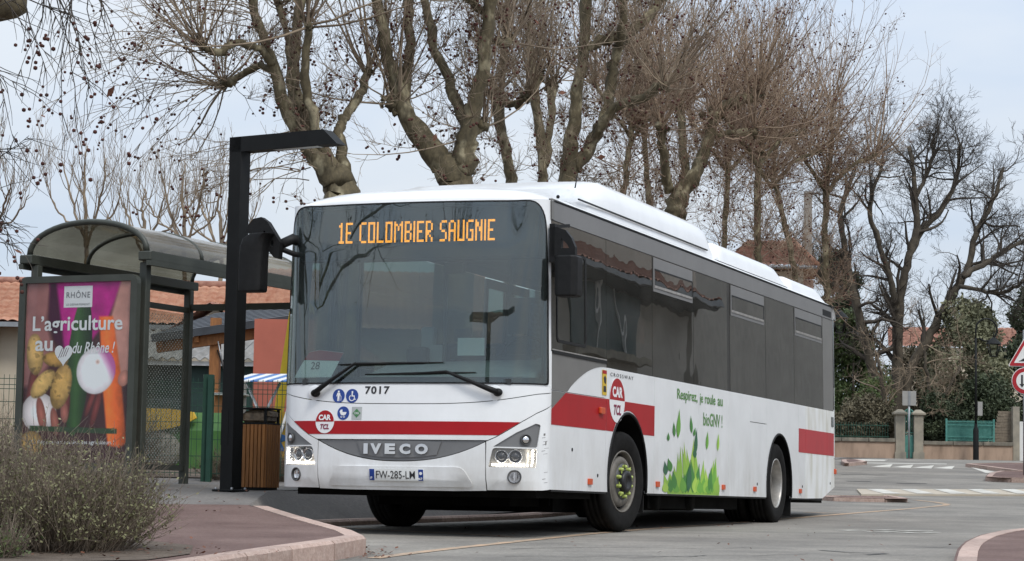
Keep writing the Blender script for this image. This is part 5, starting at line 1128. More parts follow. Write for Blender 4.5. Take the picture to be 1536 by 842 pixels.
# smaller gabled house beside it
H2 = empty('gabled_house', (-6.1, 48.5, HZ), R(-18), 'small cream house with a tiled gable roof behind the lamp', 'house')
MB().add([(-1.2, 0, 0), (1.2, 0, 0), (1.2, 6, 0), (-1.2, 6, 0), (-1.2, 0, 2.5), (1.2, 0, 2.5), (1.2, 6, 2.5), (-1.2, 6, 2.5), (0, 0, 3.2), (0, 6, 3.2)], [(0, 1, 5, 8, 4), (3, 7, 9, 6, 2), (1, 2, 6, 5), (0, 4, 7, 3)]).build('wall', 'cream_wall', H2)
for sg in (-1, 1): tile_sheet('roof_tiles', (sg * 1.5, -.3, 2.38), (sg * 1.5, 6.2, 2.38), (0, -.3, 3.31), (0, 6.2, 3.31), 'tile_red', H2)
MB().box((.35, -.03, 2.2), (.5, .06, .55)).build('window', 'dark_window', H2)
H3 = empty('far_house', (-3.6, 56, HZ), R(4), 'house roof of orange tiles just left of the bus', 'house')
MB().box((0, 2.6, 1.6), (5.6, 4.6, 3.6)).build('wall', 'cream_wall', H3)
tile_sheet('roof_tiles', (-3.1, -.2, 3.35), (3.1, -.2, 3.35), (-3.1, 2.5, 5.0), (3.1, 2.5, 5.0), 'tile_orange', H3); MB().add([(-3.1, 5.4, 3.3), (3.1, 5.4, 3.3), (3.1, 2.5, 4.98), (-3.1, 2.5, 4.98)], [(0, 1, 2, 3)]).build('roof', 'tile_orange', H3)
# shed with corrugated sheets
SD = empty('corrugated_shed', (-6.6, 43.5, pave_z(43.5)), R(-3), 'low shed with grey corrugated roof sheets and a green wall', 'shed')
MB().box((0, 1.9, .95), (4.6, 3.0, 1.9)).build('wall', 'shed_green', SD); MB().box((-1.2, .36, .8), (2.0, .05, 1.7)).build('brick_wall', 'brick_pink', SD); MB().bar((-2.5, .22, 1.9), (2.5, .22, 1.9), .06, .08).build('fascia', 'white_paint', SD)
for k in range(5):
    x0 = -2.5 + k; nx = 41; V = [(x0 + i / 40 * .99, y, z + .03 * math.sin(i / 40 * 2 * math.pi * 5)) for (y, z) in ((.1, 1.98), (3.6, 2.75)) for i in range(nx)]; V += [(v[0], v[1], v[2] - .012) for v in V]
    MB().add(V, [(i, i + 1, nx + i + 1, nx + i) for i in range(nx - 1)] + [(2 * nx + i, 3 * nx + i, 3 * nx + i + 1, 2 * nx + i + 1) for i in range(nx - 1)], True).build('roof_sheet', 'fibro_grey', SD)
# timber canopy with slate roof and salmon wall
CN = empty('timber_canopy', (-4.4, 36, pave_z(36)), R(-4), 'open timber shelter with dark slate roof and salmon wall', 'canopy'); cz = -pave_z(36)
e0, e1 = at(228, 503, 36), at(470, 470, 36)
loc = lambda p: Matrix.Rotation(R(4), 4, 'Z') @ (Vector(p) - Vector((-4.4, 36, pave_z(36))))
a_, b_ = loc(e0), loc(e1); up = Vector((.25, 3.6, .62))
RFc = MB().add([a_, b_, b_ + up, a_ + up, a_ + Vector((0, 0, -.06)), b_ + Vector((0, 0, -.06)), b_ + up + Vector((0, 0, -.06)), a_ + up + Vector((0, 0, -.06))], [(0, 1, 2, 3), (7, 6, 5, 4), (0, 4, 5, 1), (1, 5, 6, 2), (2, 6, 7, 3), (3, 7, 4, 0)]).build('roof', 'slate_dark', CN)
d_ = (b_ - a_)
for k in range(10):
    t0 = (k + .02) / 10; t1 = (k + 1) / 10; q = lambda t: a_ + up * t; n_ = Vector((-.15, -.2, .97)) * (.016)
    MB().add([q(t0) + n_, q(t0) + d_ + n_, q(t1) + d_ + n_ * .3, q(t1) + n_ * .3, q(t0), q(t0) + d_], [(0, 1, 2, 3), (0, 4, 5, 1)]).build('slate_course', 'slate_dark', RFc)
MB().bar(a_ + Vector((0, -.03, -.05)), b_ + Vector((0, -.03, -.05)), .05, .12).build('gutter', 'slate_dark', CN)
MB().bar(a_ + Vector((.05, .15, -.18)), b_ + Vector((0, .15, -.18)), .14, .16).build('eave_beam', 'wood_beam', CN)
for px in (322, 392):
    t = loc(at(px, 560, 36.2)); MB().box((t.x, t.y, 1.15), (.15, .15, 2.3)).build('post', 'wood_beam', CN)
MB().tube([loc(at(327, 512, 36)), loc(at(337, 560, 36))], .012, 5).build('rain_chain', 'gutter_zinc', CN)
MB().bar(loc(at(326, 525, 36.1)), loc(at(345, 580, 36.1)), .02, .02).build('brace', 'post_black', CN)
q0, q1 = loc(at(381, 560, 35.75)), loc(at(470, 560, 35.75)); MB().box(((q0.x + q1.x) / 2, q0.y, 1.13), (q1.x - q0.x, .15, 2.26)).build('side_wall', 'salmon_wall', CN)
for k in range(5): t = k / 4; p = a_ + d_ * (.05 + .9 * t) + Vector((0, 0, -.14)); MB().bar(p, p + up * .98, .07, .12).build('rafter', 'wood_beam', CN)
# dark hedge/wall panels behind the mesh fence
mesh = None

sheet('planting_bed', [(-2.12, 14.0), (-1.95, 14.6), (-2.05, 15.5), (-2.6, 16.2), (-4.6, 16.6), (-4.9, 13.6), (-3.0, 13.4)], pave_z, 'soil', dz=.006, step=.5)
# ================================================================== ROAD MARKINGS AND RIGHT-HAND BACKGROUND
def strip_px(name, pts, w, mat, **k): return strip(name, [gxy(*p) for p in pts], w, mat, **k)
strip_px('bay_line', [(560, 838), (700, 821), (870, 803), (1000, 792), (1130, 782), (1260, 772), (1360, 764), (1418, 758.5), (1420, 757)], .11, 'worn_line')
strip_px('bay_line', [(1422, 757), (1405, 754), (1372, 750.5)], .11, 'worn_line', dz=.0045)
strip_px('bay_line', [(440, 786), (560, 795), (680, 801), (770, 806)], .08, 'worn_line')
strip_px('bay_line', [(1205, 769), (1270, 771)], .08, 'worn_line', dz=.005)
# worn road lettering in front of the rear wheel
for k, (x0, x1, y) in enumerate([(1262, 1300, 796.5), (1300, 1340, 798.5), (1318, 1350, 796.3), (1345, 1372, 799.2), (1352, 1400, 797.2), (1372, 1402, 799.3)]):
    strip_px('road_lettering', [(x0, y), ((x0 + x1) / 2, y + (.6 if k % 2 else -.5)), (x1, y)], .16, 'worn_white', dz=.005 + .0004 * k)
def quad_px(name, pts, mat, dz=.005): 
    P = [gxy(*p) for p in pts]; o = MB().add([(p[0], p[1], road_z(p[1]) + dz) for p in P], [tuple(range(len(P)))]).build(name, mat); o['kind'] = 'structure'; return o
for k in range(4):
    x = 1306 + k * 31; quad_px('hump_tooth', [(x, 700.5 + k * .7), (x + 33, 696.6 + k * .9), (x + 29, 701.6 + k * .8)], 'worn_white')
quad_px('white_line', [(1280, 689.3), (1332, 690.2), (1326, 692), (1284, 691.2)], 'worn_white', .006)
quad_px('white_line', [(1295, 694.5), (1420, 696.2), (1420, 697.0), (1295, 695.4)], 'worn_white', .006)
quad_px('white_line', [(1452, 700.2), (1502, 710.4), (1478, 709.8)], 'worn_white', .006)
quad_px('white_line', [(1485, 697.5), (1536, 698.2), (1536, 699.8), (1492, 699.4)], 'worn_white', .006)
# raised crossing table
ct = [gxy(1292, 744), gxy(1560, 744.5), gxy(1600, 736.2), gxy(1285, 736.0)]
CT = sheet('crossing_table', ct, road_z, 'cream_table', dz=.03, step=1.0, thick=.1)
for k in range(6):
    x = 1300 + k * 50; P = [gxy(x, 736.6), gxy(x + 22, 736.6), gxy(x + 52, 743.6), gxy(x + 26, 743.6)]
    MB().add([(p[0], p[1], road_z(p[1]) + .036) for p in P], [(0, 1, 2, 3)]).build('zebra_bar', 'worn_white', CT)
# traffic islands with kerb stones
def island(name, pts, mat, h=.12):
    top = sheet(name, pts, road_z, mat, dz=h, step=.5); P = [Vector(p) for p in pts] + [Vector(pts[0])]
    a = sum(P[i].x * P[i + 1].y - P[i + 1].x * P[i].y for i in range(len(P) - 1)); K = resample(P, .8)
    kerb_run(K, lambda y: road_z(y) + h, .14, 1 if a > 0 else -1, top, lip=.006)
    return top
p0, p1 = gxy(1250, 752), gxy(1342, 750)
island('island', [p0, (p0[0] + 1.2, p0[1] - .2), (p1[0], p1[1]), (p1[0] - .1, p1[1] + .5), (p0[0] + .9, p0[1] + 1.0), (p0[0] - .3, p0[1] + .9)], 'red_pavement', .06)
island('island', [gxy(1478, 722), gxy(1496, 723.5), gxy(1600, 726), gxy(1600, 714), gxy(1500, 713), gxy(1484, 716)], 'red_pavement', .10)
island('island', [gxy(1448, 700.5), gxy(1530, 711.5), gxy(1600, 711), gxy(1600, 700.5), gxy(1500, 699)], 'red_pavement', .08)
island('island', [gxy(1262, 696.8), gxy(1268, 700.0), gxy(1302, 697), gxy(1286, 693.4), gxy(1262, 693.2)], 'red_pavement', .08)
# foreground kerb and pavement, lower right
e3 = [(1.6, 9.0), (2.4, 13.0), gxy(1436, 846), gxy(1448, 833), gxy(1470, 822), gxy(1500, 814.5), gxy(1545, 808.5)]
a, b = Vector(e3[-2]), Vector(e3[-1]); e3 += [tuple(b + (b - a).normalized() * 4), (9.5, 28.5), (12.5, 36), (17, 48)]
PR = sheet('pavement', e3 + [(60, 48), (60, 9)], road_z, 'red_pavement', dz=.11, step=1.0)
kerb_run([p for p in resample(e3, .82) if p.y < 34], lambda y: road_z(y) + .11, .152, -1, PR)
sheet('footpath', [gxy(1250, 690.0), gxy(1536, 689), (22, 90), (22, 95), (4, 95), (4, 72)], road_z, 'asphalt_path', dz=.006, step=1.0)
# tar seams on the road
strip_px('tar_seam', [(1230, 826), (1270, 829), (1330, 831), (1300, 833)], .05, 'patch_tar'); strip_px('tar_seam', [(1270, 722), (1306, 722.5)], .25, 'patch_tar'); strip_px('tar_seam', [(1345, 725), (1390, 726)], .2, 'patch_tar'); strip_px('tar_seam', [(1262, 712), (1330, 713)], .12, 'patch_tar')

rk = random.Random(4)
for k in range(9):
    x, y = rk.uniform(-.2, 5.5), rk.uniform(15, 24); pts = [(x, y)]
    for q in range(rk.randint(5, 9)): x += rk.uniform(.12, .4); y += rk.uniform(-.25, .3); pts.append((x, y))
    strip('road_crack', pts, rk.uniform(.012, .022), 'patch_tar', dz=.0035)
# ---- garden wall, gate pillars, gate
mk('render_pink', (0.42, 0.30, 0.22), rough=0.9, scale=1.0, col2=(0.22, 0.155, 0.11), detail=9, contrast=(0.42, 0.75), stretch=(3, 3, .8))
mk('coping_stone', (0.26, 0.23, 0.18), rough=0.9, scale=4, col2=(0.12, 0.11, 0.09), detail=8)
mk('pillar_stone', (0.36, 0.32, 0.25), rough=0.9, scale=3, col2=(0.24, 0.22, 0.18), detail=7)
mk('gate_green', (0.05, 0.20, 0.17), rough=0.6, scale=6, col2=(0.09, 0.27, 0.23), detail=5)
mk('wicker', (0.15, 0.12, 0.09), rough=0.9, scale=14, col2=(0.24, 0.20, 0.15), detail=6, bump=.4, bscale=60)
mk('cream_wall_shaded', (0.42, 0.27, 0.21), rough=0.9, var=0.1)  # villa wall tone with its shade put into the colour
WZ = road_z(72)
def wall(x0, x1, y, label, h=.50):
    W = empty('garden_wall', (x0, y, WZ), 0, label, 'wall'); L = x1 - x0
    MB().box((L / 2, .12, h / 2 - .15), (L, .24, h + .3)).build('wall', 'render_pink', W); n = max(1, round(L / .8))
    for k in range(n): MB().rbox((L * (k + .5) / n, .12, h + .055), (L / n - .012, .33, .11), .02).build('coping_stone', 'coping_stone', W)
    return W
wall(6.0, 11.78, 72, 'pink rendered garden wall with rough coping left of the gate')
W2 = wall(12.62, 15.35, 72, 'pink rendered garden wall below the green railings', .44)
for x, nm in ((11.92, 'square stone gate pillar half hidden by the hedge'), (12.48, 'square stone gate pillar with a capped top right of the gate')):
    G_ = empty('gate_pillar', (x, 72.1, WZ), 0, nm, 'pillar', 'gate pillars'); MB().box((0, 0, .62), (.28, .3, 1.5)).build('shaft', 'pillar_stone', G_); MB().rbox((0, 0, 1.37), (.42, .42, .07), .02).build('cap', 'pillar_stone', G_); MB().box((0, 0, 1.45), (.38, .38, .10), taper=.35).build('cap_top', 'pillar_stone', G_); MB().box((0, 0, .05), (.34, .36, .3)).build('plinth', 'pillar_stone', G_)
GT = empty('garden_gate', (12.2, 72.1, WZ), 0, 'blue-green iron garden gate with an arched top', 'gate')
MB().box((0, 0, .36), (.32, .03, .68)).build('lower_panel', 'gate_green', GT)
for k in range(7): x = -.15 + k * .05; MB().tube([(x, 0, .7), (x, 0, 1.38 + .14 * math.cos(x / .15 * 1.3))], .009, 5).build('bar', 'gate_green', GT)
for zz in (.0, .12): MB().tube([(x, 0, 1.38 - zz + .14 * math.cos(x / .15 * 1.3)) for x in np.linspace(-.16, .16, 9)], .018, 6).build('arch_rail', 'gate_green', GT)
for z in (.72, .80): MB().bar((-.16, 0, z), (.16, 0, z), .02, .02).build('rail', 'gate_green', GT)
RL = empty('iron_railing', (13.35, 72.12, WZ + .54), 0, 'blue-green iron railing on the right garden wall', 'railing')
for z in (.06, .16, .52, .62): MB().bar((0, 0, z), (1.45, 0, z), .025, .025).build('rail', 'gate_green', RL)
for k in range(37): MB().box((k * .04, 0, .34), (.012, .012, .66)).build('bar', 'gate_green', RL)
MB().box((.72, .05, .34), (1.4, .01, .5)).build('backing_sheet', 'gate_green', RL)
for x in (0, 1.45): MB().box((x, 0, .34), (.05, .05, .74)).build('post', 'gate_green', RL)
R2 = empty('iron_railing', (6.2, 72.12, WZ + .6), 0, 'dark green iron railing in the hedge on the left garden wall', 'railing')
for z in (.06, .40): MB().bar((0, 0, z), (5.4, 0, z), .025, .025).build('rail', 'fence_green', R2)
for k in range(68): MB().box((k * .08, 0, .24), (.014, .014, .50)).build('bar', 'fence_green', R2)
WK = empty('wicker_screen', (15.05, 72.3, WZ + .5), R(6), 'brown woven willow screen leaning by the railing', 'screen')
for k in range(12): MB().add([(-.28 + .02 * k, .02 * (k % 2), k * .085), (.42, -.02 * (k % 2), k * .085), (.42, -.02 * (k % 2), k * .085 + .08), (-.30 + .02 * k, .02 * (k % 2), k * .085 + .08), (-.28 + .02 * k, .05, k * .085), (.42, .05, k * .085), (.42, .05, k * .085 + .08), (-.3 + .02 * k, .05, k * .085 + .08)], [(0, 1, 2, 3), (7, 6, 5, 4), (0, 4, 5, 1), (3, 2, 6, 7), (1, 5, 6, 2), (0, 3, 7, 4)]).build('woven_band', 'wicker', WK)
GP2 = empty('white_gate', (15.6, 72.2, WZ), 0, 'pale blue-white gate at the right edge beyond the screen', 'gate'); MB().box((.1, 0, .6), (.35, .04, 1.2)).build('leaf', 'white_paint', GP2); MB().box((-.12, 0, .8), (.2, .25, 1.7)).build('post', 'pillar_stone', GP2)
wall(15.95, 26.0, 72.4, 'pink rendered garden wall running on beyond the signs', .5)
# back of a small road sign by the gate
SG = empty('sign_board', (12.12, 71.6, road_z(71.6)), 0, 'grey back of a small rectangular sign on a thin post by the gate', 'sign')
MB().tube([(0, 0, -.1), (0, 0, 2.05)], .03, 8).build('post', 'gutter_zinc', SG); MB().rbox((0, -.035, 1.83), (.42, .02, .44), .01).build('board', 'sign_back', SG); MB().box((0, -.05, 1.83), (.07, .02, .43)).build('bracket', 'gutter_zinc', SG)
# swan-neck street lamp
def lantern(parent, c):
    MB().add([(c[0] + sx * .09, c[1] + sy * .09, c[2] - .36) for sx, sy in ((-1, -1), (1, -1), (1, 1), (-1, 1))] + [(c[0] + sx * .17, c[1] + sy * .17, c[2]) for sx, sy in ((-1, -1), (1, -1), (1, 1), (-1, 1))], [(0, 1, 5, 4), (1, 2, 6, 5), (2, 3, 7, 6), (3, 0, 4, 7)]).build('lantern_glass', 'clear_glass', parent)
    for sx, sy in ((-1, -1), (1, -1), (1, 1), (-1, 1)): MB().tube([(c[0] + sx * .09, c[1] + sy * .09, c[2] - .36), (c[0] + sx * .17, c[1] + sy * .17, c[2])], .018, 5).build('lantern_bar', 'post_black', parent)
    MB().lathe([(.25, 0), (.2, .06), (.1, .15), (.05, .2), (.0005, .22)], 12, Matrix.Translation(c)).build('lantern_cap', 'post_black', parent); MB().box((c[0], c[1], c[2] - .37), (.2, .2, .03)).build('lantern_base', 'post_black', parent)
SL_ = empty('swan_neck_lamp', (14.13, 71.5, road_z(71.5)), 0, 'old black street lamp with a curled swan neck and hanging lantern', 'street lamp')
MB().lathe([(.09, -.05), (.085, .9), (.05, 1.0), (.045, 1.1)], 12).build('base', 'post_black', SL_); MB().tube([(0, 0, 1.0), (0, 0, 3.7)], .035, 8).build('post', 'post_black', SL_)
MB().tube([(0, 0, 3.7)] + [(.32 - .32 * math.cos(t), 0, 3.95 + .34 * math.sin(t)) for t in np.linspace(0, math.pi * 1.75, 30)], .026, 7).build('neck', 'post_black', SL_); MB().tube([(.55, 0, 3.9), (.54, 0, 3.72)], .015, 6).build('hanger', 'post_black', SL_); lantern(SL_, (.54, 0, 3.52))
MB().box((.12, 0, 1.55), (.14, .12, .42)).build('control_box', 'sign_back', SL_)
S2 = empty('wall_lantern', (0, 0, 0), 0, 'black lantern just behind the rear corner of the bus', 'street lamp'); p = at(1259, 482, 60); S2.location = (p.x - .5, 60, road_z(60)); h_ = p.z - road_z(60)
MB().tube([(0, 0, -.1), (0, 0, h_ + .5)], .045, 8).tube([(0, 0, h_ + .4), (.2, 0, h_ + .55), (.45, 0, h_ + .45), (.5, 0, h_ + .25)], .025, 6).build('post', 'post_black', S2); lantern(S2, (.5, 0, h_ + .08))
# give-way style signs at the right edge
SN = empty('road_sign', (11.36, 52.0, road_z(52)), R(-3), 'warning triangle above a round priority sign on a grey post', 'road sign')
MB().tube([(0, 0, -.1), (0, 0, 3.3)], .045, 12).build('post', 'gutter_zinc', SN)
gs = lambda a, z, o=0.0: (a, -.06 - o, z)
tri = smooth_poly([(-.36, 2.50), (.36, 2.50), (0, 3.12)], .06)
T_ = patch('triangle', tri, gs, 'sign_red', SN, off=.0, thick=.02); patch('triangle_face', smooth_poly([(-.25, 2.565), (.25, 2.565), (0, 3.0)], .02), gs, 'white_paint', T_, off=.004, thick=.003)
patch('triangle_edge', smooth_poly([(-.385, 2.485), (.385, 2.485), (0, 3.15)], .06), gs, 'white_paint', T_, off=-.012, thick=.006)
patch('bump_symbol', [(-.15, 2.60), (.15, 2.60), (.10, 2.625), (.05, 2.66), (0, 2.67), (-.05, 2.66), (-.10, 2.625)], gs, 'decal_black', T_, off=.008, thick=.002)
C_ = patch('disc', circle(0, 2.17, .285, n=40), gs, 'sign_red', SN, off=0, thick=.02); patch('disc_edge', circle(0, 2.17, .30, n=40), gs, 'white_paint', C_, off=-.012, thick=.006); patch('disc_face', circle(0, 2.17, .20, n=32), gs, 'white_paint', C_, off=.004, thick=.003)
patch('black_arrow', [(-.095, 2.30), (-.055, 2.30), (-.055, 2.10), (-.02, 2.10), (-.075, 2.02), (-.13, 2.10), (-.095, 2.10)], gs, 'decal_black', C_, off=.008, thick=.002); patch('red_arrow', [(.055, 2.03), (.095, 2.03), (.095, 2.22), (.13, 2.22), (.075, 2.31), (.02, 2.22), (.055, 2.22)], gs, 'sign_red', C_, off=.008, thick=.002)
# ---- house with a tiled pavilion roof behind the bus
TH = empty('villa', (6.45, 58, road_z(58)), R(-6), 'tall cream house with a red tiled hipped roof behind the bus', 'house'); zb = 6.2 - road_z(58)
MB().box((-.1, 1.2, zb / 2 - .1), (1.7, 2.2, zb)).build('wall', 'cream_wall', TH); MB().box((.85, .9, zb / 2 - .2), (.30, 1.5, zb - .2)).build('shaded_wall', 'cream_wall_shaded', TH)  # second box is villa wall too, its shade painted as a darker colour
tile_sheet('roof_tiles', (-1.3, -.15, zb), (1.08, -.15, zb), (-.6, 1.0, zb + .75), (.45, 1.0, zb + .75), 'tile_red', TH, .2, .28); tile_sheet('roof_tiles', (1.08, -.15, zb), (1.08, 2.6, zb), (.45, 1.0, zb + .75), (.45, 1.6, zb + .75), 'tile_red', TH, .2, .28); tile_sheet('roof_tiles', (-1.3, 2.6, zb), (-1.3, -.15, zb), (-.6, 1.6, zb + .75), (-.6, 1.0, zb + .75), 'tile_red', TH, .2, .28)
MB().tube([(1.08, -.15, zb + .05), (.45, 1.0, zb + .8)], .07, 8).build('hip_cap', 'tile_orange', TH); MB().box((-.1, 1.2, zb - .03), (2.35, 2.7, .05)).build('eaves', 'wood_beam', TH); MB().tube([(1.08, -.18, zb - .02), (-1.3, -.18, zb - .02)], .045, 6).build('gutter', 'gutter_zinc', TH); MB().box((-.6, .08, zb - .9), (.5, .05, .9)).build('window', 'dark_window', TH)
WG = MB().box((-4.2, 2.6, (zb - 2.2) / 2), (6.6, 4.4, zb - 2.2)).build('side_wing', 'cream_wall', TH); tile_sheet('wing_tiles', (-7.8, .1, zb - 2.2), (-.9, .1, zb - 2.2), (-7.8, 2.6, zb - 1.0), (-.9, 2.6, zb - 1.0), 'tile_red', WG); MB().add([(-7.8, 5.1, zb - 2.2), (-.9, 5.1, zb - 2.2), (-.9, 2.6, zb - 1.0), (-7.8, 2.6, zb - 1.0)], [(0, 1, 2, 3)]).build('wing_roof', 'tile_red', WG)
for k in range(3): MB().box((-6.4 + 2.1 * k, .38, zb - 3.6), (.9, .06, 1.2)).build('window', 'dark_window', TH)
PL = empty('concrete_pole', (0, 0, 0), 0, 'grey concrete utility pole above the tiled villa', 'pole'); p = at(1212, 288, 61); PL.location = (p.x, 61, road_z(61)); MB().box((0, 0, (p.z - road_z(61)) / 2), (.24, .2, p.z - road_z(61)), taper=.8).build('shaft', 'concrete', PL)
# far houses with red roofs beyond the garden
for i, (px, w, lab) in enumerate(((1440, 6.5, 'far pale house with a red tiled roof above the garden trees'), (1535, 5.0, 'far red tiled roof at the right edge behind the trees'))):
    p = at(px, 522, 118 + 6 * i); FH = empty('distant_house', (p.x, p.y, road_z(p.y)), R(-8), lab, 'house', 'distant houses'); hz = p.z - road_z(p.y)
    MB().box((0, 2.5, hz / 2), (w, 5, hz)).build('wall', 'cream_wall', FH); tile_sheet('roof_tiles', (-w / 2 - .3, -.3, hz), (w / 2 + .3, -.3, hz), (-w / 2 - .3, 2.5, hz + 1.2), (w / 2 + .3, 2.5, hz + 1.2), 'tile_red', FH, .3, .4)
    for k in (-1, 1): MB().box((k * w / 4, -.02, hz - 1.2), (.9, .06, 1.1)).build('window', 'dark_window', FH)
# ---- house across the road, mirrored in the bus windows
def bw_(v, u, z=0): x, y = busw(v, u); return (x, y, z)
HC = empty('roadside_house', bw_(9.0, 15.0, road_z(33)), -PSI, 'beige rendered house with a tiled roof across the road from the bus', 'house'); hz = 4.95
MB().box((3.5, 8.6, 2.1), (7, 17.2, 5.0)).build('wall', 'beige_render', HC)
tile_sheet('roof_tiles', (-.7, 17.5, hz - .1), (-.7, -.5, hz - .1), (3.5, 17.5, hz + 1.9), (3.5, -.5, hz + 1.9), 'tile_red', HC, .24, .36, .05); MB().box((3.4, 26, 3.6), (7, 17, 7.6)).build('tall_wing', 'beige_render', HC); MB().add([(3.5, -.5, hz + 1.9), (3.5, 17.5, hz + 1.9), (7.7, 17.5, hz - .1), (7.7, -.5, hz - .1)], [(0, 1, 2, 3)]).build('roof', 'tile_red', HC)
MB().bar((-.72, -.5, hz - .16), (-.72, 17.4, hz - .16), .14, .12).build('gutter', 'gutter_zinc', HC); MB().box((-.35, 8.5, hz - .22), (.7, 17.8, .05)).build('eaves', 'slate_dark', HC)
for y0, wd in ((8.7, 4.6), (1.5, 1.4)):
    z0_ = 3.35 if wd > 2 else 2.6; WD = MB().box((-.03, y0 + wd / 2, z0_ + .65), (.1, wd, 1.3)).build('window', 'window_teal', HC); MB().box((-.12, y0 + wd / 2, z0_ - .08), (.3, wd + .3, .16)).build('sill', 'pillar_stone', WD)
    for k in range(1, max(2, int(wd / 1.3))): MB().box((-.1, y0 + wd * k / max(2, int(wd / 1.3)), z0_ + .75), (.06, .07, 1.5)).build('mullion', 'white_paint', WD)
# the twin-armed lamp mirrored in the windscreen
bent_lamp((-3.95, 11.6, pave_z(11.6)), R(155), 'black street lamp with two arms mirrored in the windscreen', True, 4.62, .27)
# ================================================================== TREES AND PLANTS
mk('plane_bark', (0.098, 0.078, 0.043), rough=0.85, scale=5.0, col2=(0.25, 0.215, 0.135), detail=2, contrast=(0.54, 0.64), bump=0.7, bscale=9, bdist=.03, stretch=(1, 1, .6), speck=.4, sscale=12)
mk('twig_brown', (0.15, 0.108, 0.072), rough=0.8, scale=1.5, col2=(0.29, 0.225, 0.155), detail=3)
mk('twig_red', (0.19, 0.125, 0.085), rough=0.8, scale=1.5, col2=(0.34, 0.25, 0.17), detail=3)
mk('twig_dark', (0.035, 0.028, 0.022), rough=0.85, scale=1.5, col2=(0.075, 0.06, 0.045), detail=3)
mk('bark_dark', (0.045, 0.036, 0.026), rough=0.9, scale=5, col2=(0.095, 0.078, 0.055), detail=6, bump=0.5, bscale=8, bdist=.03)
mk('seed_ball', (0.075, 0.026, 0.019), rough=0.95, var=0.35, scale=6)
mk('leaf_olive', (0.15, 0.15, 0.085), rough=0.7, scale=2.0, col2=(0.27, 0.27, 0.16), detail=5, contrast=(.3, .7))
mk('leaf_yew', (0.035, 0.05, 0.026), rough=0.7, scale=2.0, col2=(0.075, 0.095, 0.045), detail=5)
mk('leaf_green', (0.05, 0.085, 0.025), rough=0.65, scale=2.0, col2=(0.13, 0.17, 0.055), detail=5)
mk('leaf_hedge', (0.09, 0.08, 0.048), rough=0.8, scale=2.0, col2=(0.18, 0.155, 0.10), detail=5)
mk('leaf_bush', (0.12, 0.125, 0.055), rough=0.75, scale=4.0, col2=(0.26, 0.25, 0.13), detail=4, contrast=(.3, .7))
mk('bush_twig', (0.13, 0.10, 0.075), rough=0.85, scale=4.0, col2=(0.24, 0.195, 0.145), detail=4)

def tubes(P, Rr, sides=3):
    """P (N,n,3) centre lines, Rr (N,n) radii -> verts, quads"""
    N, n, _ = P.shape; T = np.empty_like(P); T[:, 1:-1] = P[:, 2:] - P[:, :-2]; T[:, 0] = P[:, 1] - P[:, 0]; T[:, -1] = P[:, -1] - P[:, -2]
    T /= np.linalg.norm(T, axis=2, keepdims=True) + 1e-9; ref = np.where(np.abs(T[..., 2:3]) > .9, np.array([1., 0, 0]), np.array([0, 0, 1.])); U = np.cross(T, ref); U /= np.linalg.norm(U, axis=2, keepdims=True) + 1e-9; W = np.cross(T, U)
    a = 2 * np.pi * np.arange(sides) / sides; V = P[:, :, None, :] + Rr[:, :, None, None] * (U[:, :, None, :] * np.cos(a)[None, None, :, None] + W[:, :, None, :] * np.sin(a)[None, None, :, None])
    idx = np.arange(N * n * sides).reshape(N, n, sides); nx = np.roll(idx, -1, axis=2)
    F = np.stack([idx[:, :-1], nx[:, :-1], nx[:, 1:], idx[:, 1:]], axis=-1).reshape(-1, 4); return V.reshape(-1, 3), F
def unit(v): return v / (np.linalg.norm(v, axis=-1, keepdims=True) + 1e-9)
def grow(o, d, L, r0, r1, n=5, up=0.0, wob=0.15, rng=RNG):
    """N curved shoots from o along d; up>0 bends them skyward, <0 lets them hang"""
    N = len(o); P = np.empty((N, n, 3)); P[:, 0] = o; dd = unit(d.copy()); step = (L / (n - 1))[:, None]
    for k in range(1, n):
        dd = unit(dd + np.array([0, 0, 1.]) * up / (n - 1) * 2 + rng.normal(0, wob, (N, 3))); P[:, k] = P[:, k - 1] + dd * step
    t = np.linspace(0, 1, n)[None]; return P, np.asarray(r0).reshape(-1, 1) * (1 - t) + np.asarray(r1).reshape(-1, 1) * t
def side(P, k, t0, t1, ang, rng=RNG):
    """k children per line: start points, directions, parent fraction"""
    N, n, _ = P.shape; t = rng.uniform(t0, t1, (N, k)) * (n - 1); i = np.minimum(t.astype(int), n - 2); f = (t - i)[..., None]; r = np.arange(N)[:, None]
    A, B = P[r, i], P[r, i + 1]; o = A * (1 - f) + B * f; tg = unit(B - A); rd = unit(rng.normal(0, 1, (N, k, 3))); rd = unit(rd - tg * (rd * tg).sum(-1, keepdims=True)); a = rng.normal(ang, .2, (N, k, 1))
    return o.reshape(-1, 3), unit(tg * np.cos(a) + rd * np.sin(a)).reshape(-1, 3), (t / (n - 1)).reshape(-1)
_ico = None
def balls(C, r):
    g = (1 + 5 ** .5) / 2; v = unit(np.array([(-1, g, 0), (1, g, 0), (-1, -g, 0), (1, -g, 0), (0, -1, g), (0, 1, g), (0, -1, -g), (0, 1, -g), (g, 0, -1), (g, 0, 1), (-g, 0, -1), (-g, 0, 1)], float))
    f = np.array([(0, 11, 5), (0, 5, 1), (0, 1, 7), (0, 7, 10), (0, 10, 11), (1, 5, 9), (5, 11, 4), (11, 10, 2), (10, 7, 6), (7, 1, 8), (3, 9, 4), (3, 4, 2), (3, 2, 6), (3, 6, 8), (3, 8, 9), (4, 9, 5), (2, 4, 11), (6, 2, 10), (8, 6, 7), (9, 8, 1)])
    return (C[:, None] + v[None] * np.asarray(r).reshape(-1, 1, 1)).reshape(-1, 3), (f[None] + 12 * np.arange(len(C))[:, None, None]).reshape(-1, 3)
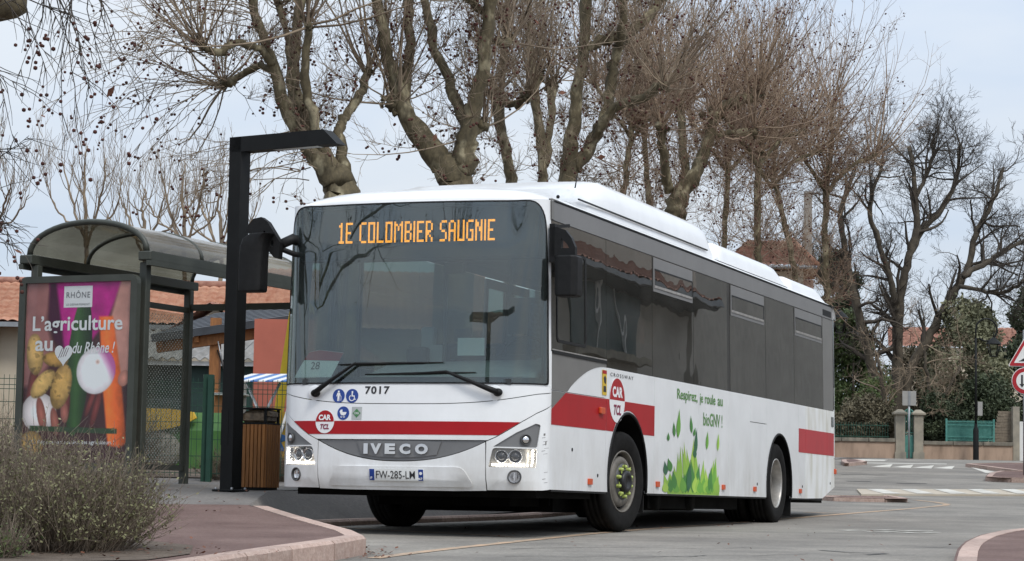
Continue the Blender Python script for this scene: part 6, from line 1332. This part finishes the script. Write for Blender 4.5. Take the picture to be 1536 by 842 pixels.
def spline(pts, rad, k=5):
    P = np.array(pts, float); Rr = np.array(rad, float); P = np.vstack([2 * P[0] - P[1], P, 2 * P[-1] - P[-2]]); out = []; ro = []
    for i in range(1, len(P) - 2):
        for t in np.linspace(0, 1, k, endpoint=False): out.append(.5 * ((2 * P[i]) + (P[i + 1] - P[i - 1]) * t + (2 * P[i - 1] - 5 * P[i] + 4 * P[i + 1] - P[i + 2]) * t * t + (3 * P[i] - P[i - 1] - 3 * P[i + 1] + P[i + 2]) * t ** 3)); ro.append(Rr[i - 1] * (1 - t) + Rr[i] * t)
    out.append(P[-2]); ro.append(Rr[-1]); return np.array(out), np.array(ro)
def limb_mesh(mb, P, Rr, rng, sides=10, rough=.10):
    pts = [Vector(p) for p in P]; b = len(mb.v); mb.tube(pts, list(Rr), sides)
    for i in range(b, len(mb.v)):
        c = pts[min((i - b) // sides, len(pts) - 1)]; v = Vector(mb.v[i]); mb.v[i] = tuple(c + (v - c) * (1 + rng.normal(0, rough)))
def plane_tree(label, D, limbs, knuckles=(), rise=True, nshoot=22, along=7, subs=7, bal=.30, seed=1, twig='twig_brown', root=None, shoot_len=(1.0, 2.6), spread=.9, trunk_r=.38, fine=3, droop=None, name='plane_tree'):
    """limbs: [(depth offset at end, [(px, py, radius px)...], knuckle flag)] traced bare limbs; shoots sprout from knuckles and along the limbs"""
    rng = np.random.default_rng(seed); px, py = limbs[0][1][0][:2]; b = at(px, py + 30, D); limbs[0][1].insert(0, (px, py + 32, limbs[0][1][0][2])); gz = (pave_z(D) if b.x < 4 and D < 60 else road_z(D))
    T = empty(name, (b.x, D, gz), 0, label, 'tree', 'pollarded plane trees' if name == 'plane_tree' else None); org = np.array([b.x, D, gz]); mb = MB(); O = []; DR = []; RS = []; LS = []
    r0 = limbs[0][1][0][2] * .72 * D / CAM_F; mbt = MB(); tp, tr = spline([(0, 0, -.2), (0.03, 0, .5), (-.02, 0.02, (b.z - gz) * .6), (0, 0, b.z - gz + .05)], [r0 * 1.5, r0 * 1.12, r0 * 1.02, r0], 4); limb_mesh(mbt, tp, tr, rng, 14, .04)
    for (dd, pts, kn) in limbs:
        n = len(pts); W = [tuple(np.array(at(p[0], p[1], D + dd * (i / max(1, n - 1)))) - org) for i, p in enumerate(pts)]; rr = [p[2] * .70 * (D + dd * i / max(1, n - 1)) / CAM_F for i, p in enumerate(pts)]
        P, Rr = spline(W, rr, 5); P = P + rng.normal(0, .015, P.shape); limb_mesh(mb, P, Rr * (1 + rng.normal(0, .05, len(Rr))), rng, 10, .06)
        L = np.linalg.norm(np.diff(P, axis=0), axis=1).sum(); m = int(L * along)
        if m:
            t = rng.integers(max(1, len(P) // 6), len(P), m); O.append(P[t]); DR.append(unit(rng.normal(0, 1, (m, 3)) + np.array([0, 0, .5]))); LS.append(rng.uniform(.25, .8, m) * shoot_len[0] * 1.2)
        if kn:
            k = nshoot * kn; c = P[-1]; b0 = len(mb.v); mb.sphere(tuple(c), Rr[-1] * 1.15, 9, 6, sc=(1, 1, .9))
            for q in range(6): cc = c + rng.normal(0, Rr[-1] * .75, 3); mb.sphere(tuple(cc), Rr[-1] * rng.uniform(.3, .65), 7, 5)
            for q in range(b0, len(mb.v)): mb.v[q] = tuple(np.array(mb.v[q]) + rng.normal(0, Rr[-1] * .16, 3))
            k = int(k); d = rng.normal(0, spread, (k, 3)) + np.array([0, 0, 1.0]); tn = unit(P[-1] - P[-4]); d += tn * .6; O.append(np.repeat(c[None], k, 0) + rng.normal(0, Rr[-1] * .6, (k, 3))); DR.append(unit(d)); LS.append(rng.uniform(*shoot_len, k))
    mbt.build('trunk', 'plane_bark', T); lo = mb.build('limbs', 'plane_bark', T); lo['kind'] = 'stuff'
    O = np.concatenate(O); DR = np.concatenate(DR); LS = np.concatenate(LS); N = len(O)
    P1, R1 = grow(O, DR, LS, rng.uniform(.006, .011, N) * np.clip(LS, .6, 2.0), .0026, 7, .45, .13, rng); VV = []; FF = []; base = 0
    def acc(v, f):
        nonlocal base
        VV.append(v); FF.append(f + base); base += len(v)
    acc(*tubes(P1, R1)); o, d, t = side(P1, subs, .2, .98, .75, rng); ls = np.repeat(LS, subs); P2, R2 = grow(o, d, ls * rng.uniform(.12, .36, len(o)), .0048, .002, 5, .3, .16, rng); acc(*tubes(P2, R2))
    tips = P2
    if fine:
        o, d, t = side(P2, fine, .3, .95, .8, rng); P3, R3 = grow(o, d, rng.uniform(.08, .30, len(o)), .0032, .0018, 3, .15, .18, rng); acc(*tubes(P3, R3))
    if droop is not None: 
        for (src, dirn, num, Lr, sag) in droop:
            c = np.array(at(*src)) - org; k = num; dv = unit(np.array(dirn, float)[None] + rng.normal(0, .32, (k, 3))); Pd, Rd = grow(np.repeat(c[None], k, 0) + rng.normal(0, .08, (k, 3)), dv, rng.uniform(Lr * .5, Lr, k), .0085, .0026, 10, sag, .10, rng); acc(*tubes(Pd, Rd)); o, d, t = side(Pd, 7, .2, 1, .7, rng); d[:, 2] -= .25; Pe, Re = grow(o, d, rng.uniform(.2, .6, len(o)), .005, .002, 5, -.15, .15, rng); acc(*tubes(Pe, Re)); tips = np.concatenate([tips, Pe, Pe[::2]])
    tw = link_mesh('twigs', np_mesh('twigs', np.concatenate(VV), np.concatenate(FF)), twig, T); tw['kind'] = 'stuff'
    k = int(len(tips) * bal); pick = rng.choice(len(tips), k, replace=False); C = tips[pick, -1] + rng.normal(0, .02, (k, 3)) - np.array([0, 0, 1]) * rng.uniform(.03, .13, (k, 1)); ex = rng.choice(k, k // 2, replace=False); C = np.concatenate([C, C[ex] + rng.normal(0, .03, (len(ex), 3)) - np.array([0, 0, .05])])
    sb = link_mesh('seed_balls', np_mesh('balls', *balls(C, rng.uniform(.015, .024, len(C))), smooth=True), 'seed_ball', T); sb['kind'] = 'stuff'
    # a few dead leaves still hanging
    k2 = max(6, k // 40); C2 = tips[rng.choice(len(tips), k2), -1]; q = unit(rng.normal(0, 1, (k2, 3))); r_ = unit(np.cross(q, rng.normal(0, 1, (k2, 3)))); s = rng.uniform(.03, .07, (k2, 1))
    Vq = np.stack([C2, C2 + q * s + r_ * s * .6, C2 + q * s * 2.0, C2 + q * s - r_ * s * .6], 1).reshape(-1, 3); dl = link_mesh('dead_leaves', np_mesh('dead', Vq, np.arange(4 * k2).reshape(-1, 4)), 'dry_leaf', T); dl['kind'] = 'stuff'
    return T

# ---- plane trees standing behind the bus, left to right
plane_tree('thick pollarded plane tree forking low just right of the black lamp', 30, [
    (0, [(512, 300, 40), (505, 270, 36), (480, 240, 24), (447, 200, 17), (425, 150, 14), (408, 95, 12), (388, 40, 11), (372, -40, 10)], 1),
    (-.6, [(412, 98, 9), (385, 72, 8), (352, 66, 8), (325, 80, 9), (305, 70, 7)], 1), (.5, [(415, 110, 9), (385, 100, 8), (352, 118, 8), (335, 128, 8)], 1),
    (.8, [(480, 245, 20), (458, 190, 14), (442, 120, 12), (446, 60, 11), (455, -40, 10)], 1), (-.5, [(495, 250, 16), (470, 180, 11), (458, 110, 10), (462, 40, 8)], 1),
    (.6, [(520, 265, 15), (510, 200, 11), (518, 175, 10), (540, 140, 10), (552, 108, 9)], 1), (1.0, [(452, 160, 9), (436, 135, 8), (432, 60, 7), (420, 10, 7)], 1)], seed=3, nshoot=20, along=8, fine=2, bal=.30,
    droop=[((310, 72, 29.5), (-1, -.2, .55), 12, 2.4, -.55), ((337, 126, 30.4), (-1, .1, .15), 14, 2.2, -.35), ((380, 30, 30), (-.9, -.4, .4), 10, 2.6, -.6), ((430, 200, 30), (-1, -.2, -.15), 7, 2.2, -.1), ((460, 250, 30), (-1, 0, .05), 6, 2.0, -.15)])
plane_tree('mottled plane tree with a wide V of limbs above the destination display', 30.5, [
    (0, [(684, 300, 42), (682, 268, 38), (655, 232, 27), (622, 192, 22), (600, 150, 19), (583, 90, 14), (570, 20, 12), (562, -40, 11)], 1),
    (.7, [(604, 152, 14), (612, 90, 11), (614, 20, 10), (610, -40, 9)], 1), (-.4, [(695, 262, 30), (697, 215, 24), (708, 165, 17), (722, 110, 15), (730, 50, 14), (742, -30, 12)], 1),
    (.5, [(698, 190, 14), (672, 120, 11), (650, 60, 10), (632, -30, 9)], 1), (-.6, [(736, 22, 11), (715, 10, 9), (702, -6, 9)], 1), (.4, [(735, 60, 8), (752, 66, 7), (765, 64, 8)], 1), (0, [(592, 160, 12), (588, 156, 15)], 1), (0, [(712, 196, 12), (722, 190, 14)], 1)], seed=5, nshoot=18, along=9, fine=2, bal=.34)
plane_tree('slim plane tree with a knobbly head right of the V-shaped tree', 37, [
    (0, [(768, 290, 13), (762, 235, 12), (750, 185, 12), (745, 140, 15)], 1.3), (.5, [(746, 150, 8), (756, 90, 7), (758, 30, 6)], 1), (-.5, [(744, 150, 8), (772, 158, 8), (790, 142, 9)], 1)], seed=7, nshoot=24, along=8, bal=.35)
plane_tree('slim twin-stemmed plane tree between the V-shaped and the bent tree', 40, [
    (0, [(815, 290, 12), (812, 220, 11), (803, 160, 10), (800, 112, 14)], 1.3), (.6, [(818, 250, 9), (825, 190, 8), (828, 130, 11)], 1.2), (-.4, [(803, 130, 6), (795, 60, 6), (790, -10, 5)], .8)], seed=9, nshoot=22, along=8, bal=.3)
plane_tree('mottled plane tree whose right limb bends away above the bus roof', 34, [
    (0, [(848, 300, 26), (852, 262, 22), (858, 205, 16), (866, 140, 13), (876, 70, 12), (884, -40, 11)], 1), (.8, [(862, 255, 16), (890, 212, 14), (910, 165, 13), (917, 118, 12), (925, 80, 12), (948, 45, 13), (975, 22, 10), (1000, -10, 9)], 1),
    (-.8, [(893, 205, 10), (920, 165, 10), (960, 148, 10), (995, 128, 10)], 1.4), (.4, [(880, 75, 10), (905, 60, 11), (938, 52, 12)], 0), (-.3, [(930, 70, 9), (935, 20, 9), (940, -40, 8)], 1)], seed=11, nshoot=17, along=12, bal=.30)
plane_tree('thick plane tree stump behind the middle of the bus roof', 42, [
    (0, [(1012, 330, 26), (1018, 300, 22), (1040, 262, 16), (1058, 225, 13), (1070, 178, 13)], 1), (.5, [(1060, 200, 10), (1082, 165, 12), (1108, 152, 12), (1132, 145, 12)], 1.6), (-.5, [(1005, 290, 12), (996, 240, 10), (992, 190, 10)], 1.2), (.8, [(1030, 280, 10), (1025, 220, 9), (1020, 160, 9)], 1), (0, [(1065, 205, 8), (1100, 200, 8), (1130, 198, 9)], 1.2)], seed=13, nshoot=18, along=18, fine=2, bal=.30, twig='twig_red', shoot_len=(1.2, 3.0))
for i, (D, px, lab, pts) in enumerate([
    (46, 935, 'bare plane tree behind the bent plane tree', [(935, 310, 7), (940, 250, 6), (948, 190, 6)]), (50, 975, 'straight bare plane tree left of the thick stump', [(975, 310, 7), (970, 250, 6), (965, 180, 6)]),
    (50, 1137, 'straight bare plane tree right of the thick stump', [(1137, 370, 8), (1136, 300, 7), (1138, 230, 7)]), (54, 1170, 'bare plane tree in front of the tiled villa', [(1190, 400, 7), (1176, 330, 6), (1158, 262, 6)]),
    (56, 1235, 'bare plane tree right of the tiled villa with reddish twigs', [(1240, 440, 8), (1238, 350, 7), (1240, 270, 7)]), (58, 1085, 'bare plane tree above the roof pod end', [(1085, 380, 6), (1090, 300, 6), (1092, 240, 6)])]):
    x, y, r = pts[-1]
    plane_tree(lab, D, [(0, pts, 2.0), (.8, [(x, y + 20, r * .7), (x + 35, y - 20, r * .6), (x + 70, y - 35, r * .7)], 1.5), (-.8, [(x, y + 20, r * .7), (x - 30, y - 25, r * .6), (x - 55, y - 60, r * .7)], 1.5), (.3, [(x, y, r * .7), (x + 8, y - 60, r * .6), (x + 5, y - 110, r * .6)], 1.5)], seed=20 + i, nshoot=11, along=31, bal=.26, twig='twig_red', shoot_len=(1.7, 3.4), subs=6, fine=2, spread=.95)
# ---- near plane tree, off to the left: only a limb end and hanging twigs reach into view
plane_tree('near plane tree at the left edge with hanging twigs and seed balls', 22.5, [
    (0, [(-646, 560, 62), (-640, 250, 54), (-540, 60, 46), (-340, -60, 40), (-120, -60, 36), (-30, -25, 38), (12, 10, 36), (35, -60, 22), (90, -170, 16)], 1), (3, [(-640, 250, 44), (-690, 0, 36), (-700, -250, 30)], 1), (2.5, [(-540, 60, 30), (-420, -200, 26), (-300, -330, 20), (-200, -420, 16)], 1)],
    seed=31, nshoot=14, along=1, bal=.34, subs=5, twig='twig_dark', shoot_len=(.8, 1.6),
    droop=[((70, -60, 21.5), (.05, 0, -1), 6, 1.9, -.12), ((120, -80, 21.5), (.05, .1, -1), 5, 1.8, -.1), ((10, 5, 21.5), (.2, 0, -.9), 3, 1.4, -.1), ((-60, 60, 22), (.6, 0, .1), 3, 1.4, -.3), ((-40, 250, 22), (.55, 0, .05), 4, 1.0, -.1), ((-60, 380, 22), (.5, 0, .4), 4, .7, -.1)])
plane_tree('plane tree left of the camera whose twigs mirror in the windscreen', 18, [
    (0, [(-1980, 600, 60), (-1960, 200, 52), (-1900, -150, 40), (-1860, -420, 28)], 1), (-1, [(-1900, -100, 26), (-1500, -280, 16), (-1100, -380, 12), (-700, -400, 8), (-450, -420, 6)], 1), (-4, [(-1900, -150, 24), (-1500, -400, 15), (-1000, -600, 11), (-500, -700, 6)], 1), (-2, [(-1900, -50, 22), (-1600, -180, 14), (-1200, -260, 10), (-850, -300, 6)], 1)],
    seed=33, nshoot=26, along=9, bal=.12, fine=0, subs=6, twig='twig_dark', shoot_len=(.9, 1.8))

# ---- walnut-like tree on the right
def bare_tree(name, label, D, stems, seed, lev, twig, bark, up=.25, wob=.22, top=None, group=None):
    rng = np.random.default_rng(seed); px, py = stems[0][1][0][:2]; b = at(px, py, D); gz = road_z(D) if b.x > 4 else pave_z(D); T = empty(name, (b.x, D, gz), 0, label, 'tree', group); org = np.array([b.x, D, gz]); mb = MB(); PP = []; VV = []; FF = []; base = 0
    for (dd, pts) in stems:
        n = len(pts); W = [tuple(np.array(at(p[0], p[1], D + dd * i / max(1, n - 1))) - org) for i, p in enumerate(pts)]; rr = [p[2] * .58 * D / CAM_F for p in pts]; P, Rr = spline(W, rr, 6); P[1:] += rng.normal(0, .02, P[1:].shape); limb_mesh(mb, P, Rr, rng, 9, .06); PP.append((P, Rr))
    tp = MB(); tp.tube([(0, 0, -.3), (0, 0, max(.1, b.z - gz + .05))], [stems[0][1][0][2] * D / CAM_F * 1.4, stems[0][1][0][2] * D / CAM_F * 1.1], 10); tp.build('trunk', bark, T); mb.build('limbs', bark, T)['kind'] = 'stuff'
    O = []; Dn = []; r0 = []
    for P, Rr in PP:
        m = lev[0]; t = rng.integers(len(P) // 4, len(P), m); tg = unit(P[t] - P[np.maximum(t - 2, 0)]); O.append(P[t]); Dn.append(unit(tg * .9 + rng.normal(0, .65, (m, 3)) + np.array([0, 0, .25]))); r0.append(Rr[t] * .55)
    O = np.concatenate(O); Dn = np.concatenate(Dn); r0 = np.concatenate(r0); L = rng.uniform(lev[1][0] * .6, lev[1][0], len(O)); Pk, Rk = grow(O, Dn, L, r0, r0 * .35, 7, up, wob, rng)
    for k in range(1, len(lev[1]) + 1):
        v, f = tubes(Pk, Rk, 4 if k == 1 else 3); VV.append(v); FF.append(f + base); base += len(v)
        if k == len(lev[1]): break
        c = lev[2][k - 1]; o, d, t = side(Pk, c, .2, 1.0, .7, rng); rp = np.repeat(Rk[:, -1], c); L = rng.uniform(.5, 1, len(o)) * lev[1][k]; Pk, Rk = grow(o, d, L, np.maximum(rp * .7, .0055), np.maximum(rp * .3, .0032), 5, up * .8, wob, rng)
    link_mesh('twigs', np_mesh('twigs', np.concatenate(VV), np.concatenate(FF)), twig, T)['kind'] = 'stuff'; return T
bare_tree('walnut_tree', 'dark bare spreading tree behind the garden wall on the right', 76, [
    (0, [(1345, 692, 20), (1345, 600, 16), (1347, 520, 14), (1350, 450, 12), (1362, 390, 10), (1375, 340, 9), (1372, 280, 7), (1365, 220, 5)]), (1.5, [(1350, 660, 14), (1362, 570, 13), (1390, 510, 12), (1425, 450, 11), (1452, 400, 9), (1466, 345, 8), (1490, 300, 6), (1505, 250, 4)]),
    (-1.0, [(1335, 670, 13), (1318, 590, 12), (1300, 520, 12), (1283, 450, 10), (1268, 380, 9), (1262, 320, 7), (1280, 260, 5)]), (-1.5, [(1347, 470, 10), (1335, 420, 8), (1320, 370, 7), (1305, 310, 6), (1325, 240, 4)]), (1.0, [(1360, 400, 9), (1380, 350, 8), (1412, 315, 7), (1435, 270, 5), (1440, 215, 4)]),
    (2.0, [(1445, 415, 8), (1485, 390, 7), (1520, 370, 5), (1560, 350, 4)]), (-.5, [(1300, 500, 7), (1275, 450, 6), (1240, 420, 5), (1222, 395, 4)]), (.5, [(1372, 300, 6), (1395, 250, 5), (1400, 200, 3)]), (-2, [(1440, 430, 6), (1500, 440, 5), (1540, 420, 4)])], 41, (19, (1.7, .95, .55, .3), (5, 5, 3)), 'twig_dark', 'bark_dark', up=.12, wob=.17)
bare_tree('garden_tree', 'thin bare fruit tree tangled in front of the dark spreading tree', 73, [(0, [(1395, 690, 6), (1400, 620, 5), (1390, 560, 4), (1385, 520, 3)]), (.5, [(1398, 640, 4), (1420, 590, 4), (1440, 550, 3)]), (-.5, [(1330, 680, 6), (1325, 600, 5), (1318, 540, 4)])], 43, (8, (1.6, .9, .5, .3), (4, 4, 3)), 'twig_brown', 'bark_dark', up=.1, wob=.28)
# ---- slim bare trees beyond the left houses
for i, (px, py, D, h, lab) in enumerate([(128, 330, 64, 110, 'pale upright bare tree above the shelter roof'), (275, 340, 66, 100, 'upright bare tree between the shelter and the black lamp'), (215, 345, 75, 60, 'small pale bare tree above the shelter roof end'), (330, 350, 72, 85, 'upright bare tree touching the black lamp'), (-15, 330, 50, 70, 'bare tree with seed balls at the left edge')]):
    bare_tree('bare_tree', lab, D, [(0, [(px, py + 120, 6), (px + 2, py, 5), (px - 2, py - h * .5, 3), (px + 3, py - h, 1.5)]), (1, [(px, py + 40, 4), (px - 22, py - h * .3, 3), (px - 35, py - h * .8, 1.4)]), (-1, [(px, py + 50, 4), (px + 22, py - h * .3, 3), (px + 32, py - h * .85, 1.4)]), (.5, [(px, py + 20, 3), (px - 40, py - h * .1, 2.4), (px - 58, py - h * .5, 1.2)]), (-.5, [(px, py + 20, 3), (px + 42, py - h * .1, 2.4), (px + 56, py - h * .55, 1.2)])], 50 + i, (6, (1.5, .9, .5), (3, 3)), 'twig_brown', 'twig_brown', up=.9, wob=.10, group='bare trees beyond the left houses')

# ---- leafy masses
def leaf_cloud(centres, radii, n, size, rng, squash=(1, 1, 1), shell=.55):
    c = np.array(centres, float); r = np.array(radii, float); w = r ** 2 / (r ** 2).sum(); k = rng.choice(len(c), n, p=w); u = unit(rng.normal(0, 1, (n, 3))); rad = r[k] * (shell + (1 - shell) * rng.random(n) ** .6) * (1 + .25 * rng.normal(0, .5, n)); p = c[k] + u * rad[:, None] * np.array(squash)
    q = unit(rng.normal(0, 1, (n, 3))); s = unit(np.cross(q, rng.normal(0, 1, (n, 3)))); L = size * rng.uniform(.6, 1.4, (n, 1)); V = np.stack([p, p + q * L * .5 + s * L * .28, p + q * L, p + q * L * .5 - s * L * .28], 1).reshape(-1, 3); return V, np.arange(4 * n).reshape(-1, 4)
def shrub(name, label, cat, px0, px1, pyt, pyb, D, depth, n, size, mat, seed, lumps=26, lean=0.0, stem=True, group=None):
    """foliage filling the photo box at depth D: built as many lumps of leaf-sized faces"""
    rng = np.random.default_rng(seed); a, b = at(px0, pyt, D), at(px1, pyb, D); gz = road_z(D); T = empty(name, ((a.x + b.x) / 2, D, gz), 0, label, cat, group); hw = (b.x - a.x) / 2; z0, z1 = max(b.z, gz) - gz, a.z - gz; C = []; Rr = []
    for k in range(lumps):
        t = rng.random(); z = z0 + (z1 - z0) * (t * .88 + .02); prof = math.sqrt(max(.08, 1 - (2 * t - .8) ** 2 * .75)); C.append((rng.uniform(-1, 1) * hw * prof * .85 + lean * (t - .5), rng.uniform(-1, 1) * depth * prof * .8, z)); Rr.append(rng.uniform(.12, .30) * min(2 * hw, z1 - z0) )
    V, F = leaf_cloud(C, Rr, n, size, rng); V[:, 2] = np.maximum(V[:, 2], .02); link_mesh('foliage', np_mesh('foliage', V, F), mat, T)['kind'] = 'stuff'
    if stem:
        mb = MB()
        for k in range(6): e = C[k]; mb.tube([(rng.normal(0, .08), rng.normal(0, .08), -.1), (e[0] * .4, e[1] * .4, e[2] * .5), e], [.06, .04, .015], 6)
        mb.build('stems', 'bark_dark', T)
    return T
shrub('olive_tree', 'big grey-green olive-like tree behind the railing and lamp', 'tree', 1398, 1512, 452, 655, 76, 1.6, 34000, .13, 'leaf_olive', 61, 46)
shrub('yew_bush', 'dark evergreen bush right of the gate pillar', 'bush', 1374, 1432, 588, 664, 72.9, .6, 16000, .10, 'leaf_yew', 62, 30)
shrub('laurel_bush', 'dark green evergreen behind the railing at the right', 'bush', 1436, 1520, 560, 668, 73.8, .8, 14000, .10, 'leaf_yew', 63, 26)
shrub('ivy_tree', 'green evergreen behind the rear corner of the bus', 'tree', 1236, 1322, 455, 640, 79, 1.2, 16000, .13, 'leaf_green', 64, 30)
shrub('cedar_tree', 'dark conifer beside the tiled villa', 'tree', 1226, 1282, 378, 470, 84, 1.0, 9000, .14, 'leaf_yew', 65, 18)
shrub('trimmed_hedge', 'brownish hedge over the left garden wall', 'hedge', 1240, 1352, 596, 662, 72.75, .45, 26000, .08, 'leaf_hedge', 66, 50)
shrub('light_shrub', 'yellowish shrub behind the hedge under the bare tree', 'bush', 1282, 1345, 560, 612, 74.5, .5, 5000, .09, 'leaf_green', 67, 16)
shrub('conifer_tree', 'dark conifer at the right edge behind the signs', 'tree', 1505, 1580, 400, 690, 82, 1.5, 14000, .15, 'leaf_yew', 68, 24)
shrub('garden_bush', 'dull brown bush beyond the olive-like tree', 'bush', 1330, 1420, 520, 640, 80, 1.0, 9000, .12, 'leaf_hedge', 69, 24)
for i, (p0, p1, t, m, l) in enumerate([(1590, 1700, 470, 'leaf_olive', 'grey-green tree beyond the signs, outside the right edge'), (1680, 1830, 430, 'leaf_yew', 'dark evergreen far outside the right edge'), (1800, 2000, 480, 'leaf_green', 'green tree farthest outside the right edge')]):
    shrub('garden_tree', l, 'tree', p0, p1, t, 690, 78 + 2 * i, 2.0, 9000, .22, m, 80 + i, 26, group='trees beyond the right edge')
# ---- twiggy shrub in the foreground, left
def twig_bush(name, label, cx, cy, rx, ry, h, n, seed, leaves, lmat, tmat):
    rng = np.random.default_rng(seed); gz = pave_z(cy); T = empty(name, (cx, cy, gz), 0, label, 'bush'); a = rng.uniform(0, 2 * np.pi, n); r = np.sqrt(rng.random(n)); o = np.c_[np.cos(a) * r * rx, np.sin(a) * r * ry, np.full(n, -.02)]
    d = np.c_[np.cos(a) * r * .75, np.sin(a) * r * .75, np.ones(n)] + rng.normal(0, .25, (n, 3)); L = h * rng.uniform(.55, 1.12, n) * (1 - .35 * r ** 2); P, Rr = grow(o, unit(d), L, .004, .0012, 6, .1, .12, rng); VV = [tubes(P, Rr)]; o2, d2, t = side(P, 6, .25, 1, .55, rng); P2, R2 = grow(o2, d2, rng.uniform(.06, .22, len(o2)), .0018, .0008, 3, .2, .15, rng); VV.append(tubes(P2, R2)); V = np.concatenate([v for v, f in VV]); F = np.concatenate([VV[0][1], VV[1][1] + len(VV[0][0])])
    link_mesh('stems', np_mesh('stems', V, F), tmat, T)['kind'] = 'stuff'
    allp = np.concatenate([P2.reshape(-1, 3), P[:, 2:].reshape(-1, 3)]); pz = allp[:, 2]; wgt = np.clip(1.25 - pz / h, .15, 1); c = allp[rng.choice(len(allp), leaves, p=wgt / wgt.sum())]; q = unit(rng.normal(0, 1, (leaves, 3)) + np.array([0, 0, .4])); s = unit(np.cross(q, rng.normal(0, 1, (leaves, 3)))); Ls = rng.uniform(.012, .032, (leaves, 1)); V = np.stack([c, c + q * Ls * .5 + s * Ls * .25, c + q * Ls, c + q * Ls * .5 - s * Ls * .25], 1).reshape(-1, 3)
    link_mesh('leaves', np_mesh('leaves', V, np.arange(4 * leaves).reshape(-1, 4)), lmat, T)['kind'] = 'stuff'; return T
twig_bush('twiggy_shrub', 'dry twiggy grey-green shrub in front of the poster case', -2.86, 14.9, .47, .5, .74, 1000, 71, 15000, 'leaf_bush', 'bush_twig')
twig_bush('twiggy_shrub', 'dry twiggy shrub cut by the left edge of the photo', -3.45, 15.5, .5, .5, .80, 700, 72, 8000, 'leaf_bush', 'bush_twig')
twig_bush('green_plant', 'small dark green leafy plant in the lower left corner', -3.02, 13.95, .10, .10, .20, 60, 73, 900, 'leaf_green', 'bush_twig')
twig_bush('dry_shrub', 'tall dry shrub behind the wire fence under the shelter', -4.95, 28.9, .45, .3, 1.15, 420, 74, 2500, 'leaf_hedge', 'bush_twig')
twig_bush('low_shrub', 'low dry planting along the foot of the wire fence', -3.0, 28.4, .6, .15, .42, 400, 75, 4000, 'leaf_hedge', 'bush_twig')
twig_bush('low_shrub', 'dry shrub behind the left edge of the poster case', -6.1, 26.5, .5, .3, 1.0, 420, 76, 2500, 'leaf_bush', 'bush_twig')

# ---- fallen leaves and grit lying along the kerb, under the shrub and on the path
rg = np.random.default_rng(91); n = 520; e_ = [Vector(p) for p in edge if 8 < p[1] < 22]; C = []
for k in range(n):
    if k < 170: i = rg.integers(0, len(e_) - 1); p = e_[i].lerp(e_[i + 1], rg.random()); x, y = p.x + abs(rg.normal(.05, .12)), p.y + rg.normal(0, .1); z = road_z(y) + .006
    elif k < 340: x, y = rg.normal(-2.5, .5), rg.normal(14.8, .6); z = pave_z(y) + .012
    elif k < 430: x, y = rg.uniform(-4, -2.3), rg.uniform(20, 24); z = pave_z(y) + .006
    else: x, y = rg.uniform(-.5, 5), rg.uniform(15, 30); z = road_z(y) + .006
    C.append((x, y, z))
C = np.array(C); a = rg.uniform(0, 6.28, n); s_ = rg.uniform(.012, .045, n)[:, None]; q = np.c_[np.cos(a), np.sin(a), rg.uniform(0, .5, n)]; r_ = np.c_[-np.sin(a), np.cos(a), rg.uniform(-.2, .2, n)]
V = np.stack([C, C + q * s_ * .5 + r_ * s_ * .35, C + q * s_, C + q * s_ * .5 - r_ * s_ * .35], 1).reshape(-1, 3)
tag(link_mesh('fallen_leaves', np_mesh('fallen', V, np.arange(4 * n).reshape(-1, 4)), 'dry_leaf'), 'brown fallen leaves scattered along kerb and path', 'leaves', kind='stuff')
